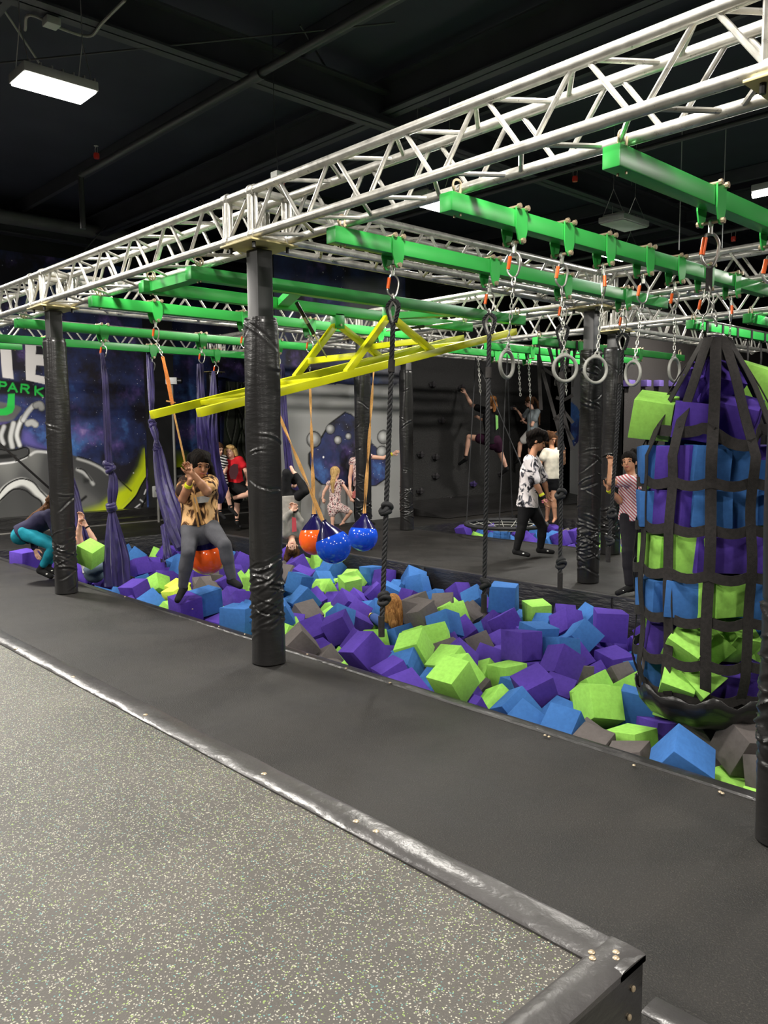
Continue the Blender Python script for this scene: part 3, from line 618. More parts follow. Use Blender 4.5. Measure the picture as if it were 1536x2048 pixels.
# ================================================================== TRUSSES
CR, BR, TW = .027, .012, .262
ZB, ZT = 2.785, 3.05
def truss(axis, a0, a1, c0, label, n=None, grp='silver box trusses', zb=ZB, zt=ZT):
    """axis 'x' or 'y'; runs a0..a1, cross position c0..c0+TW"""
    def P(u, c, z): return Vector((u, c0+c*TW, z)) if axis == 'x' else Vector((c0+c*TW, u, z))
    o0 = P(a0, 0, zb); t = thing('box_truss', label, 'truss', o0, grp)
    for c in (0, 1):
        for z in (zb, zt):
            mb = MB(); mb.cyl(P(a0, c, z), P(a1, c, z), CR, 14)
            for e in (a0, a1):
                s = .02 if e == a0 else -.02; mb.cyl(P(e, c, z), P(e+s*2.2, c, z), CR*1.22, 14)
            obj('chord', mb, 'aluminium', t)
    n = n or max(2, round(abs(a1-a0)/.51)); h_ = (a1-a0)/n; e = (a1-a0)*.0
    def brace(p, q_, nm='brace'): obj(nm, MB().cyl(p, q_, BR, 8), 'aluminium', t)
    for i in range(n):
        u0 = a0+i*h_; um = u0+h_/2; u1 = u0+h_; g_ = h_*.06
        for c in (0, 1): brace(P(u0+g_, c, zb), P(um-g_, c, zt)); brace(P(um+g_, c, zt), P(u1-g_, c, zb))
        brace(P(u0+g_, 0, zb), P(um-g_, 1, zb)); brace(P(um+g_, 1, zb), P(u1-g_, 0, zb)); brace(P(u0+g_, 1, zt), P(um-g_, 0, zt)); brace(P(um+g_, 0, zt), P(u1-g_, 1, zt))
    for e in (a0+.05*(1 if h_ > 0 else -1), a1-.05*(1 if h_ > 0 else -1)):
        for c in (0, 1): brace(P(e, c, zb), P(e, c, zt), 'end_post')
    return t
def corner(x0, y0, label):
    t = thing('truss_corner', label, 'truss corner', (x0, y0, ZB), 'silver corner blocks of the trusses')
    for x in (x0, x0+TW):
        for y in (y0, y0+TW): 
            mb = MB(); mb.cyl((x, y, ZB), (x, y, ZT), CR, 12)
            for z in (ZB, ZT): mb.ball((x, y, z), CR*1.35, u=12, v=8)
            obj('upright', mb, 'aluminium', t)
    for z in (ZB, ZT):
        for (a, b) in (((x0, y0), (x0+TW, y0)), ((x0, y0+TW), (x0+TW, y0+TW)), ((x0, y0), (x0, y0+TW)), ((x0+TW, y0), (x0+TW, y0+TW))): obj('rail', MB().cyl((*a, z), (*b, z), CR, 12), 'aluminium', t)
    for (a, b) in (((x0, y0), (x0+TW, y0)), ((x0, y0+TW), (x0+TW, y0+TW))): obj('diagonal', MB().cyl((*a, ZB), (*b, ZT), BR, 8), 'aluminium', t)
YF = 2.975
CX = [-11.33, -8.04, -4.6, -1.17]     # block x0
for x, l in zip(CX, ('above the far left of the front truss', 'on top of the left padded post', 'on top of the thick near post', 'at the upper right edge of the picture')): corner(x, YF, 'silver truss corner block '+l)
truss('x', CX[2]+TW, CX[3], YF, 'large silver box truss overhead, running from the thick near post to the upper right corner')
truss('x', CX[1]+TW, CX[2], YF, 'silver box truss between the thick near post and the left padded post')
truss('x', CX[0]+TW, CX[1], YF, 'silver box truss leaving the picture at left, beyond the left padded post')
truss('x', CX[3]+TW, 1.6, YF, 'end of the overhead truss past the corner block at the upper right')
YK = 6.93
for x, l in zip(CX[:3], ('at the far left of the back truss', 'on the padded post behind the blue balls', 'on the padded post behind the hanging rings')): corner(x, YK, 'silver truss corner block '+l)
truss('y', YF+TW, YK, CX[2], 'silver truss running back from the thick near post beside the green rope beam')
truss('y', YF+TW, YK, CX[1], 'silver truss running back from the left padded post above the purple silks')
truss('y', YF+TW, YK, CX[0], 'silver truss along the mural wall side, behind the leftmost green beams')
truss('x', CX[2]+TW, -.9, YK, 'silver truss rising to the right edge behind the ring beam')
truss('x', CX[1]+TW, CX[2], YK, 'silver truss behind the yellow seesaw frame')
truss('x', CX[0]+TW, CX[1], YK, 'silver truss behind the balls, left part beyond the near post')
corner(-5.55, 8.78, 'silver truss corner block on the rear padded post'); corner(-9.15, 8.78, 'silver truss corner block on the slim post beside the climbing wall')
truss('x', -5.55+TW, -.9, 8.78, 'lower looking silver truss at right, behind the bag chain')
truss('x', -9.15+TW, -5.55, 8.78, 'silver truss crossing behind the right end of the yellow frame')
truss('y', 8.78+TW, 13.5, -5.55, 'silver truss running away along the dark wall at right')
truss('y', 8.78+TW, 13.5, -9.15, 'silver truss running away above the climbing wall')
truss('y', YK+TW, 8.78, -9.15, 'short silver truss linking the two pits beside the climbing wall')

# ================================================================== POSTS
def post(x, y, label, bare_z=2.2, r=.104, seed=0, wr=1., grp='padded posts'):
    t = thing('padded_post', label, 'post', (x, y, 0), grp); c = Vector((x, y, 0)); s = .060
    mb = MB(); mb.bevbox(2*s, 2*s, 2.72, .006, None, (x, y, 1.36)); obj('steel_column', mb, 'post_paint', t)
    mb = MB(); mb.bevbox(.36, .36, .012, .003, None, (x, y, 2.742)); obj('top_plate', mb, 'ply', t)
    for dx in (-.13, .13):
        for dy in (-.13, .13): obj('plate_bolt', MB().cyl((x+dx, y+dy, 2.70), (x+dx, y+dy, 2.74), .012, 8), 'dark_plastic', t)
    rr = random.Random(seed); nz = 300; ns = 64
    folds = []
    for k in range(int(64*wr)):   # sagging crease folds, clustered in the lower half
        z0 = rr.choice(((rr.uniform(.5, bare_z-.05) if rr.random() < .5*wr else rr.gauss(.5, .16)), rr.gauss(.42, .10), rr.gauss(.5, .14), rr.gauss(.95, .05) if rr.random() < .35 else rr.gauss(.40, .12))); z0 = min(max(z0, .03), bare_z-.08)
        folds.append((z0, rr.uniform(0, 6.28), rr.uniform(.5, 1.4), rr.choice((1, -1))*rr.uniform(.01, .075), rr.uniform(.005, .011), rr.uniform(.0035, .0095)*rr.choice((1, 1, -1)), rr.uniform(0, 6.28)))
    vs = np.zeros((nz, ns, 3)); th = np.linspace(0, 2*np.pi, ns, endpoint=False); zz = np.linspace(.008, bare_z, nz)
    Z, T = np.meshgrid(zz, th, indexing='ij'); Rr = np.full(Z.shape, r)
    Rr = Rr/np.power(np.abs(np.cos(T))**2.6+np.abs(np.sin(T))**2.6, 1/2.6)
    Rr = np.where(Z > bare_z-.03, Rr-.006, Rr); Rr += .004*np.sin(T*2+Z*3+seed)+.003*np.sin(T*3-Z*7)
    for (z0, t0, tw, sl, wd, am, ph) in folds:
        dt = (T-t0+np.pi) % (2*np.pi)-np.pi; zc = z0+sl*dt+.012*np.sin(dt*2.2+ph)
        Rr += am*np.exp(-((Z-zc)/wd)**2)*np.exp(-(dt/tw)**4)*1.0 - am*.6*np.exp(-((Z-zc+wd*1.9)/wd)**2)*np.exp(-(dt/tw)**4)
    X = x+Rr*np.cos(T); Y = y+Rr*np.sin(T)
    vs = np.stack([X, Y, Z], -1).reshape(-1, 3).tolist(); fs = [(i*ns+k, i*ns+(k+1) % ns, (i+1)*ns+(k+1) % ns, (i+1)*ns+k) for i in range(nz-1) for k in range(ns)]
    fs.append(tuple(range((nz-1)*ns, nz*ns))); mb = MB(); mb.add(vs, fs); obj('vinyl_pad', mb, 'black_vinyl', t, angle=60)
    return t
PX = [-7.86, -4.43, -1.03]
post(PX[1], 3.09, 'thick black padded post nearest the centre, on the front deck', 2.29, seed=1)
post(PX[0]+.02, 3.09, 'black padded post at left, beside the bending person', 2.46, seed=2)
post(-1.085, 3.09, 'black padded post cut by the right edge', 2.2, seed=3)
post(-4.5, 7.1, 'black padded post between two hanging rings, nearer one of the pair', 2.34, .104, 4, 1.6)
post(-5.36, 8.95, 'black padded post just behind and right of the ringed post', 2.55, .112, 5)
post(-7.9, 7.08, 'black padded post directly behind the right blue ball', 2.5, .098, 6)
post(-9.0, 8.98, 'slim black padded post at the left end of the climbing wall', 2.5, .098, 7)
post(-13.95, 8.55, 'black padded post behind the two boys in front of the mural', 2.72, .11, 8)

# ================================================================== GREEN BEAMS
GW, GZ0, GZ1 = .085, 2.648, 2.742
def clamp(t, x, y, z0=GZ0, z1=GZ1):
    mb = MB()
    for s in (-1, 1):
        xx = x+s*(GW/2+.003); pts = [(xx, y-.05, z1+.012), (xx, y+.05, z1+.012), (xx, y+.048, z0-.01), (xx, y+.03, z0-.065), (xx, y+.012, z0-.085), (xx, y-.012, z0-.085), (xx, y-.03, z0-.065), (xx, y-.048, z0-.01)]
        mb.prism(pts, (s*.008, 0, 0))
    c = obj('clamp', mb, 'green_paint', t, smooth=False)
    for (dy, z) in ((-.036, z1+.014), (.036, z1+.014), (0, z0-.068)):
        b = MB(); b.cyl((x-GW/2-.03, y+dy, z), (x+GW/2+.03, y+dy, z), .009, 10)
        for s in (-1, 1): b.cyl((x+s*(GW/2+.012), y+dy, z), (x+s*(GW/2+.028), y+dy, z), .016, 8)
        obj('bolt', b, 'bolt', c)
    return Vector((x, y, z0-.075))
def green_beam(x, y0, y1, label, clamps=(), z0=GZ0, z1=GZ1, grp='green overhead beams'):
    t = thing('green_beam', label, 'beam', (x, y0, z0), grp)
    obj('box_section', MB().bevbox(GW, y1-y0, z1-z0, .006, None, (x, (y0+y1)/2, (z0+z1)/2)), 'green_paint', t)
    for e in (y0+.09, y1-.09):
        mb = MB()
        for s in (-.02, .02): mb.cyl((x+s, e, z0-.012), (x+s, e, z1+.05), .006, 6)
        mb.torus((x, e, z1+.045), .034, .006, ax=(1, 0, 0), seg=16, ring=6); obj('hanger_bolts', mb, 'bolt', t)
    return t, [clamp(t, x, y, z0, z1) for y in clamps]
_, C1 = green_beam(-1.9, 3.12, 7.1, 'nearest green beam at upper right, carrying the net bag', (4.06, 4.83))
_, C2 = green_beam(-2.82, 3.1, 7.08, 'long green beam carrying the row of hanging rings', (3.66, 4.115, 4.57, 5.06, 5.5, 5.95, 6.42))
_, C3 = green_beam(-3.72, 3.1, 7.06, 'green beam carrying the knotted climbing ropes, right of the near post', (3.6, 4.55, 5.45, 6.35))
T4, _ = green_beam(-5.26, 3.05, 6.98, 'green beam carrying the near side of the yellow seesaw frame')
T5, _ = green_beam(-5.98, 3.05, 6.98, 'green beam carrying the far side of the yellow seesaw frame')
_, C6 = green_beam(-6.92, 3.05, 7.0, 'green beam behind the near post, carrying the ball straps', (3.66, 4.62, 5.45, 6.45))
_, C7 = green_beam(-8.74, 3.05, 6.98, 'darker green beam crossing behind the left padded post', (3.98, 5.22, 6.35))
_, C8 = green_beam(-10.25, 3.0, 6.95, 'bright green beam low at left, in front of the painted letters', (3.95, 5.35, 6.35))
green_beam(-11.0, 3.0, 3.9, 'short piece of green beam high at the far left edge')
for x, l in ((-2.6, 'green beam at the right edge below the bag chain'), (-3.62, 'green beam high at the right edge with a plain end'), (-4.24, 'green beam wrapped with black straps at right behind the bag top'), (-6.3, 'green beam with black straps right of the yellow frame tip'), (-7.1, 'green beam seen just past the yellow frame tip, upper one'), (-7.75, 'green beam low behind the ropes, above the climbing wall')):
    green_beam(x, 8.62, 12.6, l, (9.6, 10.4, 11.2) if x < -6.2 else ())
# side braces between the twin beams and pivot brackets
mb = MB(); mb.prism([(-5.3, 3.1, 2.66), (-5.3, 3.2, 2.66), (-5.94, 3.2, 2.66), (-5.94, 3.1, 2.66)], (0, 0, .07)); obj('end_brace', mb, 'green_paint', T4, smooth=False)
mb = MB(); mb.prism([(-5.3, 4.0, 2.67), (-5.3, 4.12, 2.67), (-5.94, 4.45, 2.67), (-5.94, 4.33, 2.67)], (0, 0, .06)); obj('cross_brace', mb, 'green_paint', T4, smooth=False)
mb = MB(); mb.prism([(-5.3, 6.0, 2.67), (-5.3, 6.12, 2.67), (-5.94, 5.75, 2.67), (-5.94, 5.63, 2.67)], (0, 0, .06)); obj('cross_brace', mb, 'green_paint', T4, smooth=False)
PY = 5.05
for t_, x in ((T4, -5.26), (T5, -5.98)):
    mb = MB(); mb.bevbox(GW, .11, .14, .005, None, (x, PY, 2.60)); obj('pivot_bracket', mb, 'green_paint', t_); obj('pivot_pin', MB().cyl((x-.06, PY, 2.56), (x+.06, PY, 2.56), .012, 8), 'bolt', t_)

# ================================================================== YELLOW SEESAW
t = thing('seesaw_frame', 'tilted yellow steel seesaw frame hanging under the green beams', 'seesaw frame', (-5.6, PY, 2.56))
ry0, rz0, ry1, rz1 = 3.1, 1.70, 6.85, 2.575
def rz(y): return rz0+(rz1-rz0)*(y-ry0)/(ry1-ry0)
d = Vector((0, ry1-ry0, rz1-rz0)).normalized(); up_ = d.cross(Vector((1, 0, 0)))*-1
Rr = Matrix((Vector((1, 0, 0)), d, Vector((1, 0, 0)).cross(d))).transposed()
for x in (-5.26, -5.98):
    obj('rail', MB().bevbox(.06, (Vector((0, ry1-ry0, rz1-rz0))).length, .065, .005, Rr, (x, (ry0+ry1)/2, (rz0+rz1)/2)), 'yellow_paint', t)
    for yb, lab in ((4.55, 1), (5.58, 1)):
        a = Vector((x, PY+(-.03 if yb < PY else .03), 2.56)); b = Vector((x, yb, rz(yb)+.03)); dd = (b-a); R2 = Matrix((Vector((1, 0, 0)), dd.normalized(), Vector((1, 0, 0)).cross(dd.normalized()))).transposed()
        obj('leg', MB().bevbox(.055, dd.length+.04, .055, .005, R2, (a+b)/2), 'yellow_paint', t)
for f in (.72,):
    for yb in (4.55, 5.58):
        y = PY+(yb-PY)*f; z = 2.56+(rz(yb)+.03-2.56)*f; obj('crossbar', MB().bevbox(.72, .05, .055, .005, None, (-5.62, y, z)), 'yellow_paint', t)
for y in (3.55, 4.35, 6.2):
    obj('rung', MB().bevbox(.70, .045, .04, .005, Rr, (-5.62, y, rz(y))), 'yellow_paint', t)
obj('diagonal_bar', MB().cyl((-5.96, 3.6, rz(3.6)), (-5.3, 4.3, rz(4.3)), .02, 8), 'yellow_paint', t)
obj('black_sleeve', MB().cyl((-5.7, 3.86, rz(3.86)+.02), (-5.6, 3.97, rz(3.97)+.02), .03, 10), 'dark_plastic', t)
for (pa, pb, lab) in (((593, 605), (640, 665), 'left'), ):
    a = at(593, 605, depth((-5.6, 4.2, 2.66))); b = Vector((-5.6, 4.6, 2.21)); m_ = lerp(a, b, .48)
    t2 = thing('damper_strut', 'black and silver damper strut slanting between the green beam and the yellow crossbar', 'strut', a)
    obj('black_tube', MB().cyl(a, lerp(a, b, .25), .017), 'dark_plastic', t2); obj('silver_collar', MB().cyl(lerp(a, b, .25), lerp(a, b, .36), .019), 'steel', t2); obj('black_tube', MB().cyl(lerp(a, b, .36), lerp(a, b, .56), .017), 'dark_plastic', t2); obj('steel_cable', MB().cyl(lerp(a, b, .56), b, .006, 6), 'steel', t2)
a = Vector((-5.5, 6.15, 2.63)); b = Vector((-5.62, 5.35, 2.5)); t2 = thing('damper_strut', 'thin steel cable stretched under the green beams right of the yellow frame', 'strut', a); obj('steel_cable', MB().cyl(a, b, .007, 6), 'steel', t2); obj('sleeve', MB().cyl(lerp(a, b, .45), lerp(a, b, .9), .015), 'pipe_dark', t2)

# ================================================================== HANGING GEAR
def swivel(parent, p):
    mb = MB(); mb.cyl(p+Vector((0, 0, .03)), p-Vector((0, 0, .03)), .012, 8); mb.torus(p+Vector((0, 0, .02)), .018, .006, ax=(1, 0, 0), seg=14, ring=6); obj('swivel', mb, 'steel', parent)
def carabiner(p, label, rot=0., sc=1., gate=True, grp='carabiners on the green beams'):
    """top at p, hangs down .12*sc; returns bottom point"""
    t = thing('carabiner', label, 'carabiner', p, grp); p = Vector(p); H = .125*sc; W = .036*sc
    R = Euler((0, 0, rot)).to_matrix()
    swivel(t, p-Vector((0, 0, .02)))
    p = p-Vector((0, 0, .045))
    pts = [(-.45, -.04), (.35, -.02), (.95, -.22), (1.0, -.5), (.62, -.9), (0, -1.03), (-.6, -.93), (-.98, -.72), (-.75, -.3)]
    path = spline([p+R@Vector((u*W, 0, v*H)) for u, v in pts]+[p+R@Vector((pts[0][0]*W, 0, pts[0][1]*H))], 4)
    obj('hook_body', MB().tube(path[:-1], .0062*sc, 8, closed=True), 'steel', t)
    if gate: obj('orange_gate', MB().cyl(p+R@Vector((-.93*W, 0, -.66*H)), p+R@Vector((-.62*W, 0, -.14*H)), .0105*sc, 10), 'orange_anod', t)
    return p-Vector((0, 0, H*.98))
def chain_mesh(a, b, L=.034, w=.0085, r=.0033):
    a = Vector(a); b = Vector(b); n = max(2, int((b-a).length/(L*.78))); d = (b-a).normalized(); u = d.orthogonal().normalized(); v = d.cross(u); mb = MB()
    for i in range(n):
        c = a.lerp(b, (i+.5)/n); s = u if i % 2 else v; ax = v if i % 2 else u
        P = [c+d*(math.sin(th)*L/2)+s*(math.cos(th)*w) for th in [2*math.pi*k/10 for k in range(10)]]
        mb.tube(P, r, 5, closed=True, up=ax)
    return mb
def chain(a, b, label, grp='hanging chains', cat='chain', **kw):
    return tag(obj('chain', chain_mesh(a, b, **kw), 'steel', loc=a), label, cat, grp)
ORD = ['first', 'second', 'third', 'fourth', 'fifth', 'sixth', 'seventh']
# ---- rings on C2
ring_px = [((1013.5, 729), 14.5, 29), ((1130, 737), 25, 28), ((1191, 740), 23.5, 28), ((1265.6, 747), 15.7, 26), ((1348.6, 740), 11, 25)]
for i, p in enumerate(C2):
    lab = 'on the ring beam, %s from the left' % ORD[i]
    e = carabiner(p, 'silver carabiner with orange gate '+lab, rot=(.2, 1.1, 2.4, .9, -.3, .1, 2.2)[i], sc=1.05, grp='carabiners on the ring beam')
    if i < 5:
        (rx, ry), hw, hh = ring_px[i]; dp = depth(p)-.02; ctr = at(rx, ry, dp); Rr_ = hh/F_PX*dp
        # facing: cos = hw/hh relative to view
        toC = (CAM-ctr); toC.z = 0; toC.normalize(); ang = math.acos(min(1, hw/hh)); ax = Matrix.Rotation(ang*(1 if i != 3 else -1), 3, 'Z')@toC
        t = thing('gym_ring', 'grey gym ring on a chain, %s of the five from the left' % ORD[i], 'gym ring', ctr, 'hanging gym rings'); hd = (e-ctr).normalized()
        obj('ring', MB().torus(ctr, Rr_-.008, .0105, ax=ax, seg=44, ring=10), 'ring_grey', t)
        sd = ax.cross(hd).normalized(); tp = ctr+hd*(Rr_)
        mb = MB(); mb.torus(tp+hd*.014, .014, .0065, ax=ax, seg=16, ring=7); mb.tube([tp-sd*.035-hd*.010, tp-sd*.014+hd*.006, tp+hd*.004, tp+sd*.014+hd*.006, tp+sd*.035-hd*.010], .008, 8); obj('eyelet', mb, 'ring_grey', t)
        l1 = lerp(e, tp, .22); obj('chain', chain_mesh(lerp(e, tp, .16), tp+hd*.026, L=.036), 'steel', t)
        mb = MB(); mb.torus(lerp(e, tp, .07), .026, .004, ax=sd, seg=16, ring=6, squash=.42, up=hd); obj('quick_link', mb, 'steel', t)
    else:
        chain(e, e-Vector((.01, .0, .3)), 'short chain going down behind the net bag top, %s of two' % ('left' if i == 5 else 'right'))
# ---- ropes
def twisted_rope(parent, path, R, pitch=.095, nm='rope'):
    P = [Vector(p) for p in path]; S = [0]
    for a, b in zip(P[:-1], P[1:]): S.append(S[-1]+(b-a).length)
    N = int(S[-1]/.008); Q = []; j = 0
    for i in range(N+1):
        s = S[-1]*i/N
        while j < len(P)-2 and S[j+1] < s: j += 1
        Q.append(P[j].lerp(P[j+1], (s-S[j])/max(1e-6, S[j+1]-S[j])))
    mb = MB()
    for k in range(3):
        pts = []
        for i, c in enumerate(Q):
            T = (Q[min(N, i+1)]-Q[max(0, i-1)]).normalized(); u = (Vector((1, 0, 0))-T*T.x).normalized(); v = T.cross(u); a = 2*math.pi*(i*S[-1]/N/pitch+k/3)
            pts.append(c+(u*math.cos(a)+v*math.sin(a))*R*.5)
        mb.tube(pts, R*.56, 7)
    return obj(nm, mb, 'rope_black', parent, angle=80)
def knot(parent, c, r, seed=0, mat='rope_black', nm='knot'):
    k = random.Random(seed); mb = MB(); c = Vector(c)
    for i in range(3):
        ax = Vector((k.uniform(-.6, .6), k.uniform(-.6, .6), k.uniform(.3, 1))); ax.normalize()
        mb.torus(c+Vector((k.uniform(-.3, .3), k.uniform(-.3, .3), (i-1)*.55))*r, r*.72, r*.5, ax=ax, seg=18, ring=8)
    return obj(nm, mb, mat, parent, angle=70)
def rope(hang, low, knots, label, loc_top=None, R=.0165):
    e = carabiner(hang, 'silver carabiner with orange gate holding '+label, rot=1.2, sc=1.05, grp='carabiners on the rope beam')
    t = thing('climbing_rope', 'black '+label, 'rope', e, 'knotted climbing ropes')
    th = e-Vector((0, 0, .075))
    loop = spline([e-Vector((0, 0, .035)), th+Vector((-.03, 0, 0)), th+Vector((-.022, 0, -.05)), th+Vector((0, 0, -.095)), th+Vector((.022, 0, -.05)), th+Vector((.03, 0, 0)), e-Vector((0, 0, .035))], 5)
    obj('thimble', MB().tube(loop[:-1], .0085, 8, closed=True), 'steel', t)
    mb = MB(); mb.torus(e-Vector((0, 0, .015)), .026, .006, ax=(.3, 1, 0), seg=18, ring=7, squash=.6, up=(0, 0, 1)); obj('shackle', mb, 'steel', t)
    L2 = spline([th+Vector((-.045, 0, -.02)), th+Vector((-.05, 0, .02)), th+Vector((0, 0, .05)), th+Vector((.05, 0, .02)), th+Vector((.045, 0, -.02)), th+Vector((.02, 0, -.09))], 5); twisted_rope(t, [th+Vector((-.01, 0, -.1))]+L2, .013, .07, 'eye_splice')
    top = th-Vector((0, 0, .09)); low = Vector(low)
    twisted_rope(t, [top, top.lerp(low, .3), low], R)
    obj('splice_tape', MB().cyl(top.lerp(low, .12), top.lerp(low, .16), R*1.35, 12), 'webbing_black', t)
    for i, f in enumerate(knots): knot(t, top.lerp(low, f), R*2.1, seed=i+len(label))
    obj('rope_end', MB().cyl(low+Vector((0, 0, .12)), low-Vector((0, 0, .01)), R*1.25, 12), 'webbing_black', t)
    return t
def drop(c, px, py): return at(px, py, depth(c)-.0)
rope(C3[0], drop(C3[0], 763, 1270), (.60, .885), 'knotted rope in front of the child in the cubes')
rope(C3[1], drop(C3[1], 968, 1222), (.90,), 'rope between the grey ring and the yellow frame tip')
rope(C3[2], drop(C3[2], 1120, 1176), (.62, .90), 'rope hanging in front of the white shirted girl')
rope(C3[3], drop(C3[3], 1216, 1122), (.78, .9), 'rope held by the girl beside the net bag')
# ---- webbing straps with balls
def buoy(c, r, up, mat, label, grp='hanging buoy balls'):
    c = Vector(c); up = Vector(up).normalized(); R = Vector((0, 0, 1)).rotation_difference(up).to_matrix(); t = thing('buoy_ball', label, 'ball', c, grp)
    prof = [(.001, -1.0)]+[(math.sin(a), -math.cos(a)) for a in np.linspace(.12, 2.18, 26)]; z1 = prof[-1]
    obj('ball_body', MB().lathe([(a*r, b*r) for a, b in prof], 48, R, c), mat, t)
    cone = [(z1[0]*r*1.004, z1[1]*r), (z1[0]*r*.97, z1[1]*r+.03*r), (.62*r, .86*r), (.42*r, 1.08*r), (.25*r, 1.3*r), (.16*r, 1.45*r), (.13*r, 1.52*r)]
    obj('cone_top', MB().lathe(cone, 48, R, c), 'ball_navy', t)
    mb = MB()
    for s in (-1, 1): mb.box(-.008, .008, -.02, .02, 1.15*r, 1.55*r, R, c+R@Vector((s*.12*r, 0, 0)))
    obj('lifting_lug', mb, 'ball_navy', t); return c+up*r*1.5
def ball_strap(hang, dpt, topstrap, ballc, r, mat, lab, chain_to, links=True, gatel=''):
    e = carabiner(hang, 'silver carabiner with orange gate '+gatel, rot=.6, grp='carabiners on the strap beam')
    bc = at(*ballc, dpt); ct = at(*chain_to, dpt)
    up = (ct-bc).normalized(); tp = buoy(bc, r, up, mat, lab)
    chain(e, ct, 'chain above the strap of the '+lab.split(' hanging')[0].split(',')[0], L=.04)
    side = Vector((1, .3, 0))
    for s, nm in ((-1, 0), (1, 0)):
        pass
    mb = MB(); L = (ct-tp).length; m = max(8, int(L/.05)); P = [lerp(ct, tp-up*.02, i/m)+side.normalized()*(.010*(i/m)) for i in range(m+1)]; Q = [lerp(ct, tp-up*.02, i/m)-side.normalized()*(.014*(i/m)) for i in range(m+1)]
    tw = [Vector((math.cos(i*.35), math.sin(i*.35), 0)) for i in range(m+1)]
    mb.strap(P, .026, .003, side=tw); mb.strap(Q, .026, .003, side=tw)
    tag(obj('webbing_strap', mb, 'webbing_tan', loc=ct), 'tan webbing strap holding the '+lab.split(' hanging')[0].split(',')[0], 'strap', 'ball straps')
    return tp
dB = depth((-6.6, 5.2, .4))
ball_strap(C6[1], depth((-6.6, 4.95, .4)), None, (667, 1092), .183, 'ball_blue', 'blue ball in front of the orange one, hanging on a slanting strap', (520, 738), gatel='beside the near post on the strap beam')
ball_strap(C6[2], depth((-6.75, 5.5, .4)), None, (630, 1078), .175, 'ball_orange', 'orange ball with dark blue cone, half hidden by the blue ball, hanging upright', (620, 770), gatel='above the left leg of the yellow frame')
ball_strap(C6[3], depth((-6.9, 6.1, .4)), None, (726, 1073), .172, 'ball_blue', 'blue ball at right, hanging in front of the padded post', (750, 700), gatel='seen through the yellow frame')
# strap of the girl on the orange ball
e = carabiner(C6[0], 'silver carabiner with orange gate above the left tip of the yellow frame', rot=.4, grp='carabiners on the strap beam')
dG = depth(C6[0]); c1 = at(326, 715, dG); chain(e, c1, 'chain above the orange strap at the left tip of the yellow frame', L=.04, w=.011, r=.004)
rl = at(344, 808, dG-.05)
mb = MB(); mb.strap([c1, lerp(c1, rl, .5), rl], .03, .004, side=(1, .5, 0)); mb.strap([c1+Vector((-.01, 0, .01)), lerp(c1, rl, .5)+Vector((.02, .0, 0)), rl+Vector((.012, 0, 0))], .026, .004, side=(.6, 1, 0)); tag(obj('webbing_strap', mb, 'webbing_orange', loc=c1), 'bright orange strap running down to the left tip of the yellow frame', 'strap')
hnd = at(372, 934, dG-.1)
mb = MB(); mb.tube([rl, hnd], .009, 8); mb.torus(rl+Vector((-.02, 0, .02)), .04, .006, ax=(.2, .1, 1), seg=18, ring=6, squash=.5); tag(obj('webbing_strap', mb, 'webbing_tan', loc=rl), 'tan strap from the yellow frame tip down to the riding girl\'s hands', 'strap')
gtp = buoy(at(414, 1112, dG-.02), .172, at(405, 1050, dG-.1)-at(414, 1112, dG-.02), 'ball_orange', 'orange ball ridden by the girl in the tie dye shirt')
mb = MB()
for a, b in (((384, 990), (397, 1054)), ((390, 990), (405, 1050))): mb.strap([at(*a, dG-.33), at((a[0]+b[0])/2, (a[1]+b[1])/2, dG-.31), at(*b, dG-.26)], .018, .004, side=RT)
tag(obj('webbing_strap', mb, 'webbing_tan', loc=gtp), 'doubled tan strap in front of the riding girl\'s shirt, tied to the orange ball', 'strap')
# ---- silks
def silk(path, widths, knots, label, top=None, depth_=None, seed=0, flat=.55):
    P = spline(path, 14); n = len(P); widths = [w_*.68 if i < len(widths)*.6 else w_*.9 for i, w_ in enumerate(widths)]; ws = np.interp(np.linspace(0, 1, n), np.linspace(0, 1, len(widths)), widths)
    t = thing('aerial_silk', label, 'silk', path[0], 'purple aerial silks')
    k = random.Random(seed); ph = k.uniform(0, 6); seg = 44
    vs = []; mb = MB()
    def fn(s, a): return 1+.17*math.sin(a*9+ph+s*5)+.09*math.sin(a*15+ph*2-s*9)
    mb.tube(P, [float(x)/2 for x in ws], seg, sx=1, up=(RT.x, RT.y, 0), fn=fn)
    V = np.array(mb.v); C = np.repeat(np.array([tuple(p) for p in P]), seg, 0); F3 = np.array((FW.x, FW.y, 0)); F3 /= np.linalg.norm(F3); dv = V[:len(C)]-C; comp = dv@F3; V[:len(C)] -= np.outer(comp, F3)*flat
    mb.v = [tuple(v) for v in V]; obj('fabric', mb, 'silk', t, angle=70)
    for f, r in knots: knot(t, P[int(f*(n-1))], r, seed=seed+int(f*100), mat='silk')
    return t
def silk_px(dp, pts, widths, knots, label, seed=0, flat=.55): return silk([at(x, y, dp+(z if z else 0)) for x, y, z in pts], widths, knots, label, seed=seed, flat=flat)
def hook(c, label): return carabiner(c, label, rot=.8, sc=1.0, grp='carabiners on the silk beams')
e = hook(C7[0], 'silver carabiner with orange gate holding the knotted purple silk right of the left post'); d7 = depth(C7[0])
SW = .66
silk_px(d7, [(204, 706, 0), (210, 760, 0), (214, 840, 0), (218, 926, 0), (226, 960, 0), (224, 1008, 0), (226, 1050, 0), (232, 1110, 0), (236, 1172, 0)], [.05, .085, .1, .10, .09, .15, .07, .17, .28, .28], [(.40, .055), (.645, .05)], 'knotted purple silk spreading into a skirt on the cubes, right of the left post', seed=1, flat=.3)
e = hook(C8[1], 'silver shackle with the silk tied round the green beam at left'); d8 = depth(C8[1])
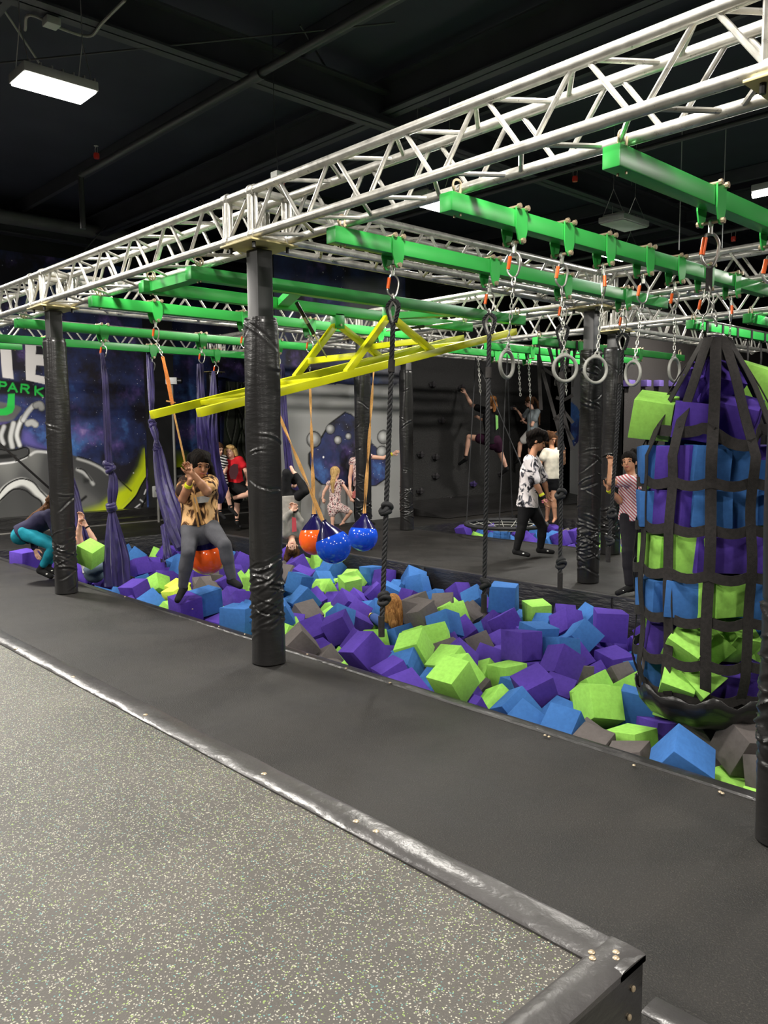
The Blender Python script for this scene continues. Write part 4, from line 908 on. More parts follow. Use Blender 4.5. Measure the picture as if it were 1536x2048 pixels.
silk_px(d8, [(298, 690, 0), (300, 730, 0), (303, 790, -.1), (305, 848, -.2), (311, 870, -.25), (316, 900, -.3), (330, 980, -.6), (352, 1050, -.9), (368, 1095, -1.0)], [.10, .12, .12, .08, .13, .08, .16, .24, .26, .2], [(.375, .045), (.62, .05)], 'purple silk with two knots swooping down behind the riding girl', seed=2, flat=.35)
e = hook(C7[1], 'silver carabiner with orange gate holding the purple silk behind the yellow frame tip'); d7 = depth(C7[1])
silk_px(d7, [(400, 728, 0), (401, 780, 0), (404, 850, 0), (412, 915, .2)], [.10, .12, .13, .15, .16], [], 'purple silk hanging left of the pair behind the yellow frame tip', seed=3, flat=.4)
e = hook(C8[2], 'silver carabiner holding the right silk of the pair behind the yellow frame tip'); d8b = depth(C8[2])
silk_px(d8b, [(427, 742, 0), (426, 800, 0), (423, 860, 0), (426, 915, .1), (434, 975, .2), (440, 1005, .3)], [.06, .15, .22, .24, .3, .3, .1], [], 'wider purple silk hanging right of the pair, over the seated boy', seed=4, flat=.4)
e = hook(C7[2], 'silver carabiner holding the purple silk right of the near post'); d7c = depth(C7[2])
silk_px(d7c, [(564, 728, 0), (566, 780, 0), (570, 850, 0), (576, 910, .05), (582, 970, .1), (586, 1000, .1)], [.07, .1, .11, .12, .14, .2, .1], [], 'purple silk at the right side of the near post, wrapped round the upside-down person', seed=5, flat=.4)
e = hook(C8[0], 'silver carabiner with orange gate at the left side of the left padded post'); d8c = depth(C8[0])
silk_px(d8c, [(93, 745, 0), (98, 800, 0), (120, 900, -.2), (150, 985, -.35), (160, 1040, -.4), (166, 1085, -.4), (164, 1120, -.35)], [.05, .08, .1, .12, .12, .14, .26, .28], [], 'purple silk held behind the left padded post', seed=6, flat=.35)
silk_px(depth((-9.0, 4.2, -.05)), [(88, 1132, 0), (102, 1126, 0), (118, 1128, 0), (130, 1140, .1)], [.05, .14, .16, .1], [], 'heap of purple silk on the cubes beside the black shoes', seed=7, flat=.2)
silk_px(depth((-9.9, 5.2, -.05)), [(328, 1052, .3), (334, 1100, .0), (336, 1125, 0), (333, 1145, 0)], [.12, .14, .2, .1], [(.55, .05)], 'crumpled tail of purple silk lying on the cubes left of the riding girl', seed=8, flat=.2)

# ================================================================== FOAM CUBES
CUBE_DATA = """-1.600 3.958 -0.026 -0.34 -2.94 1.09 0.211
-1.750 3.600 -0.051 1.10 2.27 -0.00 0.219
-2.601 4.241 -0.140 -0.24 -0.61 -0.36 0.215
-2.200 4.489 -0.057 -0.66 1.35 -2.06 0.221
-3.200 3.592 0.040 -0.03 -2.55 -1.55 0.200
-4.141 3.703 0.003 -0.35 0.90 1.10 0.222
-3.627 4.836 -0.056 1.43 -0.14 -0.12 0.221
-3.064 4.241 -0.138 -1.19 0.15 -0.46 0.214
-3.258 4.819 -0.132 -1.24 -0.60 -2.10 0.215
-2.570 3.831 -0.163 0.89 -0.05 -2.95 0.198
-2.466 4.466 -0.171 -1.67 0.17 0.45 0.213
-1.860 4.129 -0.095 -0.03 -0.86 -0.32 0.217
-2.652 5.156 -0.161 -2.50 -0.63 0.34 0.221
-2.679 5.860 -0.128 -1.10 -0.15 2.87 0.205
-5.737 3.743 -0.056 -0.83 -0.62 1.06 0.220
-2.435 5.790 -0.168 0.28 -2.62 0.60 0.208
-4.189 4.254 -0.088 -1.94 -0.44 2.10 0.211
-1.387 3.830 -0.081 -1.18 -0.15 -2.08 0.201
-5.246 4.397 -0.131 -0.43 -3.03 -0.81 0.212
-5.036 3.815 -0.131 0.85 -0.09 2.65 0.220
-6.405 3.583 -0.013 0.15 -0.17 1.55 0.223
-2.247 4.025 -0.228 -2.97 -0.04 -1.68 0.208
-2.069 4.890 -0.218 -2.38 -0.50 -0.41 0.210
-3.571 5.551 -0.131 -2.47 -0.44 -0.43 0.211
-6.436 3.811 0.022 0.33 1.42 1.89 0.221
-2.349 3.788 -0.214 1.65 -0.31 1.57 0.195
-3.094 6.032 -0.225 -1.38 0.94 0.51 0.220
-2.079 5.088 -0.140 -0.67 0.19 3.01 0.198
-3.022 3.973 -0.195 -0.58 2.70 -0.45 0.199
-2.819 3.782 -0.188 0.95 0.51 -1.65 0.195
-4.592 5.041 -0.118 -0.92 -2.15 -0.51 0.218
-3.290 5.580 -0.307 -1.44 -0.04 1.29 0.224
-5.686 4.095 -0.047 -1.15 1.08 1.38 0.197
-3.559 4.579 -0.247 0.11 -0.00 -1.78 0.206
-1.837 5.027 -0.089 0.01 -2.25 1.06 0.215
-3.977 5.960 -0.155 0.61 -0.32 -1.85 0.208
-3.861 3.704 -0.102 1.98 -0.06 -0.38 0.192
-2.098 3.744 -0.206 1.57 -0.23 0.31 0.195
-9.440 3.624 0.020 1.52 -0.02 -1.23 0.209
-4.880 5.082 -0.083 -0.30 -0.39 1.48 0.200
-4.488 5.747 -0.199 -2.52 1.08 0.43 0.200
-4.426 6.125 -0.146 -0.11 3.12 1.10 0.206
-2.238 4.326 -0.256 -1.42 0.09 2.70 0.205
-5.190 4.741 -0.180 -1.44 -2.14 -0.44 0.215
-3.606 3.575 -0.147 -1.45 0.56 -0.01 0.218
-7.731 3.764 -0.078 1.26 3.05 0.29 0.217
-2.686 5.441 -0.179 -0.88 2.10 0.80 0.222
-3.664 5.093 -0.061 -2.39 1.72 0.45 0.219
-8.933 4.389 -0.039 -1.41 1.16 0.34 0.208
-6.536 4.505 -0.069 1.60 1.48 -1.48 0.215
-3.911 6.219 -0.141 0.75 -0.15 2.77 0.200
-2.500 6.452 -0.223 1.53 0.96 -1.61 0.209
-6.992 5.300 -0.095 -0.89 1.82 0.88 0.207
-6.049 6.207 -0.120 -0.95 -1.95 -0.35 0.213
-3.434 6.478 -0.240 -1.70 0.87 -0.06 0.212
-4.118 4.086 -0.186 -0.67 1.00 1.35 0.194
-4.988 6.266 -0.207 -2.65 0.33 -0.89 0.209
-6.826 5.898 -0.171 0.98 1.25 2.26 0.208
-3.771 4.194 -0.124 1.76 0.55 -1.57 0.221
-3.157 4.616 -0.282 2.42 -1.09 -0.47 0.197
-3.089 5.310 -0.324 2.25 0.04 -1.76 0.202
-6.261 4.801 -0.116 0.05 2.43 1.28 0.222
-6.002 4.633 -0.202 -0.15 2.13 -0.20 0.222
-1.967 4.458 -0.145 0.12 0.61 1.67 0.216
-5.298 6.278 -0.181 -0.88 -0.59 0.45 0.205
-4.419 4.754 -0.148 -0.90 2.88 0.72 0.199
-5.454 4.309 -0.201 -0.54 0.70 1.94 0.218
-3.234 4.048 -0.269 -0.84 -2.33 0.72 0.219
-8.525 5.994 -0.077 -0.51 2.36 0.85 0.223
-1.623 3.799 -0.242 0.26 1.79 0.13 0.199
-5.101 4.988 -0.159 1.91 0.05 -1.61 0.218
-7.793 6.440 -0.169 0.10 0.85 -1.50 0.222
-3.425 5.058 -0.107 -2.14 1.32 -0.85 0.200
-2.174 5.723 -0.169 0.47 -0.86 1.24 0.200
-5.297 3.886 -0.132 0.02 -0.47 -1.66 0.212
-3.967 4.821 -0.273 0.81 -0.36 -2.53 0.210
-6.873 6.473 -0.172 1.75 -0.26 -1.61 0.201
-4.447 5.287 -0.338 -0.56 -0.21 1.27 0.223
-8.674 4.846 -0.066 -0.16 1.17 -1.66 0.223
-5.942 3.975 -0.087 -0.30 -2.07 2.32 0.209
-7.840 4.061 -0.070 1.01 0.44 1.77 0.198
-6.157 5.886 -0.185 -1.49 0.47 0.75 0.197
-5.880 5.492 -0.268 -0.24 -0.56 -0.27 0.202
-6.476 4.228 -0.087 -0.57 0.13 1.30 0.199
-2.829 5.089 -0.287 -2.16 0.27 1.84 0.200
-7.127 3.606 -0.112 -0.71 0.35 -1.40 0.215
-6.220 5.328 -0.221 -0.72 -0.88 0.47 0.208
-4.442 4.406 -0.133 1.93 0.77 -1.54 0.223
-7.076 3.886 -0.044 0.14 0.33 -1.40 0.206
-6.901 4.685 -0.032 -1.31 -1.77 -0.28 0.210
-9.112 4.286 -0.126 -2.68 1.11 0.68 0.208
-7.231 4.562 -0.061 -0.46 1.18 0.95 0.217
-3.361 6.210 -0.331 -2.81 -0.05 0.99 0.206
-3.061 4.934 -0.319 1.35 -2.17 0.11 0.216
-3.545 4.020 -0.105 0.50 -0.32 -0.20 0.224
-8.678 5.718 -0.105 1.17 -0.25 -0.81 0.207
-7.129 5.748 -0.271 -2.55 -0.13 0.30 0.217
-9.295 4.100 -0.249 -1.22 -2.33 1.16 0.203
-10.972 4.528 -0.102 -0.54 1.22 1.21 0.194
-5.702 6.478 -0.214 1.71 2.56 0.00 0.210
-2.502 5.367 -0.342 -0.53 -2.75 0.05 0.224
-4.675 5.399 -0.249 -0.80 2.51 -1.21 0.203
-5.355 5.845 -0.194 1.61 0.59 -0.93 0.206
-6.598 6.099 -0.285 -2.43 -0.03 -0.56 0.206
-4.898 3.963 -0.284 1.25 0.50 -2.93 0.198
-9.314 5.388 -0.114 -1.91 1.32 0.84 0.217
-4.912 5.495 -0.145 -1.45 1.10 0.03 0.199
-4.687 5.884 -0.269 1.76 -2.23 -0.46 0.213
-5.582 4.691 -0.171 -0.77 0.49 1.20 0.199
-7.794 4.490 -0.063 -0.01 -2.97 1.68 0.213
-7.535 5.551 -0.133 -0.00 -2.36 -1.51 0.221
-7.099 6.486 -0.173 0.08 0.00 -1.59 0.219
-3.676 6.214 -0.384 0.81 2.54 0.16 0.208
-5.064 5.848 -0.249 -0.02 -0.68 -2.85 0.208
-6.850 4.350 -0.139 0.45 0.72 -2.86 0.223
-3.934 4.459 -0.181 -0.56 -0.73 -2.12 0.220
-2.452 4.803 -0.156 0.67 0.86 -0.44 0.193
-3.144 3.644 -0.182 0.00 0.59 -1.60 0.211
-9.810 4.074 -0.171 -2.19 -0.33 0.48 0.201
-10.115 5.396 -0.116 -1.14 -0.54 -2.59 0.203
-5.612 5.650 -0.143 0.48 3.13 -0.16 0.203
-6.353 6.441 -0.141 0.99 -0.40 -2.11 0.223
-5.854 5.138 -0.240 0.83 -2.58 0.62 0.207
-8.047 6.471 -0.147 -0.99 1.79 0.56 0.220
-3.718 5.995 -0.274 0.92 0.34 1.50 0.197
-5.112 5.255 -0.106 -1.56 -1.54 -1.57 0.213
-9.558 4.172 -0.205 1.22 2.52 0.54 0.202
-9.422 3.852 -0.220 -0.74 -0.02 1.05 0.203
-2.457 5.701 -0.370 0.28 -2.16 -2.02 0.221
-6.200 3.814 -0.216 -0.13 0.08 -1.23 0.222
-3.307 5.061 -0.304 -0.73 1.32 -0.85 0.206
-7.193 5.485 -0.071 0.45 -0.17 2.17 0.207
-7.752 5.849 -0.081 -0.92 1.07 0.95 0.221
-10.150 4.963 -0.129 -2.20 0.57 0.70 0.206
-7.349 5.923 -0.212 -0.88 0.07 1.37 0.192
-2.841 4.206 -0.282 -1.36 1.19 1.63 0.194
-3.518 5.328 -0.254 -2.74 -0.61 -0.55 0.221
-6.838 5.398 -0.291 -2.28 0.41 -1.80 0.202
-7.178 4.265 -0.080 2.32 -0.98 0.77 0.217
-3.858 6.359 -0.294 -0.40 -2.40 -1.24 0.208
-5.713 3.912 -0.269 0.42 0.87 -0.56 0.223
-4.213 5.996 -0.246 2.50 -0.22 -0.21 0.224
-3.346 4.411 -0.270 -0.42 1.33 -1.94 0.197
-3.820 4.622 -0.331 -0.67 2.77 0.09 0.218
-7.303 5.141 -0.136 2.85 0.63 0.86 0.205
-9.135 4.673 -0.158 0.59 -2.00 -0.67 0.221
-3.285 5.922 -0.378 -1.27 2.72 -0.05 0.212
-4.194 4.639 -0.209 -1.06 0.41 -2.62 0.200
-5.381 5.488 -0.137 -2.93 -0.31 -0.12 0.211
-4.390 5.525 -0.351 -2.71 -1.14 -0.55 0.193
-3.324 5.316 -0.382 0.24 0.85 0.09 0.214
-5.247 4.181 -0.316 0.35 -0.23 1.31 0.193
-10.568 4.435 -0.216 -0.54 1.12 -2.62 0.212
-10.067 5.841 -0.155 0.20 1.26 -3.10 0.202
-3.761 4.017 -0.253 -1.73 1.01 1.39 0.209
-8.110 5.490 -0.252 -0.17 2.42 1.89 0.221
-7.887 4.994 -0.109 -3.06 -0.24 -0.91 0.204
-9.824 5.849 -0.230 0.46 -0.59 -1.53 0.203
-10.410 6.459 -0.217 1.43 0.07 -0.97 0.195
-8.586 6.298 -0.127 0.55 0.31 -0.21 0.223
-9.040 5.566 -0.231 -0.91 2.97 0.04 0.210
-3.694 4.344 -0.333 -2.57 0.24 0.10 0.218
-8.424 4.479 -0.153 -1.56 0.40 2.23 0.209
-10.204 5.612 -0.144 1.21 1.20 -1.16 0.199
-9.608 4.478 -0.181 2.27 -0.58 -0.32 0.223
-3.019 5.565 -0.318 0.10 3.01 -0.01 0.213
-4.902 4.653 -0.261 1.92 -2.07 -0.52 0.220
-10.156 6.343 -0.288 -2.91 -0.56 -0.41 0.198
-4.229 6.297 -0.204 -2.17 -0.04 -2.37 0.194
-10.539 4.918 -0.192 2.24 -0.17 -0.87 0.197
-7.148 6.197 -0.224 -0.25 0.93 1.27 0.223
-5.183 6.064 -0.310 -2.21 0.19 -1.42 0.218
-6.866 5.686 -0.369 -0.13 -2.56 -1.21 0.205
-7.939 5.751 -0.175 0.82 2.75 0.23 0.221
-10.429 4.623 -0.234 -1.05 -0.81 2.33 0.199
-7.545 4.138 -0.109 -2.36 1.96 -0.27 0.202
-2.760 6.098 -0.317 -0.26 -0.46 -2.97 0.214
-2.917 4.676 -0.301 0.43 1.47 0.72 0.216
-1.337 3.597 -0.196 -0.65 -0.05 -0.00 0.205
-3.525 4.810 -0.271 -1.42 -0.13 -1.79 0.223
-4.637 4.189 -0.107 -0.29 0.43 0.63 0.204
-4.965 4.383 -0.235 1.04 0.45 0.04 0.193
-6.640 5.836 -0.350 -2.13 0.51 -0.06 0.217
-8.369 5.332 -0.196 3.02 0.60 -0.27 0.218
-10.824 4.883 -0.215 1.23 3.04 0.37 0.221
-9.682 5.320 -0.199 0.16 -0.35 1.61 0.205
-5.832 6.228 -0.268 0.26 2.68 0.38 0.210
-10.359 5.862 -0.132 3.13 0.29 -0.22 0.205
-10.957 5.162 -0.181 1.89 0.34 -1.57 0.222
-5.635 4.932 -0.268 -1.16 -1.01 0.66 0.222
-7.259 5.404 -0.271 -2.85 -1.09 0.27 0.220
-7.837 4.697 -0.113 0.17 -3.13 0.11 0.203
-8.336 5.048 -0.199 0.76 -0.47 -1.92 0.217
-7.403 4.353 -0.078 -0.05 -2.83 -0.35 0.193
-4.592 3.804 -0.283 -2.22 -1.13 0.86 0.198
-5.875 4.362 -0.248 1.41 0.57 -0.86 0.216
-10.450 5.449 -0.192 2.01 -1.12 1.02 0.199
-6.912 3.689 -0.177 0.20 -2.48 0.46 0.210
-9.890 4.467 -0.214 -1.02 -2.54 -0.75 0.194
-10.734 4.669 -0.228 -2.55 0.93 0.90 0.219
-10.701 3.851 -0.267 -0.76 0.67 1.11 0.209
-7.550 4.921 -0.149 -0.68 -0.60 1.22 0.218
-8.923 5.843 -0.141 1.59 0.49 1.41 0.215
-4.887 5.804 -0.409 0.09 0.75 0.01 0.199
-9.700 4.966 -0.188 -0.00 0.52 2.59 0.204
-8.352 6.194 -0.172 0.17 -0.67 -1.59 0.195
-8.257 5.714 -0.239 -0.12 0.53 -2.78 0.209
-9.567 6.178 -0.249 -0.39 0.61 -0.04 0.198
-6.372 5.231 -0.339 -2.25 -0.11 -1.23 0.195
-8.769 4.318 -0.230 -2.92 -0.29 -0.22 0.224
-7.969 3.743 -0.190 -1.16 3.12 0.14 0.220
-6.301 6.150 -0.248 -2.23 -0.03 -0.29 0.215
-4.709 6.168 -0.302 0.59 1.71 -0.83 0.223
-8.902 6.055 -0.223 -1.99 -0.49 -1.73 0.218
-2.514 4.027 -0.322 0.56 2.22 -1.18 0.219
-3.475 5.737 -0.337 0.14 0.37 1.31 0.196
-4.436 4.939 -0.284 0.93 -2.38 -0.21 0.206
-5.930 4.896 -0.287 1.54 1.14 1.46 0.224
-3.491 4.064 -0.321 -1.14 0.40 -1.43 0.197
-6.129 5.546 -0.344 -1.56 -2.77 -0.27 0.212
-10.959 3.827 -0.281 0.30 -1.22 2.86 0.216
-8.495 3.728 -0.247 0.69 2.00 1.80 0.217
-1.713 4.534 -0.200 -0.38 -0.26 -0.73 0.207
-6.874 6.244 -0.357 -0.66 -1.91 -0.93 0.207
-6.453 3.916 -0.199 0.38 1.89 -1.43 0.212
-2.286 5.068 -0.313 0.05 -0.00 3.14 0.205
-4.133 5.286 -0.363 1.28 -0.18 1.91 0.198
-9.237 5.488 -0.326 1.80 0.38 -1.42 0.203
-7.601 5.986 -0.235 -0.36 -2.70 -1.56 0.222
-5.660 4.193 -0.231 -1.81 0.42 -2.30 0.204
-1.950 4.991 -0.394 -0.88 -0.50 1.80 0.215
-5.101 5.579 -0.222 2.64 -0.35 1.66 0.206
-8.703 6.021 -0.307 -1.04 -2.74 -0.39 0.194
-9.486 5.609 -0.300 -1.84 -1.25 -1.35 0.216
-4.325 3.863 -0.185 1.20 0.66 -1.89 0.211
-7.531 5.264 -0.197 -0.53 -0.25 2.73 0.212
-5.028 4.272 -0.390 -0.73 0.89 -2.16 0.201
-8.305 4.768 -0.159 -1.75 0.33 0.20 0.200
-9.983 5.164 -0.233 2.70 -0.01 0.18 0.199
-8.073 4.510 -0.186 -2.23 -0.69 -0.59 0.204
-6.738 4.082 -0.221 -0.15 -0.15 -0.08 0.201
-1.965 5.232 -0.311 -0.50 -0.86 2.02 0.214
-1.661 4.081 -0.255 -1.85 0.23 -2.14 0.215
-7.616 3.586 -0.245 1.78 0.77 0.30 0.224
-7.460 6.189 -0.362 0.44 -2.07 0.82 0.217
-6.617 6.466 -0.312 0.21 -0.72 2.98 0.218
-3.248 6.479 -0.391 0.82 -0.15 -1.72 0.198
-8.301 6.444 -0.218 -1.79 0.99 -1.75 0.221
-3.789 5.061 -0.269 0.53 1.42 -2.69 0.220
-9.450 5.106 -0.302 1.24 -0.12 0.44 0.207
-7.118 6.024 -0.361 -2.52 0.04 0.03 0.213
-2.240 5.293 -0.286 1.99 -1.14 -0.39 0.198
-10.158 6.099 -0.316 -0.04 -0.17 -0.21 0.221
-4.218 5.719 -0.310 -1.80 -1.21 0.01 0.207
-3.591 6.482 -0.385 -1.56 0.87 0.12 0.199
-6.847 4.867 -0.280 0.72 -1.87 -0.90 0.213
-4.655 4.651 -0.195 0.23 -0.77 -1.50 0.198
-5.497 6.097 -0.317 -1.15 -0.01 1.41 0.223
-3.517 5.972 -0.401 -0.82 -1.04 2.42 0.193
-4.748 4.894 -0.263 2.37 1.02 -0.66 0.220
-6.161 5.811 -0.385 -1.15 2.05 0.58 0.194
-6.089 4.207 -0.192 -0.47 -2.98 0.45 0.207
-9.514 4.749 -0.164 1.13 2.48 -0.04 0.201
-5.389 4.877 -0.323 0.00 -1.26 -0.26 0.215
-4.376 4.218 -0.293 0.92 0.75 1.13 0.224
-9.709 3.718 -0.265 -2.78 0.20 1.37 0.211
-6.977 5.219 -0.342 -1.27 1.14 1.66 0.210
-5.955 3.791 -0.265 -0.39 -3.03 0.35 0.214
-9.781 4.717 -0.235 2.61 1.02 -0.96 0.218
-6.305 4.600 -0.269 0.09 -3.10 -0.26 0.203
-9.031 5.098 -0.198 0.72 0.22 0.16 0.223
-5.565 5.539 -0.318 -0.12 -1.09 1.43 0.197
-7.076 5.543 -0.349 -1.12 0.90 2.48 0.210
-5.446 4.583 -0.321 0.74 0.30 -2.82 0.219
-3.921 5.885 -0.373 -2.08 -0.56 -0.04 0.215
-10.906 4.399 -0.341 -2.73 -0.16 0.34 0.197
-7.144 4.870 -0.123 -0.41 -0.12 -3.06 0.203
-3.496 3.821 -0.276 -0.90 -1.80 0.92 0.213
-7.655 5.421 -0.360 -0.37 -2.38 1.93 0.203
-9.466 3.565 -0.194 -1.54 -3.10 -0.00 0.216
-7.780 6.294 -0.326 -0.59 -0.45 -0.50 0.203
-6.530 4.717 -0.299 3.13 -1.35 -0.21 0.210
-2.987 6.320 -0.385 1.79 0.69 1.85 0.207
-2.562 3.618 -0.251 1.66 -0.78 -1.53 0.219
-2.603 4.660 -0.268 -1.79 0.53 2.12 0.206
-2.510 6.270 -0.358 1.57 -0.96 1.54 0.219
-10.010 3.961 -0.264 2.86 -0.17 -1.15 0.204
-9.265 4.372 -0.358 -0.39 -2.82 -1.43 0.199
-9.650 3.995 -0.322 0.68 -0.70 2.82 0.206
-10.944 3.577 -0.245 -2.67 1.31 0.49 0.222
-8.057 4.750 -0.164 0.05 0.97 1.64 0.198
-6.298 6.057 -0.492 -0.91 0.14 -0.07 0.223
-2.595 5.083 -0.452 0.20 0.69 1.74 0.202
-9.020 4.304 -0.324 -1.22 1.11 0.68 0.205
-8.881 5.746 -0.345 -0.15 0.47 1.04 0.223
-2.237 5.545 -0.278 -1.40 -0.87 1.36 0.196
-3.726 5.696 -0.266 1.75 0.19 -1.91 0.205
-2.723 4.837 -0.324 0.16 2.11 2.30 0.200
-6.887 5.990 -0.358 0.21 -0.24 1.52 0.198
-6.875 6.463 -0.396 -1.83 -0.17 -0.00 0.219
-7.701 3.940 -0.265 1.41 0.22 -2.06 0.213
-4.955 6.036 -0.410 -2.15 0.29 -1.44 0.201
-4.846 3.703 -0.321 0.59 -0.81 -1.58 0.215
-2.009 5.487 -0.266 0.12 1.47 1.78 0.209
-1.753 6.075 -0.116 -1.37 -0.88 0.01 0.213
-1.617 4.889 -0.223 0.78 2.72 0.58 0.201
-1.417 5.067 -0.185 -0.11 -0.74 -0.73 0.211
-1.647 5.355 -0.177 0.49 -0.34 1.74 0.200
-1.990 6.151 -0.204 1.20 -0.77 -2.53 0.197
-2.145 6.337 -0.123 0.55 1.95 -0.21 0.209
-10.194 4.370 -0.517 -0.59 -0.57 -1.62 0.194
-10.169 4.774 -0.490 0.24 0.52 3.03 0.201
-10.147 5.018 -0.480 0.47 -1.12 2.53 0.212
-10.168 5.313 -0.512 0.54 -0.97 -2.24 0.201
-10.205 5.620 -0.554 0.98 -1.22 -2.47 0.197
-10.232 5.843 -0.598 1.57 0.98 0.04 0.203
-10.181 6.128 -0.593 0.11 2.29 0.00 0.210
-10.196 6.448 -0.576 -0.64 -0.50 1.91 0.214
-10.417 5.264 -0.586 -0.01 0.44 1.87 0.196
-10.444 5.594 -0.513 1.57 -3.02 0.00 0.193
-10.485 5.816 -0.540 2.86 0.07 -1.55 0.221
-10.611 6.132 -0.602 -1.47 -2.24 0.06 0.202
-10.519 6.385 -0.608 0.41 -1.13 1.23 0.206
-10.078 3.584 -0.495 1.17 -1.18 0.15 0.198
-10.036 3.880 -0.454 -0.89 1.24 -2.18 0.202
-10.073 4.150 -0.461 0.03 -1.31 1.76 0.205
-10.914 5.954 -0.601 -1.57 0.79 0.56 0.200
-10.807 6.485 -0.588 1.39 -0.00 1.57 0.224
-10.401 3.604 -0.466 -2.39 0.31 1.72 0.221
-10.516 3.895 -0.521 -0.06 2.25 -1.98 0.201
-10.378 4.157 -0.534 1.55 0.73 2.28 0.197
-10.624 4.532 -0.492 -0.51 1.07 -2.06 0.213
-10.432 4.750 -0.536 -2.29 -0.26 -1.76 0.196
-10.409 5.030 -0.548 1.16 0.59 -0.20 0.194
-1.758 5.440 -0.345 0.46 0.48 0.30 0.199
-10.888 4.226 -0.508 0.62 0.33 -1.05 0.207
-10.928 4.541 -0.537 -1.88 -0.14 2.36 0.221
-10.901 4.811 -0.513 2.25 -0.35 1.14 0.204
-10.709 5.008 -0.479 0.96 0.77 -2.13 0.208
-10.727 5.285 -0.561 -0.00 -1.11 -2.35 0.200
-10.723 5.565 -0.570 0.33 -3.05 -1.14 0.220
-10.815 5.758 -0.572 1.03 -1.74 0.97 0.193
-1.131 4.782 -0.489 -0.78 -0.39 1.80 0.192
-0.904 4.938 -0.557 1.57 0.61 0.09 0.213
-0.942 5.238 -0.538 -1.34 0.01 1.49 0.223
-1.094 5.525 -0.512 1.22 -1.17 -0.15 0.205
-1.124 5.797 -0.529 0.37 1.71 1.83 0.202
-0.914 6.033 -0.525 0.58 2.00 1.05 0.216
-0.994 6.446 -0.547 0.52 0.68 1.91 0.214
-0.638 3.603 -0.483 1.27 -0.04 0.29 0.201
-1.385 5.527 -0.559 -1.17 0.47 -0.14 0.206
-1.349 5.938 -0.549 -1.21 -0.34 -0.09 0.194
-1.385 6.177 -0.521 -1.37 1.73 0.09 0.200
-1.419 6.406 -0.583 0.15 -2.95 1.37 0.197
-1.050 3.759 -0.447 -2.76 -0.33 -0.64 0.199
-0.988 3.977 -0.424 -1.13 -0.28 1.03 0.211
-0.950 4.307 -0.504 -2.40 0.37 -0.94 0.211
-0.932 4.568 -0.539 1.97 -1.17 1.11 0.195
-1.659 6.454 -0.542 -1.67 0.18 -0.29 0.223
-1.377 3.649 -0.485 -1.09 0.59 -1.36 0.204
-1.370 3.935 -0.519 1.38 -0.59 1.51 0.193
-1.268 4.181 -0.513 -0.06 -1.06 -1.81 0.219
-1.267 4.533 -0.463 -0.73 0.19 -2.13 0.211
-1.439 4.810 -0.422 0.60 0.48 -3.09 0.218
-1.360 5.049 -0.495 -2.44 -0.27 -0.11 0.212
-1.268 5.299 -0.459 0.97 -0.37 -2.83 0.213
-1.614 4.154 -0.502 1.96 -0.89 -0.86 0.209
-1.595 4.502 -0.489 -2.06 0.02 -1.36 0.224
-1.644 4.734 -0.496 -3.08 -0.48 0.07 0.212
-1.707 5.041 -0.524 0.37 2.26 1.48 0.216
-1.607 5.306 -0.510 -0.69 0.36 -2.03 0.202
-1.638 5.570 -0.572 2.55 0.14 -1.78 0.206
-1.607 5.897 -0.542 2.29 -0.96 1.12 0.200
-1.641 6.164 -0.557 0.83 0.54 -0.44 0.205
-10.610 4.308 -0.440 0.59 0.79 -2.55 0.206
-10.588 4.823 -0.398 0.82 0.64 -2.34 0.204
-10.531 5.163 -0.328 2.74 -0.16 -0.03 0.200
-10.504 5.376 -0.383 1.16 1.12 -2.12 0.217
-10.440 5.651 -0.315 -1.70 -1.45 0.01 0.193
-10.409 5.867 -0.336 -0.06 -2.86 0.01 0.200
-10.532 6.140 -0.309 -2.21 -0.62 0.77 0.219
-10.453 6.499 -0.414 -0.16 -0.02 -1.57 0.192
-10.822 5.274 -0.353 0.42 -1.11 -2.35 0.223
-10.701 5.540 -0.346 1.07 -1.23 0.19 0.199
-10.711 5.969 -0.427 0.08 -0.75 -2.03 0.198
-10.859 6.205 -0.516 0.95 2.43 1.05 0.224
-10.675 6.304 -0.386 -0.75 0.52 1.95 0.192
-10.264 3.720 -0.324 0.72 0.39 1.63 0.221
-10.290 3.986 -0.370 0.32 -0.70 1.31 0.217
-10.550 4.118 -0.326 0.71 0.39 1.73 0.224
-0.600 5.990 -0.579 1.57 -0.77 1.57 0.195
-0.729 6.442 -0.598 -1.44 1.17 1.82 0.218
-10.690 4.077 -0.520 2.22 0.20 -0.68 0.194
-10.958 4.603 -0.293 -0.86 -1.92 1.21 0.198
-10.968 5.075 -0.560 -1.74 -0.45 -1.55 0.204
-0.770 3.792 -0.513 -1.27 -0.09 -2.92 0.212
-0.741 4.118 -0.549 0.20 -0.11 1.39 0.196
-0.711 4.535 -0.524 -0.18 -2.32 1.66 0.217
-0.704 4.748 -0.424 -1.33 0.72 1.74 0.212
-0.644 5.029 -0.549 2.39 -1.21 -0.77 0.222
-0.629 5.241 -0.486 0.62 1.25 2.23 0.212
-0.710 5.499 -0.558 -0.38 1.03 -1.78 0.211
-0.866 5.751 -0.523 -0.54 -2.71 -1.35 0.206
-9.551 4.342 -0.361 -0.46 -2.54 -1.43 0.200
-9.720 4.560 -0.432 -0.30 -0.95 3.05 0.202
-9.647 4.888 -0.387 -1.39 -2.09 -0.54 0.219
-9.472 5.350 -0.374 -1.14 -1.04 1.34 0.206
-9.585 5.979 -0.415 -0.80 0.89 -2.52 0.215
-9.383 6.234 -0.375 -2.54 0.12 1.56 0.221
-9.912 4.962 -0.365 -0.69 -2.01 -1.37 0.221
-9.740 5.173 -0.397 -0.53 2.35 -0.35 0.197
-9.736 5.420 -0.393 -1.77 -1.19 -1.09 0.220
-9.750 5.719 -0.386 0.90 -0.85 2.36 0.214
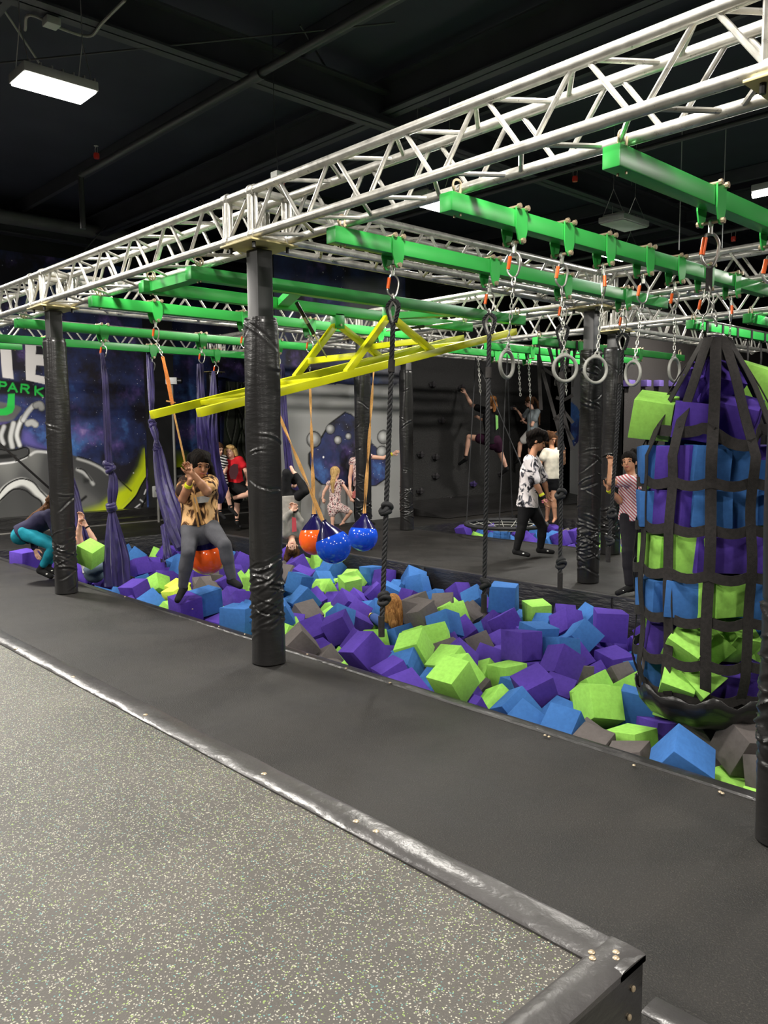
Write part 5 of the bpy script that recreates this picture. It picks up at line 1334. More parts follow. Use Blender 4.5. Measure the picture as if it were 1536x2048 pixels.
-9.963 5.900 -0.521 -0.51 -2.58 1.57 0.212
-9.685 6.330 -0.419 0.88 0.24 -2.01 0.205
-9.269 3.729 -0.393 1.57 -0.94 -1.06 0.206
-10.176 5.849 -0.347 3.10 -1.26 0.04 0.217
-10.393 6.170 -0.504 0.73 0.19 1.60 0.224
-10.015 6.420 -0.453 -1.59 -2.13 0.01 0.209
-9.819 4.261 -0.327 -0.03 2.45 -1.00 0.200
-10.100 4.438 -0.320 0.88 -2.47 1.31 0.202
-10.014 4.777 -0.265 -0.91 -2.18 -1.11 0.222
-9.991 3.629 -0.303 1.33 -1.18 0.15 0.220
-10.349 4.298 -0.283 -0.92 -0.60 0.44 0.208
-10.346 4.530 -0.401 0.54 0.56 -3.11 0.209
-10.307 4.791 -0.329 -0.18 -0.53 -0.20 0.193
-10.309 5.009 -0.301 -1.46 2.58 -0.20 0.195
-10.232 5.250 -0.312 1.24 -0.51 1.51 0.212
-10.231 5.509 -0.367 -0.72 1.22 0.67 0.197
-8.538 6.229 -0.418 -2.53 -1.16 0.79 0.210
-8.573 6.491 -0.330 -3.14 -1.39 -0.00 0.213
-8.283 3.843 -0.459 0.78 0.35 1.72 0.193
-8.401 4.377 -0.344 -1.53 -1.97 -0.93 0.210
-8.553 4.685 -0.290 0.10 -2.22 -2.15 0.215
-8.809 6.248 -0.372 0.15 1.19 -1.43 0.217
-8.826 6.496 -0.382 -0.08 0.00 -1.57 0.202
-8.748 4.814 -0.314 1.55 -1.44 1.14 0.221
-8.600 5.063 -0.301 0.22 -0.08 1.69 0.221
-8.490 5.306 -0.383 -0.96 -0.07 1.60 0.214
-8.697 5.534 -0.308 -2.92 -1.73 -0.05 0.203
-8.526 5.952 -0.424 -0.36 0.70 -2.13 0.200
-9.088 6.194 -0.432 -3.13 -0.63 -0.20 0.212
-9.093 6.448 -0.416 1.20 2.37 -0.24 0.219
-9.034 4.569 -0.372 -0.38 -0.35 1.64 0.203
-8.986 4.855 -0.315 -1.56 0.70 1.22 0.220
-8.927 5.358 -0.355 2.66 0.02 0.19 0.223
-8.837 5.951 -0.487 -0.62 -0.63 0.22 0.203
-9.383 6.457 -0.469 -0.78 -0.00 1.52 0.197
-9.339 4.566 -0.283 -0.35 2.66 0.02 0.220
-9.362 4.804 -0.305 2.43 -0.35 1.80 0.204
-9.182 4.976 -0.384 -1.40 -0.69 -2.09 0.196
-9.186 5.249 -0.375 1.97 -0.09 1.50 0.209
-9.110 5.952 -0.371 -2.17 0.19 1.54 0.214
-2.104 5.078 -0.537 1.23 -2.37 0.18 0.215
-2.111 5.369 -0.584 -3.01 -1.15 -0.19 0.195
-1.866 5.548 -0.518 0.60 -0.14 1.43 0.206
-1.844 5.773 -0.500 1.29 2.16 -0.32 0.224
-1.932 6.055 -0.521 -0.27 1.86 -1.61 0.201
-1.973 6.439 -0.618 1.57 -0.68 -1.73 0.203
-1.664 3.562 -0.504 -0.01 1.02 3.14 0.216
-1.676 3.845 -0.451 -0.22 -0.04 -1.62 0.215
-2.309 5.903 -0.546 1.13 -0.78 0.33 0.223
-2.280 6.210 -0.550 0.24 0.44 0.77 0.202
-2.246 6.482 -0.573 -1.20 1.35 0.38 0.214
-2.018 3.610 -0.453 1.68 -0.30 0.07 0.214
-1.941 3.878 -0.418 -0.72 1.50 2.34 0.224
-1.992 4.171 -0.483 1.20 -1.90 -1.13 0.207
-1.998 4.505 -0.458 -0.31 0.49 1.14 0.218
-1.916 4.746 -0.546 -1.30 -2.92 -0.11 0.212
-2.263 3.710 -0.519 -0.03 -0.36 1.62 0.214
-2.293 3.938 -0.441 -0.05 -0.17 -0.01 0.201
-2.243 4.226 -0.456 0.04 -2.97 1.42 0.220
-2.294 4.476 -0.540 2.23 0.05 1.89 0.203
-2.181 4.795 -0.477 -0.67 -2.31 -0.43 0.207
-2.370 5.042 -0.564 -2.25 -0.00 -0.02 0.207
-2.306 5.342 -0.489 -1.71 -2.73 -0.04 0.221
-2.241 5.592 -0.517 1.80 0.02 0.32 0.194
-2.624 4.782 -0.512 -1.54 -0.52 -1.09 0.206
-2.627 5.277 -0.591 0.00 0.32 1.74 0.199
-2.586 5.530 -0.543 -2.75 -0.17 1.70 0.213
-2.745 5.801 -0.594 2.75 0.15 -1.68 0.195
-2.567 6.143 -0.538 1.60 -0.54 -1.65 0.206
-2.511 6.415 -0.559 0.73 -0.09 3.03 0.222
-7.838 5.956 -0.346 1.53 3.03 -0.02 0.216
-7.591 6.459 -0.393 -0.30 2.75 -0.57 0.196
-7.276 3.665 -0.282 2.82 0.76 -0.62 0.224
-7.306 4.028 -0.227 -0.06 -2.91 1.33 0.220
-7.275 4.239 -0.350 0.20 0.66 3.09 0.213
-7.484 4.387 -0.263 1.65 0.30 -0.24 0.199
-7.321 4.636 -0.283 0.35 1.20 1.87 0.194
-7.585 4.167 -0.324 0.04 -2.75 -0.37 0.217
-7.811 4.538 -0.300 0.14 -3.03 0.73 0.221
-7.826 4.930 -0.307 0.24 1.83 2.56 0.217
-7.604 5.102 -0.330 0.84 2.63 1.02 0.219
-7.687 5.707 -0.331 -0.46 -0.33 0.41 0.209
-8.209 4.601 -0.376 2.38 -0.68 -0.33 0.223
-8.103 4.916 -0.317 0.19 -0.97 -1.50 0.223
-7.900 5.239 -0.319 -1.88 1.21 1.34 0.221
-7.885 5.517 -0.340 -1.25 0.30 1.88 0.198
-8.102 5.799 -0.388 1.36 2.65 0.17 0.208
-8.069 6.038 -0.393 -1.41 1.45 0.25 0.192
-8.052 6.442 -0.373 0.20 0.09 1.71 0.219
-8.178 5.236 -0.350 -1.18 0.22 -0.46 0.222
-8.501 5.680 -0.317 2.33 1.33 -0.38 0.206
-8.294 6.015 -0.287 0.19 2.31 1.81 0.217
-8.290 6.306 -0.385 0.58 -0.02 2.99 0.202
-8.236 3.593 -0.324 0.62 0.83 0.77 0.207
-8.072 3.998 -0.165 -0.15 -1.99 -1.19 0.220
-8.157 4.237 -0.270 1.66 1.17 -0.06 0.193
-6.426 3.616 -0.238 -1.97 1.80 -0.86 0.219
-6.633 4.285 -0.275 -0.10 -0.20 -0.23 0.206
-6.558 4.491 -0.289 -1.24 1.66 1.66 0.212
-7.116 6.325 -0.409 1.76 -0.93 -1.88 0.210
-6.672 3.621 -0.262 0.31 -0.20 2.84 0.193
-6.717 3.845 -0.285 2.76 -0.25 -1.56 0.197
-6.687 4.044 -0.435 -0.28 -0.17 -0.22 0.206
-6.855 4.590 -0.260 0.81 1.30 0.87 0.212
-6.694 5.090 -0.358 -2.01 -0.35 0.42 0.215
-7.013 4.183 -0.269 -1.13 -0.51 -1.18 0.207
-7.099 4.449 -0.276 0.44 -1.76 -0.47 0.196
-7.088 4.685 -0.258 -0.36 1.31 1.22 0.210
-7.084 4.937 -0.341 -0.41 0.06 -3.14 0.202
-7.329 4.948 -0.304 0.43 1.13 1.94 0.222
-7.363 5.701 -0.333 -2.65 -0.01 0.07 0.194
-7.485 5.963 -0.477 -0.53 2.75 -0.03 0.197
-7.334 6.428 -0.357 1.64 0.01 -1.84 0.215
-7.017 3.585 -0.379 0.48 -0.71 0.00 0.197
-7.094 3.905 -0.272 0.08 -0.35 1.12 0.219
-5.723 5.295 -0.411 1.10 -0.32 -1.53 0.209
-5.801 5.508 -0.489 -0.41 0.46 1.67 0.205
-5.835 5.729 -0.559 0.83 -1.01 0.99 0.198
-6.026 6.100 -0.328 0.69 -1.87 -0.38 0.201
-5.925 6.450 -0.334 -0.06 2.96 -1.61 0.200
-5.553 3.614 -0.289 1.89 0.17 0.29 0.220
-6.159 6.357 -0.364 -0.04 0.32 -1.89 0.203
-5.805 3.555 -0.232 1.13 -0.00 -1.57 0.203
-6.024 4.050 -0.319 -1.07 0.47 -1.20 0.206
-5.773 4.675 -0.347 0.88 -1.08 -0.05 0.206
-6.370 4.159 -0.260 -0.19 -0.56 -0.12 0.221
-6.072 4.405 -0.428 -2.04 -2.23 0.38 0.208
-6.049 4.648 -0.440 -2.73 -0.93 -0.14 0.201
-6.190 4.878 -0.329 -1.61 -0.72 1.26 0.211
-6.019 5.244 -0.355 2.47 -0.00 1.15 0.222
-6.434 4.936 -0.337 1.51 0.35 2.79 0.219
-6.538 5.541 -0.358 -2.93 -0.12 -1.00 0.208
-6.535 6.223 -0.483 -0.46 -0.89 1.68 0.207
-6.389 6.475 -0.399 2.85 -0.84 0.03 0.195
-6.146 3.559 -0.255 -3.05 0.00 -1.57 0.211
-2.981 5.197 -0.499 1.62 -0.67 -0.22 0.220
-2.901 5.587 -0.520 -1.49 3.00 -0.11 0.198
-2.933 5.813 -0.516 1.13 -1.14 0.43 0.201
-2.826 6.150 -0.609 0.96 -0.04 3.03 0.196
-2.790 6.424 -0.566 1.77 -0.30 2.29 0.195
-2.496 3.571 -0.513 1.72 2.90 0.03 0.204
-2.559 3.813 -0.458 -0.31 0.02 -1.66 0.213
-2.581 4.129 -0.506 -2.76 -0.54 1.31 0.202
-3.178 6.129 -0.526 -0.11 -2.11 0.04 0.200
-3.065 6.441 -0.578 1.08 2.31 1.20 0.222
-2.945 3.562 -0.492 2.27 0.03 -1.57 0.211
-2.867 3.780 -0.453 0.83 1.38 2.30 0.203"""
CUBES = [tuple(float(v) for v in l.split()) for l in CUBE_DATA.strip().splitlines()]
# colour observed at places in the pit (full picture pixels)
def grid(s, ox, oy, d): 
    out = []
    for it in d.split(';'):
        c, rest = it.strip()[0], it.strip()[1:]; x, y = rest.split(','); out.append((ox+float(x)/s, oy+float(y)/s, c))
    return out
SPOTS = grid(2.844, 560, 1120, "P80,45;G185,35;K240,45;B215,65;B320,55;K40,65;B105,85;G200,115;G310,80;G410,80;B490,90;P540,110;B660,120;B70,170;P360,125;G430,115;P450,150;P535,145;G270,130;B265,165;P200,197;P345,195;P395,220;G520,215;K280,225;Y170,235;K120,265;B335,250;P445,240;B520,255;P430,290;G265,285;B95,280;P720,190;B820,180;K800,215;K925,215;P1035,210;B1080,225;K1100,255;P1235,255;B1295,150;G1400,275;B1390,325;B750,270;G950,270;B850,315;B970,310;P1050,330;P355,320;P145,350;P230,350;G490,340;P720,380;B340,430;P490,445;P250,475;G160,475;K70,440;G30,400;P610,480;G820,380;G740,450;P860,470;P950,420;K1030,450;B1150,350;P1040,500;G960,535;K690,505;K300,530;P210,520;G430,530;P580,540;B710,555;P590,605;G850,580;P750,640;G1110,600;P1210,515;P1300,400;P1400,460;B1410,530;G1320,605;P1460,580;B945,650;K1180,680;K1180,745;B1360,690;P1040,790;B1390,770;G1240,800;P1260,850;P1480,690;B1460,850;P710,690")
SPOTS += grid(2.866, 1000, 1200, "P630,30;P750,100;G180,45;G230,85;B150,80;P350,95;B480,110;B270,135;P390,150;P530,175;P640,200;P690,235;B350,190;P170,230;G270,215;P60,170;B150,300;P470,240;P330,290;P655,280;Y610,330;K390,345;B755,340;K690,400;P530,380;P220,355;G80,380;P350,415;B110,450;P160,415;B450,440;G640,440;G530,500;G800,490;P280,470;B820,560;P500,580;P640,540;B220,620;P480,720;G700,700;P960,690;K1090,690;K1340,690;B1450,640;K470,790;K750,820;B640,850;B860,860;B1030,880;P1270,820;K1450,850;G1220,1020;P50,620;G40,585;K1000,660")
SPOTS += grid(2.954, 0, 820, "P150,880;P320,920;B760,830;B830,860;G930,830;B905,850;P890,900;P840,880;K935,880;G785,910;K810,925;B830,950;P935,965;B835,985;P1020,820;B1035,880;P1025,920;P1020,980;K920,935;P850,1020;G940,1000;Y990,1050;B760,1070;P820,1095;B920,1095;K960,1135;P1010,1090;G1030,1165;P1150,1100;B1200,1050;K1210,1020;P1270,1055;P1310,1020;G1430,1000;G1245,1105;G1270,1140;P1380,1110;P1350,1080;P1230,1190;P1070,1190;B1410,1170;P1300,1210;P1320,1180;P1430,920;Y1430,895;P1420,870;B1410,845;P1440,840;K1250,980;P1150,960;B570,1020;P545,1000")
CN = {'P': ('foam_purple', 'purple'), 'B': ('foam_blue', 'blue'), 'G': ('foam_green', 'lime'), 'K': ('foam_grey', 'grey'), 'Y': ('foam_yellow', 'yellow')}
def cube_mesh(seed, mat):
    k = random.Random(seed); me = bpy.data.meshes.new('foam_cube'); bm = bmesh.new(); bmesh.ops.create_cube(bm, size=1)
    for v in bm.verts: v.co += Vector([k.uniform(-.035, .035) for _ in range(3)])
    bmesh.ops.bevel(bm, geom=bm.edges[:], offset=.02, segments=2, affect='EDGES', profile=.5)
    if seed % 3 == 0:      # a bitten corner
        c = max(bm.verts, key=lambda v: v.co.x+v.co.y*.9+v.co.z*.95).co.copy()
        for v in bm.verts:
            dd = (v.co-c).length
            if dd < .12: v.co *= .93
    bm.to_mesh(me); bm.free(); me.materials.append(M[mat]); me.polygons.foreach_set('use_smooth', [True]*len(me.polygons)); me.set_sharp_from_angle(angle=math.radians(30)); return me
CM = {c: [cube_mesh(i*7+ord(c), CN[c][0]) for i in range(5)] for c in CN}
def pxof(p):
    q_ = Vector(p)-CAM; z = q_.dot(FW); return 768+F_PX*q_.dot(RT)/z, 1024-F_PX*q_.dot(UP)/z
def nearest(px, py):
    return min(SPOTS, key=lambda s: (s[0]-px)**2+((s[1]-py)*1.6)**2)[2]
LAND = [((-10.3), 'below the purple silks'), (-8.9, 'near the green cube being thrown'), (-7.9, 'right of the left padded post'), (-7.0, 'under the rider'), (-6.0, 'left of the near post'), (-5.0, 'right of the near post'), (-4.2, 'beside the child in the cubes'), (-3.4, 'under the second rope'), (-2.5, 'left of the net bag'), (-1.7, 'under the net bag'), (0, 'right of the net bag')]
def zone(p):
    px, py = pxof(p); row = 'by the back curb' if p[1] > 5.85 else ('rear half' if p[1] > 5.1 else ('mid-pit' if p[1] > 4.3 else 'by the front edge'))
    cols = [(170, 'at the far left'), (260, 'by the silk skirt'), (340, 'left of rider'), (430, 'under the rider'), (500, 'left of the near post'), (600, 'right of the near post'), (700, 'below blue balls'), (800, 'by the buried child'), (900, 'past the buried child'), (1000, 'near the second rope'), (1110, 'below the ring posts'), (1250, 'left of the net bag'), (1400, 'under the net bag'), (2000, 'right of the net bag')]
    return row, next(n for x, n in cols if px < x or x == 2000)
def tiltname(e):
    R = Euler(e).to_matrix(); m = sorted(abs(R[2][k]) for k in range(3))
    return 'lying flat' if m[2] > .965 else ('corner-up' if m[2] < .74 and m[0] > .3 else ('edge-up' if m[0] < .2 and m[2] < .9 else 'tilted'))
lab_groups = {}
def place_cube(loc, eul, size, c, k):
    o = bpy.data.objects.new('foam_cube', CM[c][k % 5]); COL.objects.link(o); o.location = loc; o.rotation_euler = eul; o.scale = (size*1.0,)*3; return o
# cubes that stand up at places the photo shows
SPECIAL = [(1000, 1190, 'B'), (1222, 1232, 'P'), (1262, 1245, 'P'), (480, 1231, 'B'), (967, 1258, 'B'), (885, 1355, 'B')]
rest = MB()
NIND = 206
for k, (x, y, z, a, b, c, s) in enumerate(CUBES):
    px, py = pxof((x, y, z+.1)); col = nearest(px, py)
    if abs(px-778) < 42 and 1190 < py < 1300 and depth((x, y, z)) < 7.8 and z > -.34: z -= .15
    if k < NIND:
        o = place_cube((x, y, z), (a, b, c), s, col, k); row, zn = zone((x, y, z))
        lab_groups.setdefault((CN[col][1], tiltname((a, b, c)), row, zn), []).append((px, o))
    else:
        rest.mat = 'PBGKY'.index(col); rest.bevbox(s, s, s, .006, Euler((a, b, c)).to_matrix(), (x, y, z))
o = obj('foam_cube_bed', rest, [CN[c][0] for c in 'PBGKY'], loc=(-6, 5, -.5)); tag(o, 'buried lower foam cubes filling the pit under the visible ones', 'foam cubes', kind='stuff')
def flush_labels(grp):
    for (cn, tl, row, zn), lst in lab_groups.items():
        lst.sort(key=lambda v: v[0]); n = len(lst)
        for i, (px, o) in enumerate(lst):
            suf = '' if n == 1 else (', left one' if i == 0 and n == 2 else ', right one' if n == 2 else ', %s from left' % (ORD+['eighth', 'ninth', 'tenth', 'next'])[min(i, 9)])
            tag(o, '%s foam cube %s %s %s%s' % (cn, tl, row, zn, suf), 'foam cube', grp)
    lab_groups.clear()
flush_labels('foam cubes in the front pit')
tag(place_cube(on_z(1000, 1205, -.04)+Vector((-.05, .12, .02)), (.0, .02, .52), .25, 'B', 2), 'large upright blue cube against the back curb right of the second rope', 'foam cube', 'foam cubes in the front pit')
tag(place_cube(on_z(1220, 1250, -.08), (.0, .03, .65), .25, 'P', 1), 'upright dark purple cube just left of the net bag at the back curb', 'foam cube', 'foam cubes in the front pit')
tag(place_cube(on_z(478, 1240, -.02), (.0, .03, .5), .24, 'B', 1), 'upright blue cube touching the left side of the near post', 'foam cube', 'foam cubes in the front pit')
tag(place_cube(at(181, 1108, 8.75), (.3, .35, .5), .21, 'G', 3), 'lime green cube in the air beside the left padded post', 'foam cube', 'foam cubes in the front pit')
tag(place_cube(on_z(50, 1122, .02), (.02, .03, .3), .25, 'P', 3), 'purple cube at the far left beside the bending person', 'foam cube', 'foam cubes in the front pit')
# second pit: fewer, smaller in view
k2 = random.Random(8); n2 = 0
for (x, y, z, a, b, c, s) in CUBES[:250]:
    X2, Y2 = x+2.05, y+5.72
    if X2 > -3.2 or X2 < -9.0 or Y2 > 11.85 or Y2 < 9.3: continue
    z = z+.0
    px, py = pxof((X2, Y2, z))
    if Y2 < 9.6 and z < -.25: continue
    col = k2.choice('PPPBBBGGKP'); o = place_cube((X2, Y2, z-.03), (a, b, c), s, col, n2); n2 += 1
    row = 'front' if Y2 < 10.3 else 'back'
    zn = 'left of the net swing' if px < 960 else 'under the net swing' if px < 1060 else 'left of the ringed post' if px < 1150 else 'between posts and girl' if px < 1260 else 'right of the girl'
    lab_groups.setdefault((CN[col][1], tiltname((a, b, c)), 'in rear pit '+row, zn), []).append((px, o))
flush_labels('foam cubes in the rear pit')

# ================================================================== NET BAG
BC = on_z(1420, 1398, .0); BD = depth(C1[0]); BX = Vector((-1.869, 4.093, 0)); Rb = .352; zb0, zsh = .12, 1.42
bt = thing('cargo_net_bag', 'large hanging bag of black webbing net filled with foam cubes', 'net bag', (BX.x, BX.y, .1))
e = carabiner(C1[0], 'large silver carabiner with orange gate above the net bag', rot=1.0, sc=1.3, grp='carabiners on the bag beam')
carabiner(C1[1], 'silver carabiner cut by the right edge on the bag beam', rot=.5, sc=1.2, grp='carabiners on the bag beam')
ztop = 2.02
chain(e-Vector((0, 0, .10)), Vector((BX.x, BX.y, ztop+.05)), 'dark chain between the big carabiner and the net bag', L=.045, w=.011, r=.0045)
tag(obj('sling_loop', MB().strap([e, e-Vector((0, 0, .12))], .03, .012, side=(1, 1, 0)), 'webbing_black', loc=e), 'short black sling under the big carabiner of the net bag', 'strap')
mb = MB(); mb.torus((BX.x, BX.y, ztop), .036, .011, ax=(.1, .2, 1), seg=24, ring=10); obj('lifting_ring', mb, 'steel', bt)
toc = Vector((-BX.x, -BX.y, 0)).normalized(); a0 = math.atan2(toc.y, toc.x)+.0
def Rprof(z):
    if z > zsh: return .035+(Rb-.035)*min(1, (ztop-z)/(ztop-zsh))**.85
    if z < .32: return Rb*(.66+.34*((z-zb0)/(.32-zb0))**.5)
    return Rb*(1+.02*math.sin(z*9))
def bp(ang, z, dr=0): r = Rprof(z)+dr; return Vector((BX.x+r*math.cos(a0+ang), BX.y+r*math.sin(a0+ang), z))
for k in range(12):
    ang = 2*math.pi*k/12; zs = list(np.linspace(ztop-.01, zsh, 8))+list(np.linspace(zsh-.06, .34, 22))+[.28, .22, .17, zb0]
    P = [bp(ang+.01*math.sin(z*8+k*2), z, .016+.006*math.sin(z*14+k)) for z in zs]
    sd = [Vector((-math.sin(a0+ang), math.cos(a0+ang), 0))]*len(P)
    obj('vertical_strap', MB().strap(P, .052 if k % 12 not in (3, 9) else .05, .004, side=sd), 'webbing_black', bt)
for j, z in enumerate((1.50, 1.30, 1.075, .85, .625, .41, .235)):
    P = []; n = 72
    for i in range(n+1):
        an = 2*math.pi*i/n; sag = -.022*abs(math.sin(6*an)) if j else -.10*abs(math.sin(3*an+.4))*(.6+.4*math.sin(an*2))+.06
        dr = .012+.012*math.sin(6*an)**2*(1 if j else -3); P.append(bp(an, z+sag, dr))
    obj('horizontal_strap', MB().strap(P[:-1]+[P[0]], .05 if j else .055, .004, side=(0, 0, 1)), 'webbing_black', bt)
mb = MB(); prof = [(.001, .0), (.12, .005), (.22, .03), (.30, .07), (.355, .14), (.378, .215)]; n = 60; vs = []
for r, z in prof:
    r *= .95
    for i in range(n): an = 2*math.pi*i/n; wv = .018*math.sin(an*12)+.01*math.sin(an*7+1); vs.append((BX.x+(r+.006*math.sin(an*18)*(z > .1))*math.cos(a0+an), BX.y+r*math.sin(a0+an), z+(wv*(z/.2)))) 
fs = [(i*n+k, i*n+(k+1) % n, (i+1)*n+(k+1) % n, (i+1)*n+k) for i in range(len(prof)-1) for k in range(n)]
mb.add(vs, fs); ob = obj('base_cloth', mb, 'black_vinyl', bt, angle=70); md = ob.modifiers.new('thick', 'SOLIDIFY'); md.thickness = .006
# cubes inside, by layer: (angle offset from the viewer in fraction, colour)
def bag_cube(px, py, back, col, eul, lab, s=.185):
    d0 = depth((BX.x, BX.y, 1)); dx = (px-1418)/F_PX*d0; rr_ = Rb-.135
    dd = math.sqrt(max(0.0, rr_*rr_-min(dx*dx*.62, rr_*rr_))); p = at(1418+(px-1418)*.86, py, d0-dd+back+(.05 if s < .17 else 0))
    o = place_cube(p, eul, s*1.02, col, int(px)); tag(o, lab, 'foam cube', 'foam cubes in the net bag')
rowsB = [(927, 1.19, [(1300, 'B', .35), (1335, 'P', .2), (1372, 'P', .9), (1412, 'B', .5), (1462, 'B', .75), (1512, 'P', .6), (1545, 'P', .3)], 'second'),
         (1015, .97, [(1298, 'B', .3), (1335, 'P', .8), (1366, 'P', .75), (1420, 'B', .3), (1466, 'B', .95), (1512, 'B', .2), (1545, 'P', .5)], 'third'),
         (1105, .75, [(1312, 'G', .85), (1358, 'G', .2), (1400, 'P', .8), (1448, 'P', .6), (1492, 'P', .2), (1540, 'P', .4)], 'fourth'),
         (1193, .53, [(1306, 'B', .7), (1360, 'B', .2), (1396, 'G', 1.0), (1446, 'G', .7), (1488, 'B', .3), (1540, 'B', .5)], 'fifth')]
for py, z, row, nm in rowsB:
    for i, (px, c, rot) in enumerate(row):
        bag_cube(px, py, .03*((i*7) % 3), c, (.03*math.sin(i*3+py), .03*math.cos(i+py), rot+.3), '%s foam cube in the %s layer of the net bag, %s from left' % (CN[c][1], nm, ORD[i]), .175 if i % 2 else .185)
for i, (px, py, back, c, eu) in enumerate(((1310, 1278, 0, 'P', (0, .1, .6)), (1368, 1290, 0, 'G', (.7, .5, .2)), (1425, 1282, .05, 'G', (.3, .7, .6)), (1475, 1278, 0, 'G', (.6, .2, 1.1)), (1520, 1290, .05, 'G', (.2, .8, .1)))):
    bag_cube(px, py, back, c, eu, '%s foam cube tilted in the sixth layer of the net bag, %s from left' % (CN[c][1], ORD[i]), .165)
for i, (px, py, back, c, eu) in enumerate(((1308, 1345, .05, 'B', (.1, .1, .4)), (1350, 1358, 0, 'G', (.9, .2, .4)), (1395, 1362, .02, 'G', (.7, .7, .1)), (1450, 1362, .04, 'P', (.3, .1, .6)), (1500, 1352, 0, 'P', (.2, .4, .9)))):
    bag_cube(px, py, back, c, eu, '%s foam cube in the lowest layer of the net bag, %s from left' % (CN[c][1], ORD[i]), .165)
for (px, py, back, c, eu, s, lab) in ((1292, 832, .0, 'G', (.25, .15, .35), .2, 'lime green foam cube poking out at the upper left of the net bag'), (1378, 842, .05, 'P', (.05, .1, .5), .18, 'purple foam cube under the wavy strap at the upper left of the bag'), (1480, 840, .02, 'P', (.3, .25, .3), .2, 'large purple foam cube tilted at the upper right of the net bag'),
        (1385, 772, .14, 'P', (.55, .4, .5), .16, 'purple foam cube at the top of the net bag, left of the middle strap'), (1440, 768, .13, 'P', (.7, .2, .9), .17, 'purple foam cube at the very top of the net bag, right of the middle strap'), (1528, 770, .2, 'G', (.2, .3, .6), .19, 'lime green foam cube at the right edge beside the bag top')):
    bag_cube(px, py, back, c, eu, lab, s)
kk = 0; rb = MB()
for z in (.3, .5, .7, .9, 1.1, 1.3, 1.45):     # behind and inside the front ones
    for an in (None, 1.9, 2.7, 3.5, 4.3):
        kk += 1; rr_ = 0 if an is None else (.22 if z < 1.4 else .12); an = an or .3; rb.mat = kk*3 % 4
        rb.bevbox(.185, .185, .185, .006, Euler((0, 0, an+.3)).to_matrix(), (BX.x+rr_*math.cos(a0+an), BX.y+rr_*math.sin(a0+an), z))
tag(obj('foam_cube_filling', rb, [CN[c][0] for c in 'PBGK'], loc=(BX.x, BX.y, .3)), 'foam cubes packed behind the front ones inside the net bag', 'foam cubes', kind='stuff')

# ================================================================== BACKGROUND GEAR
NS = at(1012, 1048, depth((-6.75, 10.3, .35))); t = thing('net_swing', 'round black net swing hanging low over the rear foam pit', 'swing', NS)
rsw = .60; obj('rim', MB().torus(NS, rsw, .03, seg=48, ring=8), 'rope_black', t)
mb = MB()
for k in range(16): a = 2*math.pi*k/16; mb.tube([NS+Vector((math.cos(a)*rsw*f, math.sin(a)*rsw*f, -.10*(1-f*f))) for f in (.12, .4, .7, 1)], .006, 5)
for f in (.15, .4, .65, .85): mb.torus(NS+Vector((0, 0, -.10*(1-f*f))), rsw*f, .006, seg=32, ring=5)
obj('net', mb, 'webbing_tan' if False else 'ring_grey', t)
for k in range(4): a = .5+math.pi/2*k; obj('suspension_rope', MB().cyl(NS+Vector((math.cos(a)*rsw, math.sin(a)*rsw, 0)), Vector((NS.x, NS.y, 2.66)) if k % 2 else Vector((NS.x-.6, NS.y, 2.66)), .008, 6), 'rope_black', t)
# chains with small hooks over the rear pit
for i, (x, y0, y1, lab) in enumerate(((956, 712, 790, 'in front of the left climber'), (1036, 706, 792, 'between the two climbers'), (1056, 722, 800, 'in front of the right climber'), (1128, 690, 790, 'seen through the second ring'))):
    dd = depth(on_x(x, y0, (-7.75, -7.1, -7.1, -6.3)[i])); a = at(x, y0, dd); b = at(x+5, y1, dd)
    chain(a+Vector((0, 0, max(0, 2.66-a.z))), b, 'thin hanging chain '+lab, 'rear chains', L=.05, w=.012, r=.005)
    c_ = b+Vector((0, 0, .03)); i in (0, 2) and tag(obj('hanging_rope', MB().cyl(c_, Vector((c_.x, c_.y, 1.2)), .006, 6), 'rope_black', loc=c_), 'thin black line under the chain '+lab, 'rope', 'rear lines')
# black straps on the rear beams
def bands(x, ys, drop_, lab):
    for i, y in enumerate(ys):
        mb = MB(); p = [Vector((x-.05, y, 2.75)), Vector((x+.05, y, 2.75)), Vector((x+.052, y, 2.63)), Vector((x-.052, y, 2.63)), Vector((x-.052, y, 2.75))]; mb.strap(p, .045, .006, side=(0, 1, 0))
        mb.strap([Vector((x, y, 2.64)), Vector((x, y+.03, 2.64-drop_*.5)), Vector((x, y-.02, 2.64-drop_))], .045, .005, side=(0, 1, 0))
        tag(obj('black_strap', mb, 'webbing_black', loc=(x, y, 2.7)), 'black strap looped over the green beam %s, %s from the left' % (lab, ORD[i]), 'strap', 'straps '+lab)
bands(-4.24, [8.95, 9.35, 9.75, 10.15, 10.55, 10.95, 11.35], .45, 'behind the bag top')
bands(-6.3, [9.1, 9.5, 9.9, 10.3], .5, 'behind the second ring')
# hanging dark curtain panel behind bag
mb = MB(); n = 26
vs = [(-4.4+.04*math.sin(i*1.3), 9.3+i*.11, z) for i in range(n) for z in (2.3, 1.25)]; mb.add(vs, [(2*i, 2*i+2, 2*i+3, 2*i+1) for i in range(n-1)])
o = tag(obj('hanging_curtain', mb, 'webbing_black', loc=(-4.4, 9.3, 2.3)), 'black cloth hanging behind the top of the net bag at right', 'curtain'); md = o.modifiers.new('t', 'SOLIDIFY'); md.thickness = .01
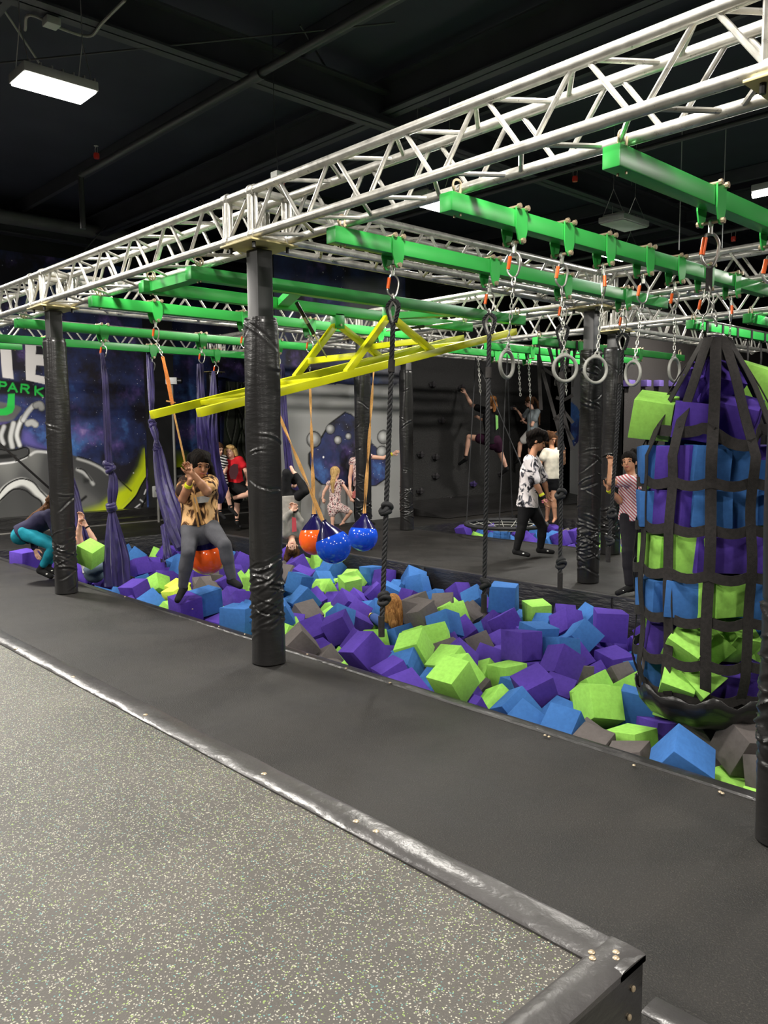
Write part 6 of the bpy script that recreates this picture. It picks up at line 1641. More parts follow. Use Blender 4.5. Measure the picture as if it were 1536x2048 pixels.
# climbing net with wide straps between the posts
dn = depth((-6.1, 10.6, 1.5)); t = thing('cargo_net', 'black strap cargo net hanging left of the ringed post', 'cargo net', at(1120, 800, dn))
NP = [((1072, 690), (1090, 760), (1112, 840), (1128, 900)), ((1098, 695), (1118, 770), (1130, 840), (1145, 900)), ((1138, 700), (1128, 770), (1120, 840), (1118, 900)), ((1084, 735), (1110, 752), (1140, 740)), ((1112, 795), (1128, 800), (1146, 790)), ((1108, 840), (1128, 822), (1146, 846)), ((1112, 870), (1130, 852), (1146, 880))]
for s in NP: obj('net_strap', MB().strap([at(x, y, dn) for x, y in s], .05, .006, side=RT if abs(s[0][0]-s[-1][0]) < 60 and len(s) == 4 else UP), 'webbing_black', t)
obj('net_strap', MB().strap([at(1076, 650, dn), at(1078, 740, dn), at(1082, 820, dn)], .05, .006, side=RT), 'webbing_black', t)
# climbing holds
hr = random.Random(2)
for i, (x, y, c) in enumerate(((866, 769, 'hold_grey'), (884, 841, 'hold_grey'), (842, 909, 'hold_grey'), (872, 914, 'hold_grey'), (872, 952, 'hold_grey'), (841, 982, 'hold_grey'), (947, 968, 'hold_purple'), (924, 775, 'hold_grey'), (1027, 816, 'hold_grey'), (980, 720, 'hold_grey'), (1003, 948, 'hold_grey'), (900, 1000, 'hold_grey'))):
    p = on_x(x, y, -10.93); mb = MB(); mb.ball(p, .07, .09, .06, fn=lambda v: 1+.15*math.sin(v.x*5+v.y*4)+.1*math.sin(v.z*7)); tag(obj('climbing_hold', mb, c, loc=p), '%s climbing hold on the black wall, %s' % ('purple' if c == 'hold_purple' else 'dark grey', ('highest one at left', 'alone at the left, upper', 'left of a close pair', 'right of a close pair', 'below the close pair', 'lowest at far left', 'below the left climber\'s foot', 'under the left climber\'s raised hand', 'under the right climber\'s hand', 'beside the rope top', 'under the left climber\'s right foot', 'lowest in the middle')[i]), 'climbing hold', 'climbing holds')
for i, (x, w_) in enumerate(((1252, 30), (1286, 22), (1311, 22), (1342, 28), (1372, 22))):
    p = on_x(x, 767, -8.5); wd = w_*abs(depth(p))/F_PX*.8; mb = MB(); mb.bevbox(.14, wd, .13, .012, None, p+Vector((.07, 0, 0))); tag(obj('wall_block', mb, 'block_purple', loc=p), 'small purple block in the row on the dark wall, %s from the left' % ORD[i], 'block', 'purple wall blocks')

# ================================================================== PEOPLE
def nets(vol, org, h):
    ins = vol < 0
    a = np.zeros(tuple(n-1 for n in vol.shape), np.int8)
    C8 = [(i, j, k) for i in (0, 1) for j in (0, 1) for k in (0, 1)]
    nx, ny, nz = vol.shape
    for (i, j, k) in C8: a += ins[i:nx-1+i, j:ny-1+j, k:nz-1+k]
    act = np.argwhere((a > 0) & (a < 8)); N = len(act); idx = -np.ones(a.shape, np.int32); idx[act[:, 0], act[:, 1], act[:, 2]] = np.arange(N)
    val = np.stack([vol[act[:, 0]+i, act[:, 1]+j, act[:, 2]+k] for (i, j, k) in C8], 1)
    P = np.zeros((N, 3)); cnt = np.zeros(N)
    for u in range(8):
        for v in range(u+1, 8):
            d = np.array(C8[v])-np.array(C8[u])
            if np.abs(d).sum() != 1: continue
            m = (val[:, u] < 0) != (val[:, v] < 0); t = np.where(m, val[:, u]/np.where(m, val[:, u]-val[:, v], 1), 0)
            P += (np.array(C8[u])+t[:, None]*d)*m[:, None]; cnt += m
    P = (act+P/cnt[:, None])*h+org; F = []
    for ax in range(3):
        sh = [slice(1, -1)]*3; sh[ax] = slice(0, -1); s2 = list(sh); s2[ax] = slice(1, None)
        A = ins[tuple(sh)]; B = ins[tuple(s2)]; e = np.argwhere(A != B); o = np.array([1, 1, 1]); o[ax] = 0; g_ = e+o
        flip = ins[g_[:, 0], g_[:, 1], g_[:, 2]]
        b1, b2 = [k for k in range(3) if k != ax]; q4 = []
        for (d1, d2) in ((-1, -1), (0, -1), (0, 0), (-1, 0)):
            c = g_.copy(); c[:, b1] += d1; c[:, b2] += d2; q4.append(idx[c[:, 0], c[:, 1], c[:, 2]])
        Q = np.stack(q4, 1)
        if ax == 1: flip = ~flip
        Q[~flip] = Q[~flip][:, ::-1]; F.append(Q[(Q >= 0).all(1)])
    return P, np.concatenate(F)
A3 = lambda v: np.array(tuple(v), float)
def sdf(prims, h, name, mat, parent, cuts=(), wrinkle=0, seed=0, smooth_iter=1, groove=None):
    """prims: ('cap',a,b,ra,rb,k[,axis,flat]) ('ell',c,R(3x3 rows),radii,k)"""
    lo = np.full(3, 1e9); hi = -lo
    for p in prims:
        if p[0] == 'cut': continue
        if p[0] == 'cap': 
            for c, r in ((p[1], p[3]), (p[2], p[4])): lo = np.minimum(lo, A3(c)-r*1.25); hi = np.maximum(hi, A3(c)+r*1.25)
        else: r = max(p[3]); lo = np.minimum(lo, A3(p[1])-r); hi = np.maximum(hi, A3(p[1])+r)
    lo -= 3*h; hi += 3*h; n = np.ceil((hi-lo)/h).astype(int)+1; vol = np.full(n, .2, np.float32)
    g = [lo[i]+np.arange(n[i])*h for i in range(3)]
    for p in prims:
        if p[0] == 'cut':
            X, Y, Z = np.meshgrid(*g, indexing='ij'); c, nn = A3(p[1]), A3(p[2]); vol = np.maximum(vol, ((X-c[0])*nn[0]+(Y-c[1])*nn[1]+(Z-c[2])*nn[2]).astype(np.float32)); continue
        k = p[5] if p[0] == 'cap' else p[4]; pad = k+2.5*h
        if p[0] == 'cap': a, b = A3(p[1]), A3(p[2]); R = max(p[3], p[4])*1.25; l2 = np.minimum(a, b)-R-pad; h2 = np.maximum(a, b)+R+pad
        else: c = A3(p[1]); R = max(p[3]); l2 = c-R-pad; h2 = c+R+pad
        i0 = np.maximum(0, np.floor((l2-lo)/h).astype(int)); i1 = np.minimum(n, np.ceil((h2-lo)/h).astype(int)+1)
        if (i1 <= i0).any(): continue
        sl = tuple(slice(i0[q_], i1[q_]) for q_ in range(3)); X, Y, Z = np.meshgrid(*[g[q_][sl[q_]] for q_ in range(3)], indexing='ij')
        if p[0] == 'cap':
            rx, ry, rz_ = X-a[0], Y-a[1], Z-a[2]; ba = b-a; L = ba@ba+1e-12; t = np.clip((rx*ba[0]+ry*ba[1]+rz_*ba[2])/L, 0, 1)
            rx -= ba[0]*t; ry -= ba[1]*t; rz_ -= ba[2]*t
            if len(p) > 6:
                ax = A3(p[6]); f = p[7]; cc = (rx*ax[0]+ry*ax[1]+rz_*ax[2])*(1/f-1); rx += ax[0]*cc; ry += ax[1]*cc; rz_ += ax[2]*cc
            d = np.sqrt(rx*rx+ry*ry+rz_*rz_)-(p[3]+(p[4]-p[3])*t)
        else:
            Rm = np.array([A3(r) for r in p[2]]); q_ = np.stack([X-c[0], Y-c[1], Z-c[2]], -1)@Rm.T; rr = np.array(p[3]); k0 = np.sqrt(((q_/rr)**2).sum(-1)); k1 = np.sqrt(((q_/rr**2)**2).sum(-1))+1e-9; d = k0*(k0-1)/k1
        v = vol[sl]; hh = np.clip(.5+.5*(v-d)/k, 0, 1); vol[sl] = (v*(1-hh)+d*hh-k*hh*(1-hh)).astype(np.float32)
    if wrinkle or cuts or groove:
        X, Y, Z = np.meshgrid(*g, indexing='ij')
        if wrinkle:
            rr_ = random.Random(seed); w_ = 0
            for q_ in range(5):
                v = np.array([rr_.uniform(-1, 1) for _ in range(3)]); v /= np.linalg.norm(v); f = rr_.uniform(28, 75); w_ = w_+np.sin((X*v[0]+Y*v[1]+Z*v[2])*f+rr_.uniform(0, 6)+1.5*np.sin((X*v[1]-Y*v[2]+Z*v[0])*f*.35))
            vol += (w_*wrinkle/3).astype(np.float32)
        if groove:
            ax, f, am = groove; u = Matrix(((1, 0, 0), (0, 1, 0), (0, 0, 1))); a_ = A3(ax); b_ = np.cross(a_, [0, 0, 1.]); b_ /= np.linalg.norm(b_)+1e-9; c_ = np.cross(a_, b_)
            vol += (am*(np.sin((X*b_[0]+Y*b_[1]+Z*b_[2])*f)+np.sin((X*c_[0]+Y*c_[1]+Z*c_[2])*f*.8+2))*.5).astype(np.float32)
        for cu in cuts:
            if cu[0] == 'plane': c, nn = A3(cu[1]), A3(cu[2]); vol = np.maximum(vol, ((X-c[0])*nn[0]+(Y-c[1])*nn[1]+(Z-c[2])*nn[2]).astype(np.float32))
            else:
                c = A3(cu[1]); Rm = np.array([A3(r) for r in cu[2]]); q_ = np.stack([X-c[0], Y-c[1], Z-c[2]], -1)@Rm.T; rr = np.array(cu[3]); k0 = np.sqrt(((q_/rr)**2).sum(-1)); k1 = np.sqrt(((q_/rr**2)**2).sum(-1))+1e-9; vol = np.maximum(vol, -(k0*(k0-1)/k1).astype(np.float32))
    vol[0] = vol[-1] = .1; vol[:, 0] = vol[:, -1] = .1; vol[:, :, 0] = vol[:, :, -1] = .1
    P, F = nets(vol, lo, h)
    if len(P) == 0: return None
    mb = MB(); mb.v = [tuple(p) for p in P]; mb.f = [tuple(int(i) for i in f) for f in F]; mb.mi = [0]*len(F)
    return obj(name, mb, mat, parent, angle=180)
def cvec(x, y, z): return (RT*x+UP*y+FW*z).normalized()
def hand_prims(w, tip, s, curl, pn, thumb):
    w = Vector(w); d = (Vector(tip)-w).normalized(); pn = (pn-d*pn.dot(d)).normalized(); sd = d.cross(pn).normalized()*thumb; P = []
    pe = w+d*.075*s; P.append(('cap', w, pe, .024*s, .033*s, .01*s, pn, .5))
    for i, (o, ln) in enumerate(((.026, .92), (.009, 1.), (-.009, .93), (-.026, .74))):
        a = pe+sd*o*s*1.05-d*(.004*abs(i-1.5))*s; dd = d; seg = (.034, .024, .019)
        for j, l in enumerate(seg):
            an = curl*(.5, .9, .7)[j]; dd = (dd*math.cos(an)+pn*math.sin(an)).normalized() if j == 0 else (dd*math.cos(an)+(pn-dd*pn.dot(dd)).normalized()*math.sin(an)).normalized()
            b = a+dd*l*ln*s; P.append(('cap', a, b, (.0088, .0080, .0074)[j]*s, (.0080, .0074, .0062)[j]*s, .0035*s)); a = b
    a = w+d*.022*s+sd*.022*s; b = a+(d*.6+sd*.75+pn*.25).normalized()*.036*s; c = b+(d*.85+sd*.15+pn*(.3+curl*.35)).normalized()*.03*s; e_ = c+(d*.8+pn*(.3+curl*.4)-sd*.1).normalized()*.022*s
    P += [('cap', a, b, .012*s, .0105*s, .006*s), ('cap', b, c, .0105*s, .009*s, .003*s), ('cap', c, e_, .009*s, .0072*s, .003*s)]
    return P
def person(label, D, s, J, skin, face=(0, 0, -1), hup=(0, 1, 0), front=(0, 0, -1), shirt=None, sleeve=.5, hem=.06, loose=.018, bottom=None, blen=1., bloose=.012, shoes='sock', hair='hair_brown', strands=(), hs=1., curl=(.5, .5), thumb=(1, -1), hairlow=.0, wid=1., skirt=None, base=None, pn=None):
    Q = {k: at(v[0], v[1], D+(v[2] if len(v) > 2 else 0)) for k, v in J.items()}
    b0 = base or Vector((min(Q['tA'].x, Q['tB'].x)/2+max(Q['tA'].x, Q['tB'].x)/2, (Q['tA'].y+Q['tB'].y)/2, min(Q['tA'].z, Q['tB'].z)-.02))
    t = thing('person', label, 'person', b0); fine = D < 10
    hb = .0062 if fine else .0075; hc = .008 if fine else .010
    fr = cvec(*front); F_ = cvec(*face); U_ = cvec(*hup); U_ = (U_-F_*U_.dot(F_)).normalized(); S_ = U_.cross(F_)
    hm = (Q['pA']+Q['pB'])/2; sm = (Q['sA']+Q['sB'])/2; ax = (sm-hm).normalized(); fr = (fr-ax*fr.dot(ax)).normalized(); H = Q['head']; z = s*hs
    ch = lerp(hm, sm, .72); wa = lerp(hm, sm, .38); k = .03*s; TL = (sm-hm).length
    sA2, sB2 = lerp(sm, Q['sA'], .86), lerp(sm, Q['sB'], .86)
    body = [('cap', hm, wa, .135*s*wid, .112*s*wid, k, fr, .72), ('cap', wa, ch, .112*s*wid, .132*s*wid, k, fr, .72), ('cap', ch, sm-ax*.03*s, .128*s*wid, .08*s, k, fr, .7), ('cap', sA2, sB2, .05*s, .05*s, .04*s), ('cap', sm-ax*.01, H-U_*.045*z-F_*.01*z, .05*s, .044*s, .025*s)]
    for X in 'AB':
        sh, el, wr, hd, hp, kn, an, to = [Q[c+X] for c in 'sewhpkat']
        body += [('cap', lerp(sm, sh, .9), el, .047*s*wid, .037*s*wid, .02*s), ('cap', el, lerp(el, wr, .4), .037*s*wid, .035*s*wid, .01*s), ('cap', lerp(el, wr, .3), wr, .034*s*wid, .0235*s, .01*s)]
        body += [('cap', hp, kn, .078*s*wid, .052*s, .03*s), ('cap', kn, lerp(kn, an, .4), .050*s, .050*s, .012*s), ('cap', lerp(kn, an, .3), an, .048*s, .032*s, .012*s)]
        ft = (to-an); fd = ft.normalized(); heel = an-Vector((0, 0, 0))+(Vector((0, 0, -.035*s)) if True else 0)-fd*.02*s
        body += [('cap', heel, to, .032*s, .022*s, .012*s), ('cap', an, heel, .033*s, .033*s, .01*s)]
    # head
    body += [('ell', H+U_*.022*z-F_*.012*z, (S_, F_, U_), (.074*z, .093*z, .092*z), .02*z), ('ell', H-U_*.045*z+F_*.018*z, (S_, F_, U_), (.055*z, .066*z, .062*z), .03*z),
             ('cap', H+F_*.075*z+U_*.012*z, H+F_*.098*z-U_*.022*z, .008*z, .0125*z, .012*z), ('ell', H+F_*.062*z-U_*.078*z, (S_, F_, U_), (.022*z, .02*z, .018*z), .02*z), ('ell', H+F_*.078*z-U_*.052*z, (S_, F_, U_), (.024*z, .012*z, .012*z), .01*z),
             ('ell', H+F_*.062*z+U_*.028*z, (S_, F_, U_), (.052*z, .02*z, .012*z), .015*z)]
    for sg in (-1, 1): body += [('ell', H+S_*sg*.074*z-F_*.008*z-U_*.008*z, (S_, F_, U_), (.010*z, .018*z, .03*z), .006*z)]
    for i, X in enumerate('AB'):
        nrm = pn[i] if pn else (F_ if False else fr*-1 if False else fr); body += hand_prims(Q['w'+X], Q['h'+X], s*1.02, curl[i], Vector(nrm), thumb[i])
    cuts = [('ell', H+F_*.088*z+U_*.006*z+S_*sg*.031*z, (S_, F_, U_), (.017*z, .012*z, .010*z)) for sg in (-1, 1)]
    sdf(body, hb, 'body', skin, t, cuts=cuts)
    mb = MB()
    for sg in (-1, 1):
        mb.ball(H+F_*.077*z+U_*.006*z+S_*sg*.031*z, .0105*z, .0105*z, .0075*z, u=10, v=8)
    obj('eyes', mb, 'eye_dark', t)
    mb = MB()
    for sg in (-1, 1): mb.tube([H+F_*.080*z+U_*.026*z+S_*sg*.014*z, H+F_*.081*z+U_*.032*z+S_*sg*.032*z, H+F_*.070*z+U_*.026*z+S_*sg*.050*z], [.003*z, .004*z, .002*z], 6)
    obj('eyebrows', mb, hair, t)
    obj('lips', MB().tube([H+F_*.084*z-U_*.051*z-S_*.022*z, H+F_*.0925*z-U_*.052*z, H+F_*.084*z-U_*.051*z+S_*.022*z], [.003*z, .0065*z, .003*z], 8), 'lip', t)
    # hair
    hp_ = [('ell', H+U_*.030*z-F_*.022*z, (S_, F_, U_), (.088*z, .104*z, .100*z), .02*z), ('ell', H-U_*.03*z-F_*.055*z, (S_, F_, U_), (.07*z, .05*z, (.06+hairlow)*z), .03*z)]
    for st in strands:
        pp = [at(x, y, D+dd) for x, y, dd, r in st]; rs = [r*z for _, _, _, r in st]
        for i in range(len(pp)-1): hp_.append(('cap', pp[i], pp[i+1], rs[i], rs[i+1], .015*z))
    sdf(hp_, hc, 'hair', hair, t, cuts=[('ell', H+F_*.105*z-U_*.045*z, (S_, F_, U_), (.068*z, .078*z, .098*z))], groove=(U_, 260, .004*z), seed=1)
    # clothes
    if shirt:
        lo_ = loose*s; P = [('cap', hm, wa, (.135*wid)*s+lo_, (.118*wid)*s+lo_, k, fr, .76), ('cap', wa, ch, .118*s*wid+lo_, .135*s*wid+lo_, k, fr, .74), ('cap', ch, sm-ax*.035*s, .13*s*wid+lo_, .082*s+lo_*.6, k, fr, .72), ('cap', sA2, sB2, .054*s+lo_*.4, .054*s+lo_*.4, .04*s)]
        if hem > 0: P.append(('cap', hm, hm-ax*(hem+.03), .137*s*wid+lo_, .140*s*wid+lo_*1.3, k, fr, .76))
        P.append(('cut', hm-ax*hem, -ax)); cu = [('ell', sm+ax*.055*s, (fr.cross(ax), fr, ax), (.062*s, .07*s, .05*s))]
        for X in 'AB':
            sh, el, wr = Q['s'+X], Q['e'+X], Q['w'+X]; f = min(1, sleeve*1.0)
            P.append(('cap', lerp(sm, sh, .88), lerp(sh, el, min(1, sleeve)), .05*s*wid+lo_*.7, .044*s*wid+lo_*(.9 if sleeve <= 1 else .4), .025*s))
            if sleeve > 1: P.append(('cap', el, lerp(el, wr, min(.97, sleeve-1)), .042*s*wid+lo_*.4, .030*s+lo_*.3, .015*s))
        sdf(P, hc, 'shirt', shirt, t, cuts=cu, wrinkle=.0035*s, seed=int(D*100)+7)
    if bottom:
        lo_ = bloose*s; P = [('cap', hm+ax*.03*s, hm-ax*.02*s, .138*s*wid+lo_*.6, .14*s*wid+lo_*.6, k, fr, .76)]; P.append(('cut', hm+ax*.09*s, ax)); cu = []
        for X in 'AB':
            hp, kn, an = Q['p'+X], Q['k'+X], Q['a'+X]; P.append(('cap', hp, lerp(hp, kn, min(1, blen)), .080*s*wid+lo_, (.080*wid+(.052-.080*wid)*min(1, blen))*s+lo_*(1 if blen <= 1 else .7), .03*s))
            if blen > 1: P += [('cap', kn, lerp(kn, an, min(1, blen-1)*.45), .053*s+lo_*.8, .052*s+lo_*.8, .012*s), ('cap', lerp(kn, an, .35), lerp(kn, an, min(1, blen-1)), .050*s+lo_*.8, .036*s+lo_*.8, .012*s)]
        sdf(P, hc, 'trousers' if blen > 1 else 'shorts', bottom, t, cuts=cu, wrinkle=.0025*s, seed=int(D*100))
    if skirt:
        mat_, dz = skirt; P = [('cap', hm+ax*.05, hm-ax*dz, .135*s, .20*s, k, fr, .8)]; sdf(P, hc, 'skirt', mat_, t, cuts=[('plane', hm+ax*.08, ax), ('plane', hm-ax*dz, -ax)], wrinkle=.006, seed=3)
    if shoes:
        for X in 'AB':
            an, to = Q['a'+X], Q['t'+X]; fd = (to-an).normalized(); heel = an+Vector((0, 0, -.035*s))-fd*.02*s
            sdf([('cap', heel, to, .040*s, .030*s, .015*s), ('cap', an+(Q['k'+X]-an)*.08, heel, .038*s, .038*s, .01*s)], hc, 'grip_sock', shoes, t)
            if fine:
                m_ = lerp(an, to, .6); nn = (CAM-m_).normalized(); obj('sock_logo', MB().ball(m_+nn*.026*s-Vector((0, 0, .008)), .014, .014, .009, u=10, v=6), 'logo_white', t)
    return t, Q
def wristband(parent, a, b, f, r, mat, w=.022, name='wristband'):
    c = lerp(a, b, f); d = (Vector(b)-Vector(a)).normalized(); obj(name, MB().tube([c-d*w/2, c+d*w/2], r, 16), mat, parent)

dP3 = dG-.05
T_, Q_ = person('person in a tie dye shirt and grey leggings riding the orange ball, holding the strap', dP3, .93, dict(head=(402, 930, -.08), neck=(398, 952), sA=(369, 966, -.02), sB=(424, 965, 0), eA=(366, 998, -.14), eB=(414, 983, -.2), wA=(381, 960, -.26), wB=(384, 945, -.27), hA=(376, 938, -.24), hB=(371, 926, -.22),
    pA=(384, 1056, -.05), pB=(417, 1054, -.05), kA=(376, 1106, -.3), kB=(449, 1090, -.28), aA=(366, 1172, -.2), aB=(463, 1156, -.2), tA=(355, 1200, -.34), tB=(480, 1172, -.32)), 'skin_mid', face=(.45, -.35, -.85), hup=(.1, 1, -.1), shirt='dye_tan', sleeve=.62, hem=-.01, loose=.03, bottom='legging_grey', blen=1.97, bloose=.014, hair='hair_black', hs=1.08, wid=1.18, curl=(1.3, 1.3), hairlow=.02,
    strands=(((385, 915, 0, .05), (382, 935, .05, .05), (390, 950, .08, .04)), ((418, 930, .02, .035), (424, 950, .02, .03), (430, 956, 0, .018)), ((395, 908, -.02, .05), (412, 912, -.03, .045))))
wristband(T_, Q_['eA'], Q_['wA'], .72, .034, 'band_yellow', .03)
mb = MB(); c = at(402, 1000, dP3-.20); mb.prism([c+RT*x+UP*z_ for x, z_ in ((-.07, .02), (.02, .035), (.08, .02), (.06, -.02), (-.05, -.03))], FW*-.004); obj('shirt_print', mb, 'cloth_grey', T_, smooth=False)
T_, Q_ = person('person in navy sweater and teal leggings bending over at far left beside the post', 8.55, .92, dict(head=(124, 1008, 0), neck=(112, 1018), sA=(99, 1030, -.13), sB=(101, 1030, .13), eA=(113, 1064, -.16), eB=(68, 1072, .06), wA=(118, 1092, -.12), wB=(69, 1098, .04), hA=(120, 1110, -.1), hB=(78, 1120, 0),
    pA=(50, 1066, -.08), pB=(50, 1066, .08), kA=(110, 1093, -.16), kB=(110, 1088, .12), aA=(82, 1137, -.08), aB=(96, 1132, .14), tA=(102, 1153, -.12), tB=(110, 1145, .12)), 'skin_light', face=(.6, -.75, 0), hup=(.7, .7, 0), front=(.4, -.9, 0), shirt='navy', sleeve=1.92, hem=.03, loose=.026, bottom='teal', blen=1.8, bloose=.01, hair='hair_brown', curl=(.3, .2), thumb=(1, 1),
    strands=(((116, 992, 0, .07), (104, 1004, 0, .06), (92, 1018, -.04, .05), (70, 1032, -.06, .04), (52, 1044, -.06, .02)), ((108, 992, -.02, .05), (100, 1000, -.05, .05))), pn=(Vector((0, 0, -1)), cvec(.4, 0, .6)), base=on_z(85, 1156, 0))
T_, Q_ = person('person with bare arms and jeans sunk in the cubes behind the left padded post', 9.25, .85, dict(head=(152, 1078, .1), neck=(160, 1092), sA=(162, 1100, .1), sB=(192, 1106, 0), eA=(158, 1068, 0), eB=(188, 1080, -.05), wA=(160, 1040, -.05), wB=(173, 1052, -.05), hA=(162, 1022, -.05), hB=(166, 1042, -.05),
    pA=(184, 1140, 0), pB=(192, 1142, .1), kA=(214, 1130, -.1), kB=(226, 1134, .1), aA=(248, 1148, -.1), aB=(252, 1156, .1), tA=(266, 1158, -.1), tB=(268, 1164, .1)), 'skin_light', face=(.2, .3, -.8), shirt='cloth_white', sleeve=.3, hem=.0, bottom='jeans', blen=1.95, hair='hair_brown', curl=(1.2, 1.2), base=at(190, 1160, 9.25))
wristband(T_, Q_['eB'], Q_['wB'], .9, .028, 'black_band', .015)
T_, Q_ = person('boy with a white striped sleeve sitting in the purple silks, left of the red shirt', 12.95, .84, dict(head=(437, 899, 0), neck=(436, 910), sA=(422, 915, -.05), sB=(449, 917, .05), eA=(424, 936, -.12), eB=(452, 937, 0), wA=(429, 952, -.2), wB=(446, 950, -.1), hA=(434, 962, -.22), hB=(440, 956, -.15),
    pA=(434, 968, 0), pB=(446, 968, 0), kA=(452, 978, -.3), kB=(438, 990, -.25), aA=(461, 1014, -.25), aB=(440, 1023, -.22), tA=(473, 1030, -.3), tB=(450, 1037, -.3)), 'skin_light', face=(.7, -.25, -.5), shirt='striped', sleeve=.5, hem=.02, bottom='cloth_black', blen=.6, hair='hair_brown', hs=1.08, curl=(1, 1))
T_, Q_ = person('blond boy in red t-shirt and black shorts standing behind the near post', 13.1, .86, dict(head=(461, 904, 0), neck=(464, 915), sA=(447, 927, 0), sB=(482, 919, 0), eA=(446, 950, .02), eB=(491, 941, 0), wA=(452, 967, -.05), wB=(495, 958, -.05), hA=(456, 976, -.08), hB=(495, 968, -.05),
    pA=(462, 972, 0), pB=(482, 972, 0), kA=(500, 988, -.25), kB=(474, 1007, 0), aA=(461, 998, -.35), aB=(474, 1041, 0), tA=(452, 1004, -.35), tB=(481, 1054, -.12)), 'skin_light', face=(-.25, 0, -1), hup=(-.2, 1, 0), shirt='cloth_red', sleeve=.55, hem=.03, loose=.026, bottom='cloth_black', blen=.75, bloose=.03, hair='hair_blond', hs=1.12, hairlow=.02,
    strands=(((452, 900, -.02, .035), (450, 908, -.02, .03)), ((470, 900, -.02, .035), (473, 910, -.01, .03)), ((455, 894, -.05, .03), (466, 895, -.06, .03))), base=on_z(478, 1056))
c = at(468, 944, 13.1-.2); obj('shirt_print', MB().prism([c+RT*x*.9+UP*z_*1.2 for x, z_ in ((-.07, .07), (0, .11), (.07, .10), (.08, 0), (.03, -.1), (-.06, -.09), (-.09, -.01))], FW*-.005), 'shirt_print', T_, smooth=False)
T_, Q_ = person('upside-down person in a grey hoodie and black leggings hanging from the purple silk', 10.4, .88, dict(head=(584, 1094, -.05), neck=(582, 1078), sA=(570, 1068, -.05), sB=(596, 1066, 0), eA=(570, 1038, -.12), eB=(600, 1042, -.05), wA=(583, 1022, -.16), wB=(590, 1020, -.12), hA=(592, 1010, -.16), hB=(584, 1008, -.14),
    pA=(572, 1000, 0), pB=(586, 998, 0), kA=(573, 946, -.1), kB=(611, 982, -.12), aA=(590, 966, .05), aB=(590, 948, -.05), tA=(600, 962, .08), tB=(582, 934, -.05)), 'skin_light', face=(.15, .1, -1), hup=(0, -1, 0), shirt='hoodie', sleeve=1.85, hem=.04, loose=.03, bottom='cloth_black', blen=1.9, hair='hair_brown', shoes=None, curl=(.6, .6),
    strands=(((578, 1104, 0, .06), (574, 1118, 0, .05), (572, 1128, 0, .03)), ((592, 1104, 0, .06), (592, 1118, 0, .05), (590, 1130, 0, .03)), ((584, 1106, .03, .07), (583, 1120, .03, .05))), base=at(584, 1110, 10.4))
c = at(584, 1050, 10.4-.17); obj('shirt_print', MB().prism([c+RT*x+UP*z_ for x, z_ in ((.0, .10), (.05, .09), (.06, -.08), (.0, -.09))], FW*-.005), 'shirt_logo', T_, smooth=False); wristband(T_, Q_['eB'], Q_['wB'], .95, .04, 'black_band')
T_, Q_ = person('small child with blond hair in a floral romper seen from behind at the grey wall', 13.25, .66, dict(head=(671, 946, 0), neck=(669, 957), sA=(658, 966, 0), sB=(683, 964, 0), eA=(648, 984, 0), eB=(694, 981, 0), wA=(645, 997, .0), wB=(701, 996, .05), hA=(648, 1006, 0), hB=(707, 1003, .05),
    pA=(663, 1014, 0), pB=(676, 1013, 0), kA=(665, 1033, 0), kB=(701, 1024, -.05), aA=(665, 1049, 0), aB=(686, 1044, .05), tA=(669, 1054, .0), tB=(680, 1050, .08)), 'skin_light', face=(.5, -.1, .8), front=(.2, 0, 1), shirt='floral', sleeve=.1, hem=.0, loose=.02, bottom='floral', blen=.7, bloose=.035, hair='hair_blond', shoes=None, hs=1.3,
    strands=(((668, 948, -.06, .045), (665, 965, -.1, .045), (666, 985, -.1, .02)),), base=on_z(668, 1052))
T_, Q_ = person('person reaching right along the grey wall, mostly hidden behind the padded post', 13.6, .86, dict(head=(722, 890, 0), neck=(721, 905), sA=(704, 922, 0), sB=(738, 913, 0), eA=(700, 955, 0), eB=(766, 916, 0), wA=(700, 982, -.05), wB=(785, 908, .0), hA=(704, 996, -.05), hB=(797, 902, 0),
    pA=(714, 978, 0), pB=(730, 978, 0), kA=(714, 1012, 0), kB=(735, 1012, 0), aA=(714, 1044, 0), aB=(740, 1042, 0), tA=(716, 1052, -.08), tB=(748, 1048, -.02)), 'skin_light', face=(0, 0, 1), front=(0, 0, 1), shirt='floral', sleeve=.1, hem=.06, loose=.02, bottom='cloth_black', blen=1.9, hair='hair_brown', skirt=('pink', .16), curl=(.2, .2), base=on_z(730, 1052))
wristband(T_, Q_['eB'], Q_['wB'], .92, .034, 'band_yellow')
T_, Q_ = person('climber in black shirt and dark purple shorts with one arm raised on the black wall', 15.95, 1.02, dict(head=(980, 803, 0), neck=(980, 815), sA=(964, 820, .08), sB=(994, 824, -.05), eA=(943, 810, .2), eB=(976, 842, .2), wA=(931, 787, .28), wB=(960, 838, .35), hA=(923, 770, .3), hB=(950, 830, .4),
    pA=(978, 880, .05), pB=(992, 882, -.02), kA=(938, 874, .25), kB=(1003, 912, .2), aA=(931, 916, .3), aB=(1013, 936, .3), tA=(919, 928, .4), tB=(1002, 948, .4)), 'skin_light', face=(-.6, .1, .75), front=(-.5, 0, .85), shirt='cloth_black', sleeve=.45, hem=.08, loose=.024, bottom='maroon', blen=.45, bloose=.03, hair='hair_red', wid=1.05,
    strands=(((988, 797, -.1, .05), (990, 812, -.12, .045), (988, 822, -.12, .025)),), base=at(975, 940, 16.3))
c = at(993, 846, 15.95-.16); obj('shirt_print', MB().prism([c+RT*x+UP*z_ for x, z_ in ((-.02, .16), (.03, .14), (.035, -.1), (-.01, -.14))], FW*-.005), 'logo_green', T_, smooth=False)
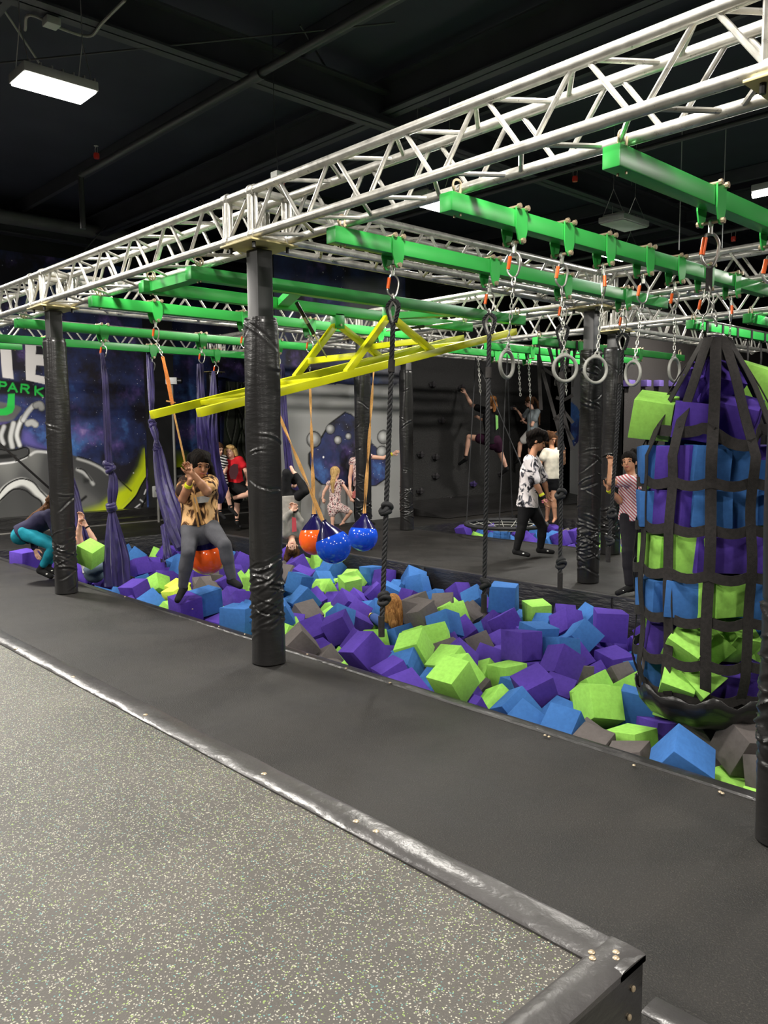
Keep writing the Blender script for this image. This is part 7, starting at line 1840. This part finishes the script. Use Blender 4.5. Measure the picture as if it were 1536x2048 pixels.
T_, Q_ = person('climber with long ponytail, grey shirt and white shorts, right one on the black wall', 17.15, .92, dict(head=(1058, 804, 0), neck=(1062, 815), sA=(1056, 823, .1), sB=(1075, 824, -.1), eA=(1047, 838, .15), eB=(1064, 850, -.15), wA=(1036, 822, .25), wB=(1050, 845, .1), hA=(1027, 811, .3), hB=(1040, 838, .2),
    pA=(1060, 868, .05), pB=(1070, 868, -.05), kA=(1040, 888, .2), kB=(1060, 900, .15), aA=(1038, 918, .2), aB=(1062, 935, .2), tA=(1030, 926, .3), tB=(1052, 944, .3)), 'skin_light', face=(-.85, -.3, .2), front=(-.8, 0, .5), shirt='slate', sleeve=.55, hem=.04, loose=.035, bottom='cloth_white', blen=.6, bloose=.035, hair='hair_brown',
    strands=(((1068, 796, -.03, .035), (1076, 806, -.06, .032), (1078, 828, -.08, .03), (1079, 850, -.1, .016)),), base=at(1055, 940, 17.15))
T_, Q_ = person('person with short dark hair in black and white tie dye shirt walking on the deck', 9.85, .93, dict(head=(1076, 884, 0), neck=(1066, 902), sA=(1058, 922, -.15), sB=(1066, 919, .13), eA=(1071, 966, -.18), eB=(1088, 962, .1), wA=(1087, 996, -.2), wB=(1094, 985, .1), hA=(1094, 1020, -.2), hB=(1098, 1000, .1),
    pA=(1051, 1010, -.07), pB=(1058, 1010, .07), kA=(1043, 1056, -.08), kB=(1085, 1054, .1), aA=(1033, 1099, -.05), aB=(1081, 1096, .12), tA=(1056, 1110, -.1), tB=(1105, 1104, .1)), 'skin_mid', face=(.85, -.4, -.35), front=(.9, 0, -.3), hup=(.3, 1, 0), shirt='dye_white', sleeve=.85, hem=.03, loose=.035, bottom='cloth_black', blen=1.93, hair='hair_black', wid=1.06, hs=1.04, curl=(.5, .5),
    strands=(((1062, 870, -.02, .06), (1075, 864, -.05, .055), (1088, 868, -.05, .045), (1094, 880, -.06, .03)), ((1060, 880, .02, .05), (1062, 893, .02, .035))), base=on_z(1058, 1112))
wristband(T_, Q_['eA'], Q_['wA'], .78, .033, 'band_yellow', .03); wristband(T_, Q_['eA'], Q_['wA'], .97, .032, 'black_band', .03); wristband(T_, Q_['wA'], Q_['hA'], .18, .033, 'wristband_pink', .012); wristband(T_, Q_['wA'], Q_['hA'], .32, .035, 'wristband_pink', .012)
T_, Q_ = person('girl with long brown hair in cream shirt and black shorts behind the walking person', 13.9, .93, dict(head=(1104, 877, 0), neck=(1103, 892), sA=(1090, 904, -.05), sB=(1118, 902, .05), eA=(1081, 924, -.05), eB=(1127, 926, 0), wA=(1078, 944, -.1), wB=(1128, 906, -.15), hA=(1080, 956, -.1), hB=(1127, 893, -.18),
    pA=(1099, 956, 0), pB=(1112, 956, 0), kA=(1097, 1000, .1), kB=(1107, 999, -.05), aA=(1094, 1036, .15), aB=(1110, 1034, -.02), tA=(1090, 1044, .05), tB=(1106, 1044, -.12)), 'skin_tan', face=(.3, -.45, -.7), shirt='cream', sleeve=.6, hem=.02, loose=.03, bottom='cloth_black', blen=.42, bloose=.03, hair='hair_brown', shoes=None, curl=(.4, 1.1), hairlow=.03,
    strands=(((1096, 866, .02, .05), (1094, 885, .04, .04)), ((1112, 868, .02, .05), (1115, 890, .03, .035))), base=on_z(1106, 1046))
T_, Q_ = person('smiling girl in white and red striped shirt gripping the rope left of the net bag', 7.55, .84, dict(head=(1258, 925, 0), neck=(1264, 946), sA=(1250, 961, -.12), sB=(1280, 960, .08), eA=(1221, 966, -.2), eB=(1240, 1002, .0), wA=(1220, 932, -.12), wB=(1217, 978, -.08), hA=(1222, 912, -.1), hB=(1221, 956, -.06),
    pA=(1258, 1036, 0), pB=(1274, 1036, 0), kA=(1257, 1102, -.05), kB=(1274, 1102, .08), aA=(1259, 1170, .0), aB=(1276, 1168, .1), tA=(1235, 1186, -.1), tB=(1256, 1180, .0)), 'skin_tan', face=(-.55, 0, -.85), hup=(-.1, 1, 0), front=(-.6, 0, -.7), shirt='red_stripe', sleeve=.45, hem=.02, loose=.022, bottom='dark_trouser', blen=1.92, bloose=.022, hair='hair_black', hs=1.0, curl=(1.4, 1.4),
    strands=(((1268, 905, .05, .05), (1276, 915, .08, .04)),), base=on_z(1246, 1188))
wristband(T_, Q_['eB'], Q_['wB'], .9, .03, 'band_yellow', .025)
T_, Q_ = person('child with long reddish blond hair sunk to the chest in the foam cubes', 7.62, .78, dict(head=(785, 1210, .0), neck=(784, 1232), sA=(765, 1250, 0), sB=(804, 1248, 0), eA=(748, 1236, .12), eB=(812, 1272, .1), wA=(738, 1227, .3), wB=(800, 1280, .25), hA=(724, 1232, .38), hB=(792, 1278, .3),
    pA=(776, 1312, .05), pB=(794, 1312, .05), kA=(774, 1318, .3), kB=(796, 1318, .3), aA=(774, 1330, .5), aB=(796, 1330, .5), tA=(772, 1326, .6), tB=(798, 1326, .6)), 'skin_light', face=(-.2, -.1, 1), front=(0, 0, 1), shirt='blue_shirt', sleeve=.95, hem=.02, loose=.02, bottom='jeans', blen=1.9, hair='hair_strawberry', hs=1.1, shoes=None, curl=(.4, .4), hairlow=.06,
    strands=(((780, 1205, -.07, .07), (782, 1228, -.1, .065), (788, 1246, -.12, .055), (792, 1264, -.12, .03)), ((792, 1205, -.05, .06), (798, 1230, -.08, .05), (800, 1250, -.1, .03)), ((775, 1215, -.06, .05), (774, 1240, -.09, .035))), base=at(785, 1300, 7.62))
obj('sleeve_cuff', MB().tube([lerp(Q_['eA'], Q_['wA'], .0), lerp(Q_['eA'], Q_['wA'], .3)], .036, 14), 'cloth_black', T_)
wristband(T_, Q_['eA'], Q_['wA'], .34, .034, 'band_yellow', .015, 'yellow_cuff')
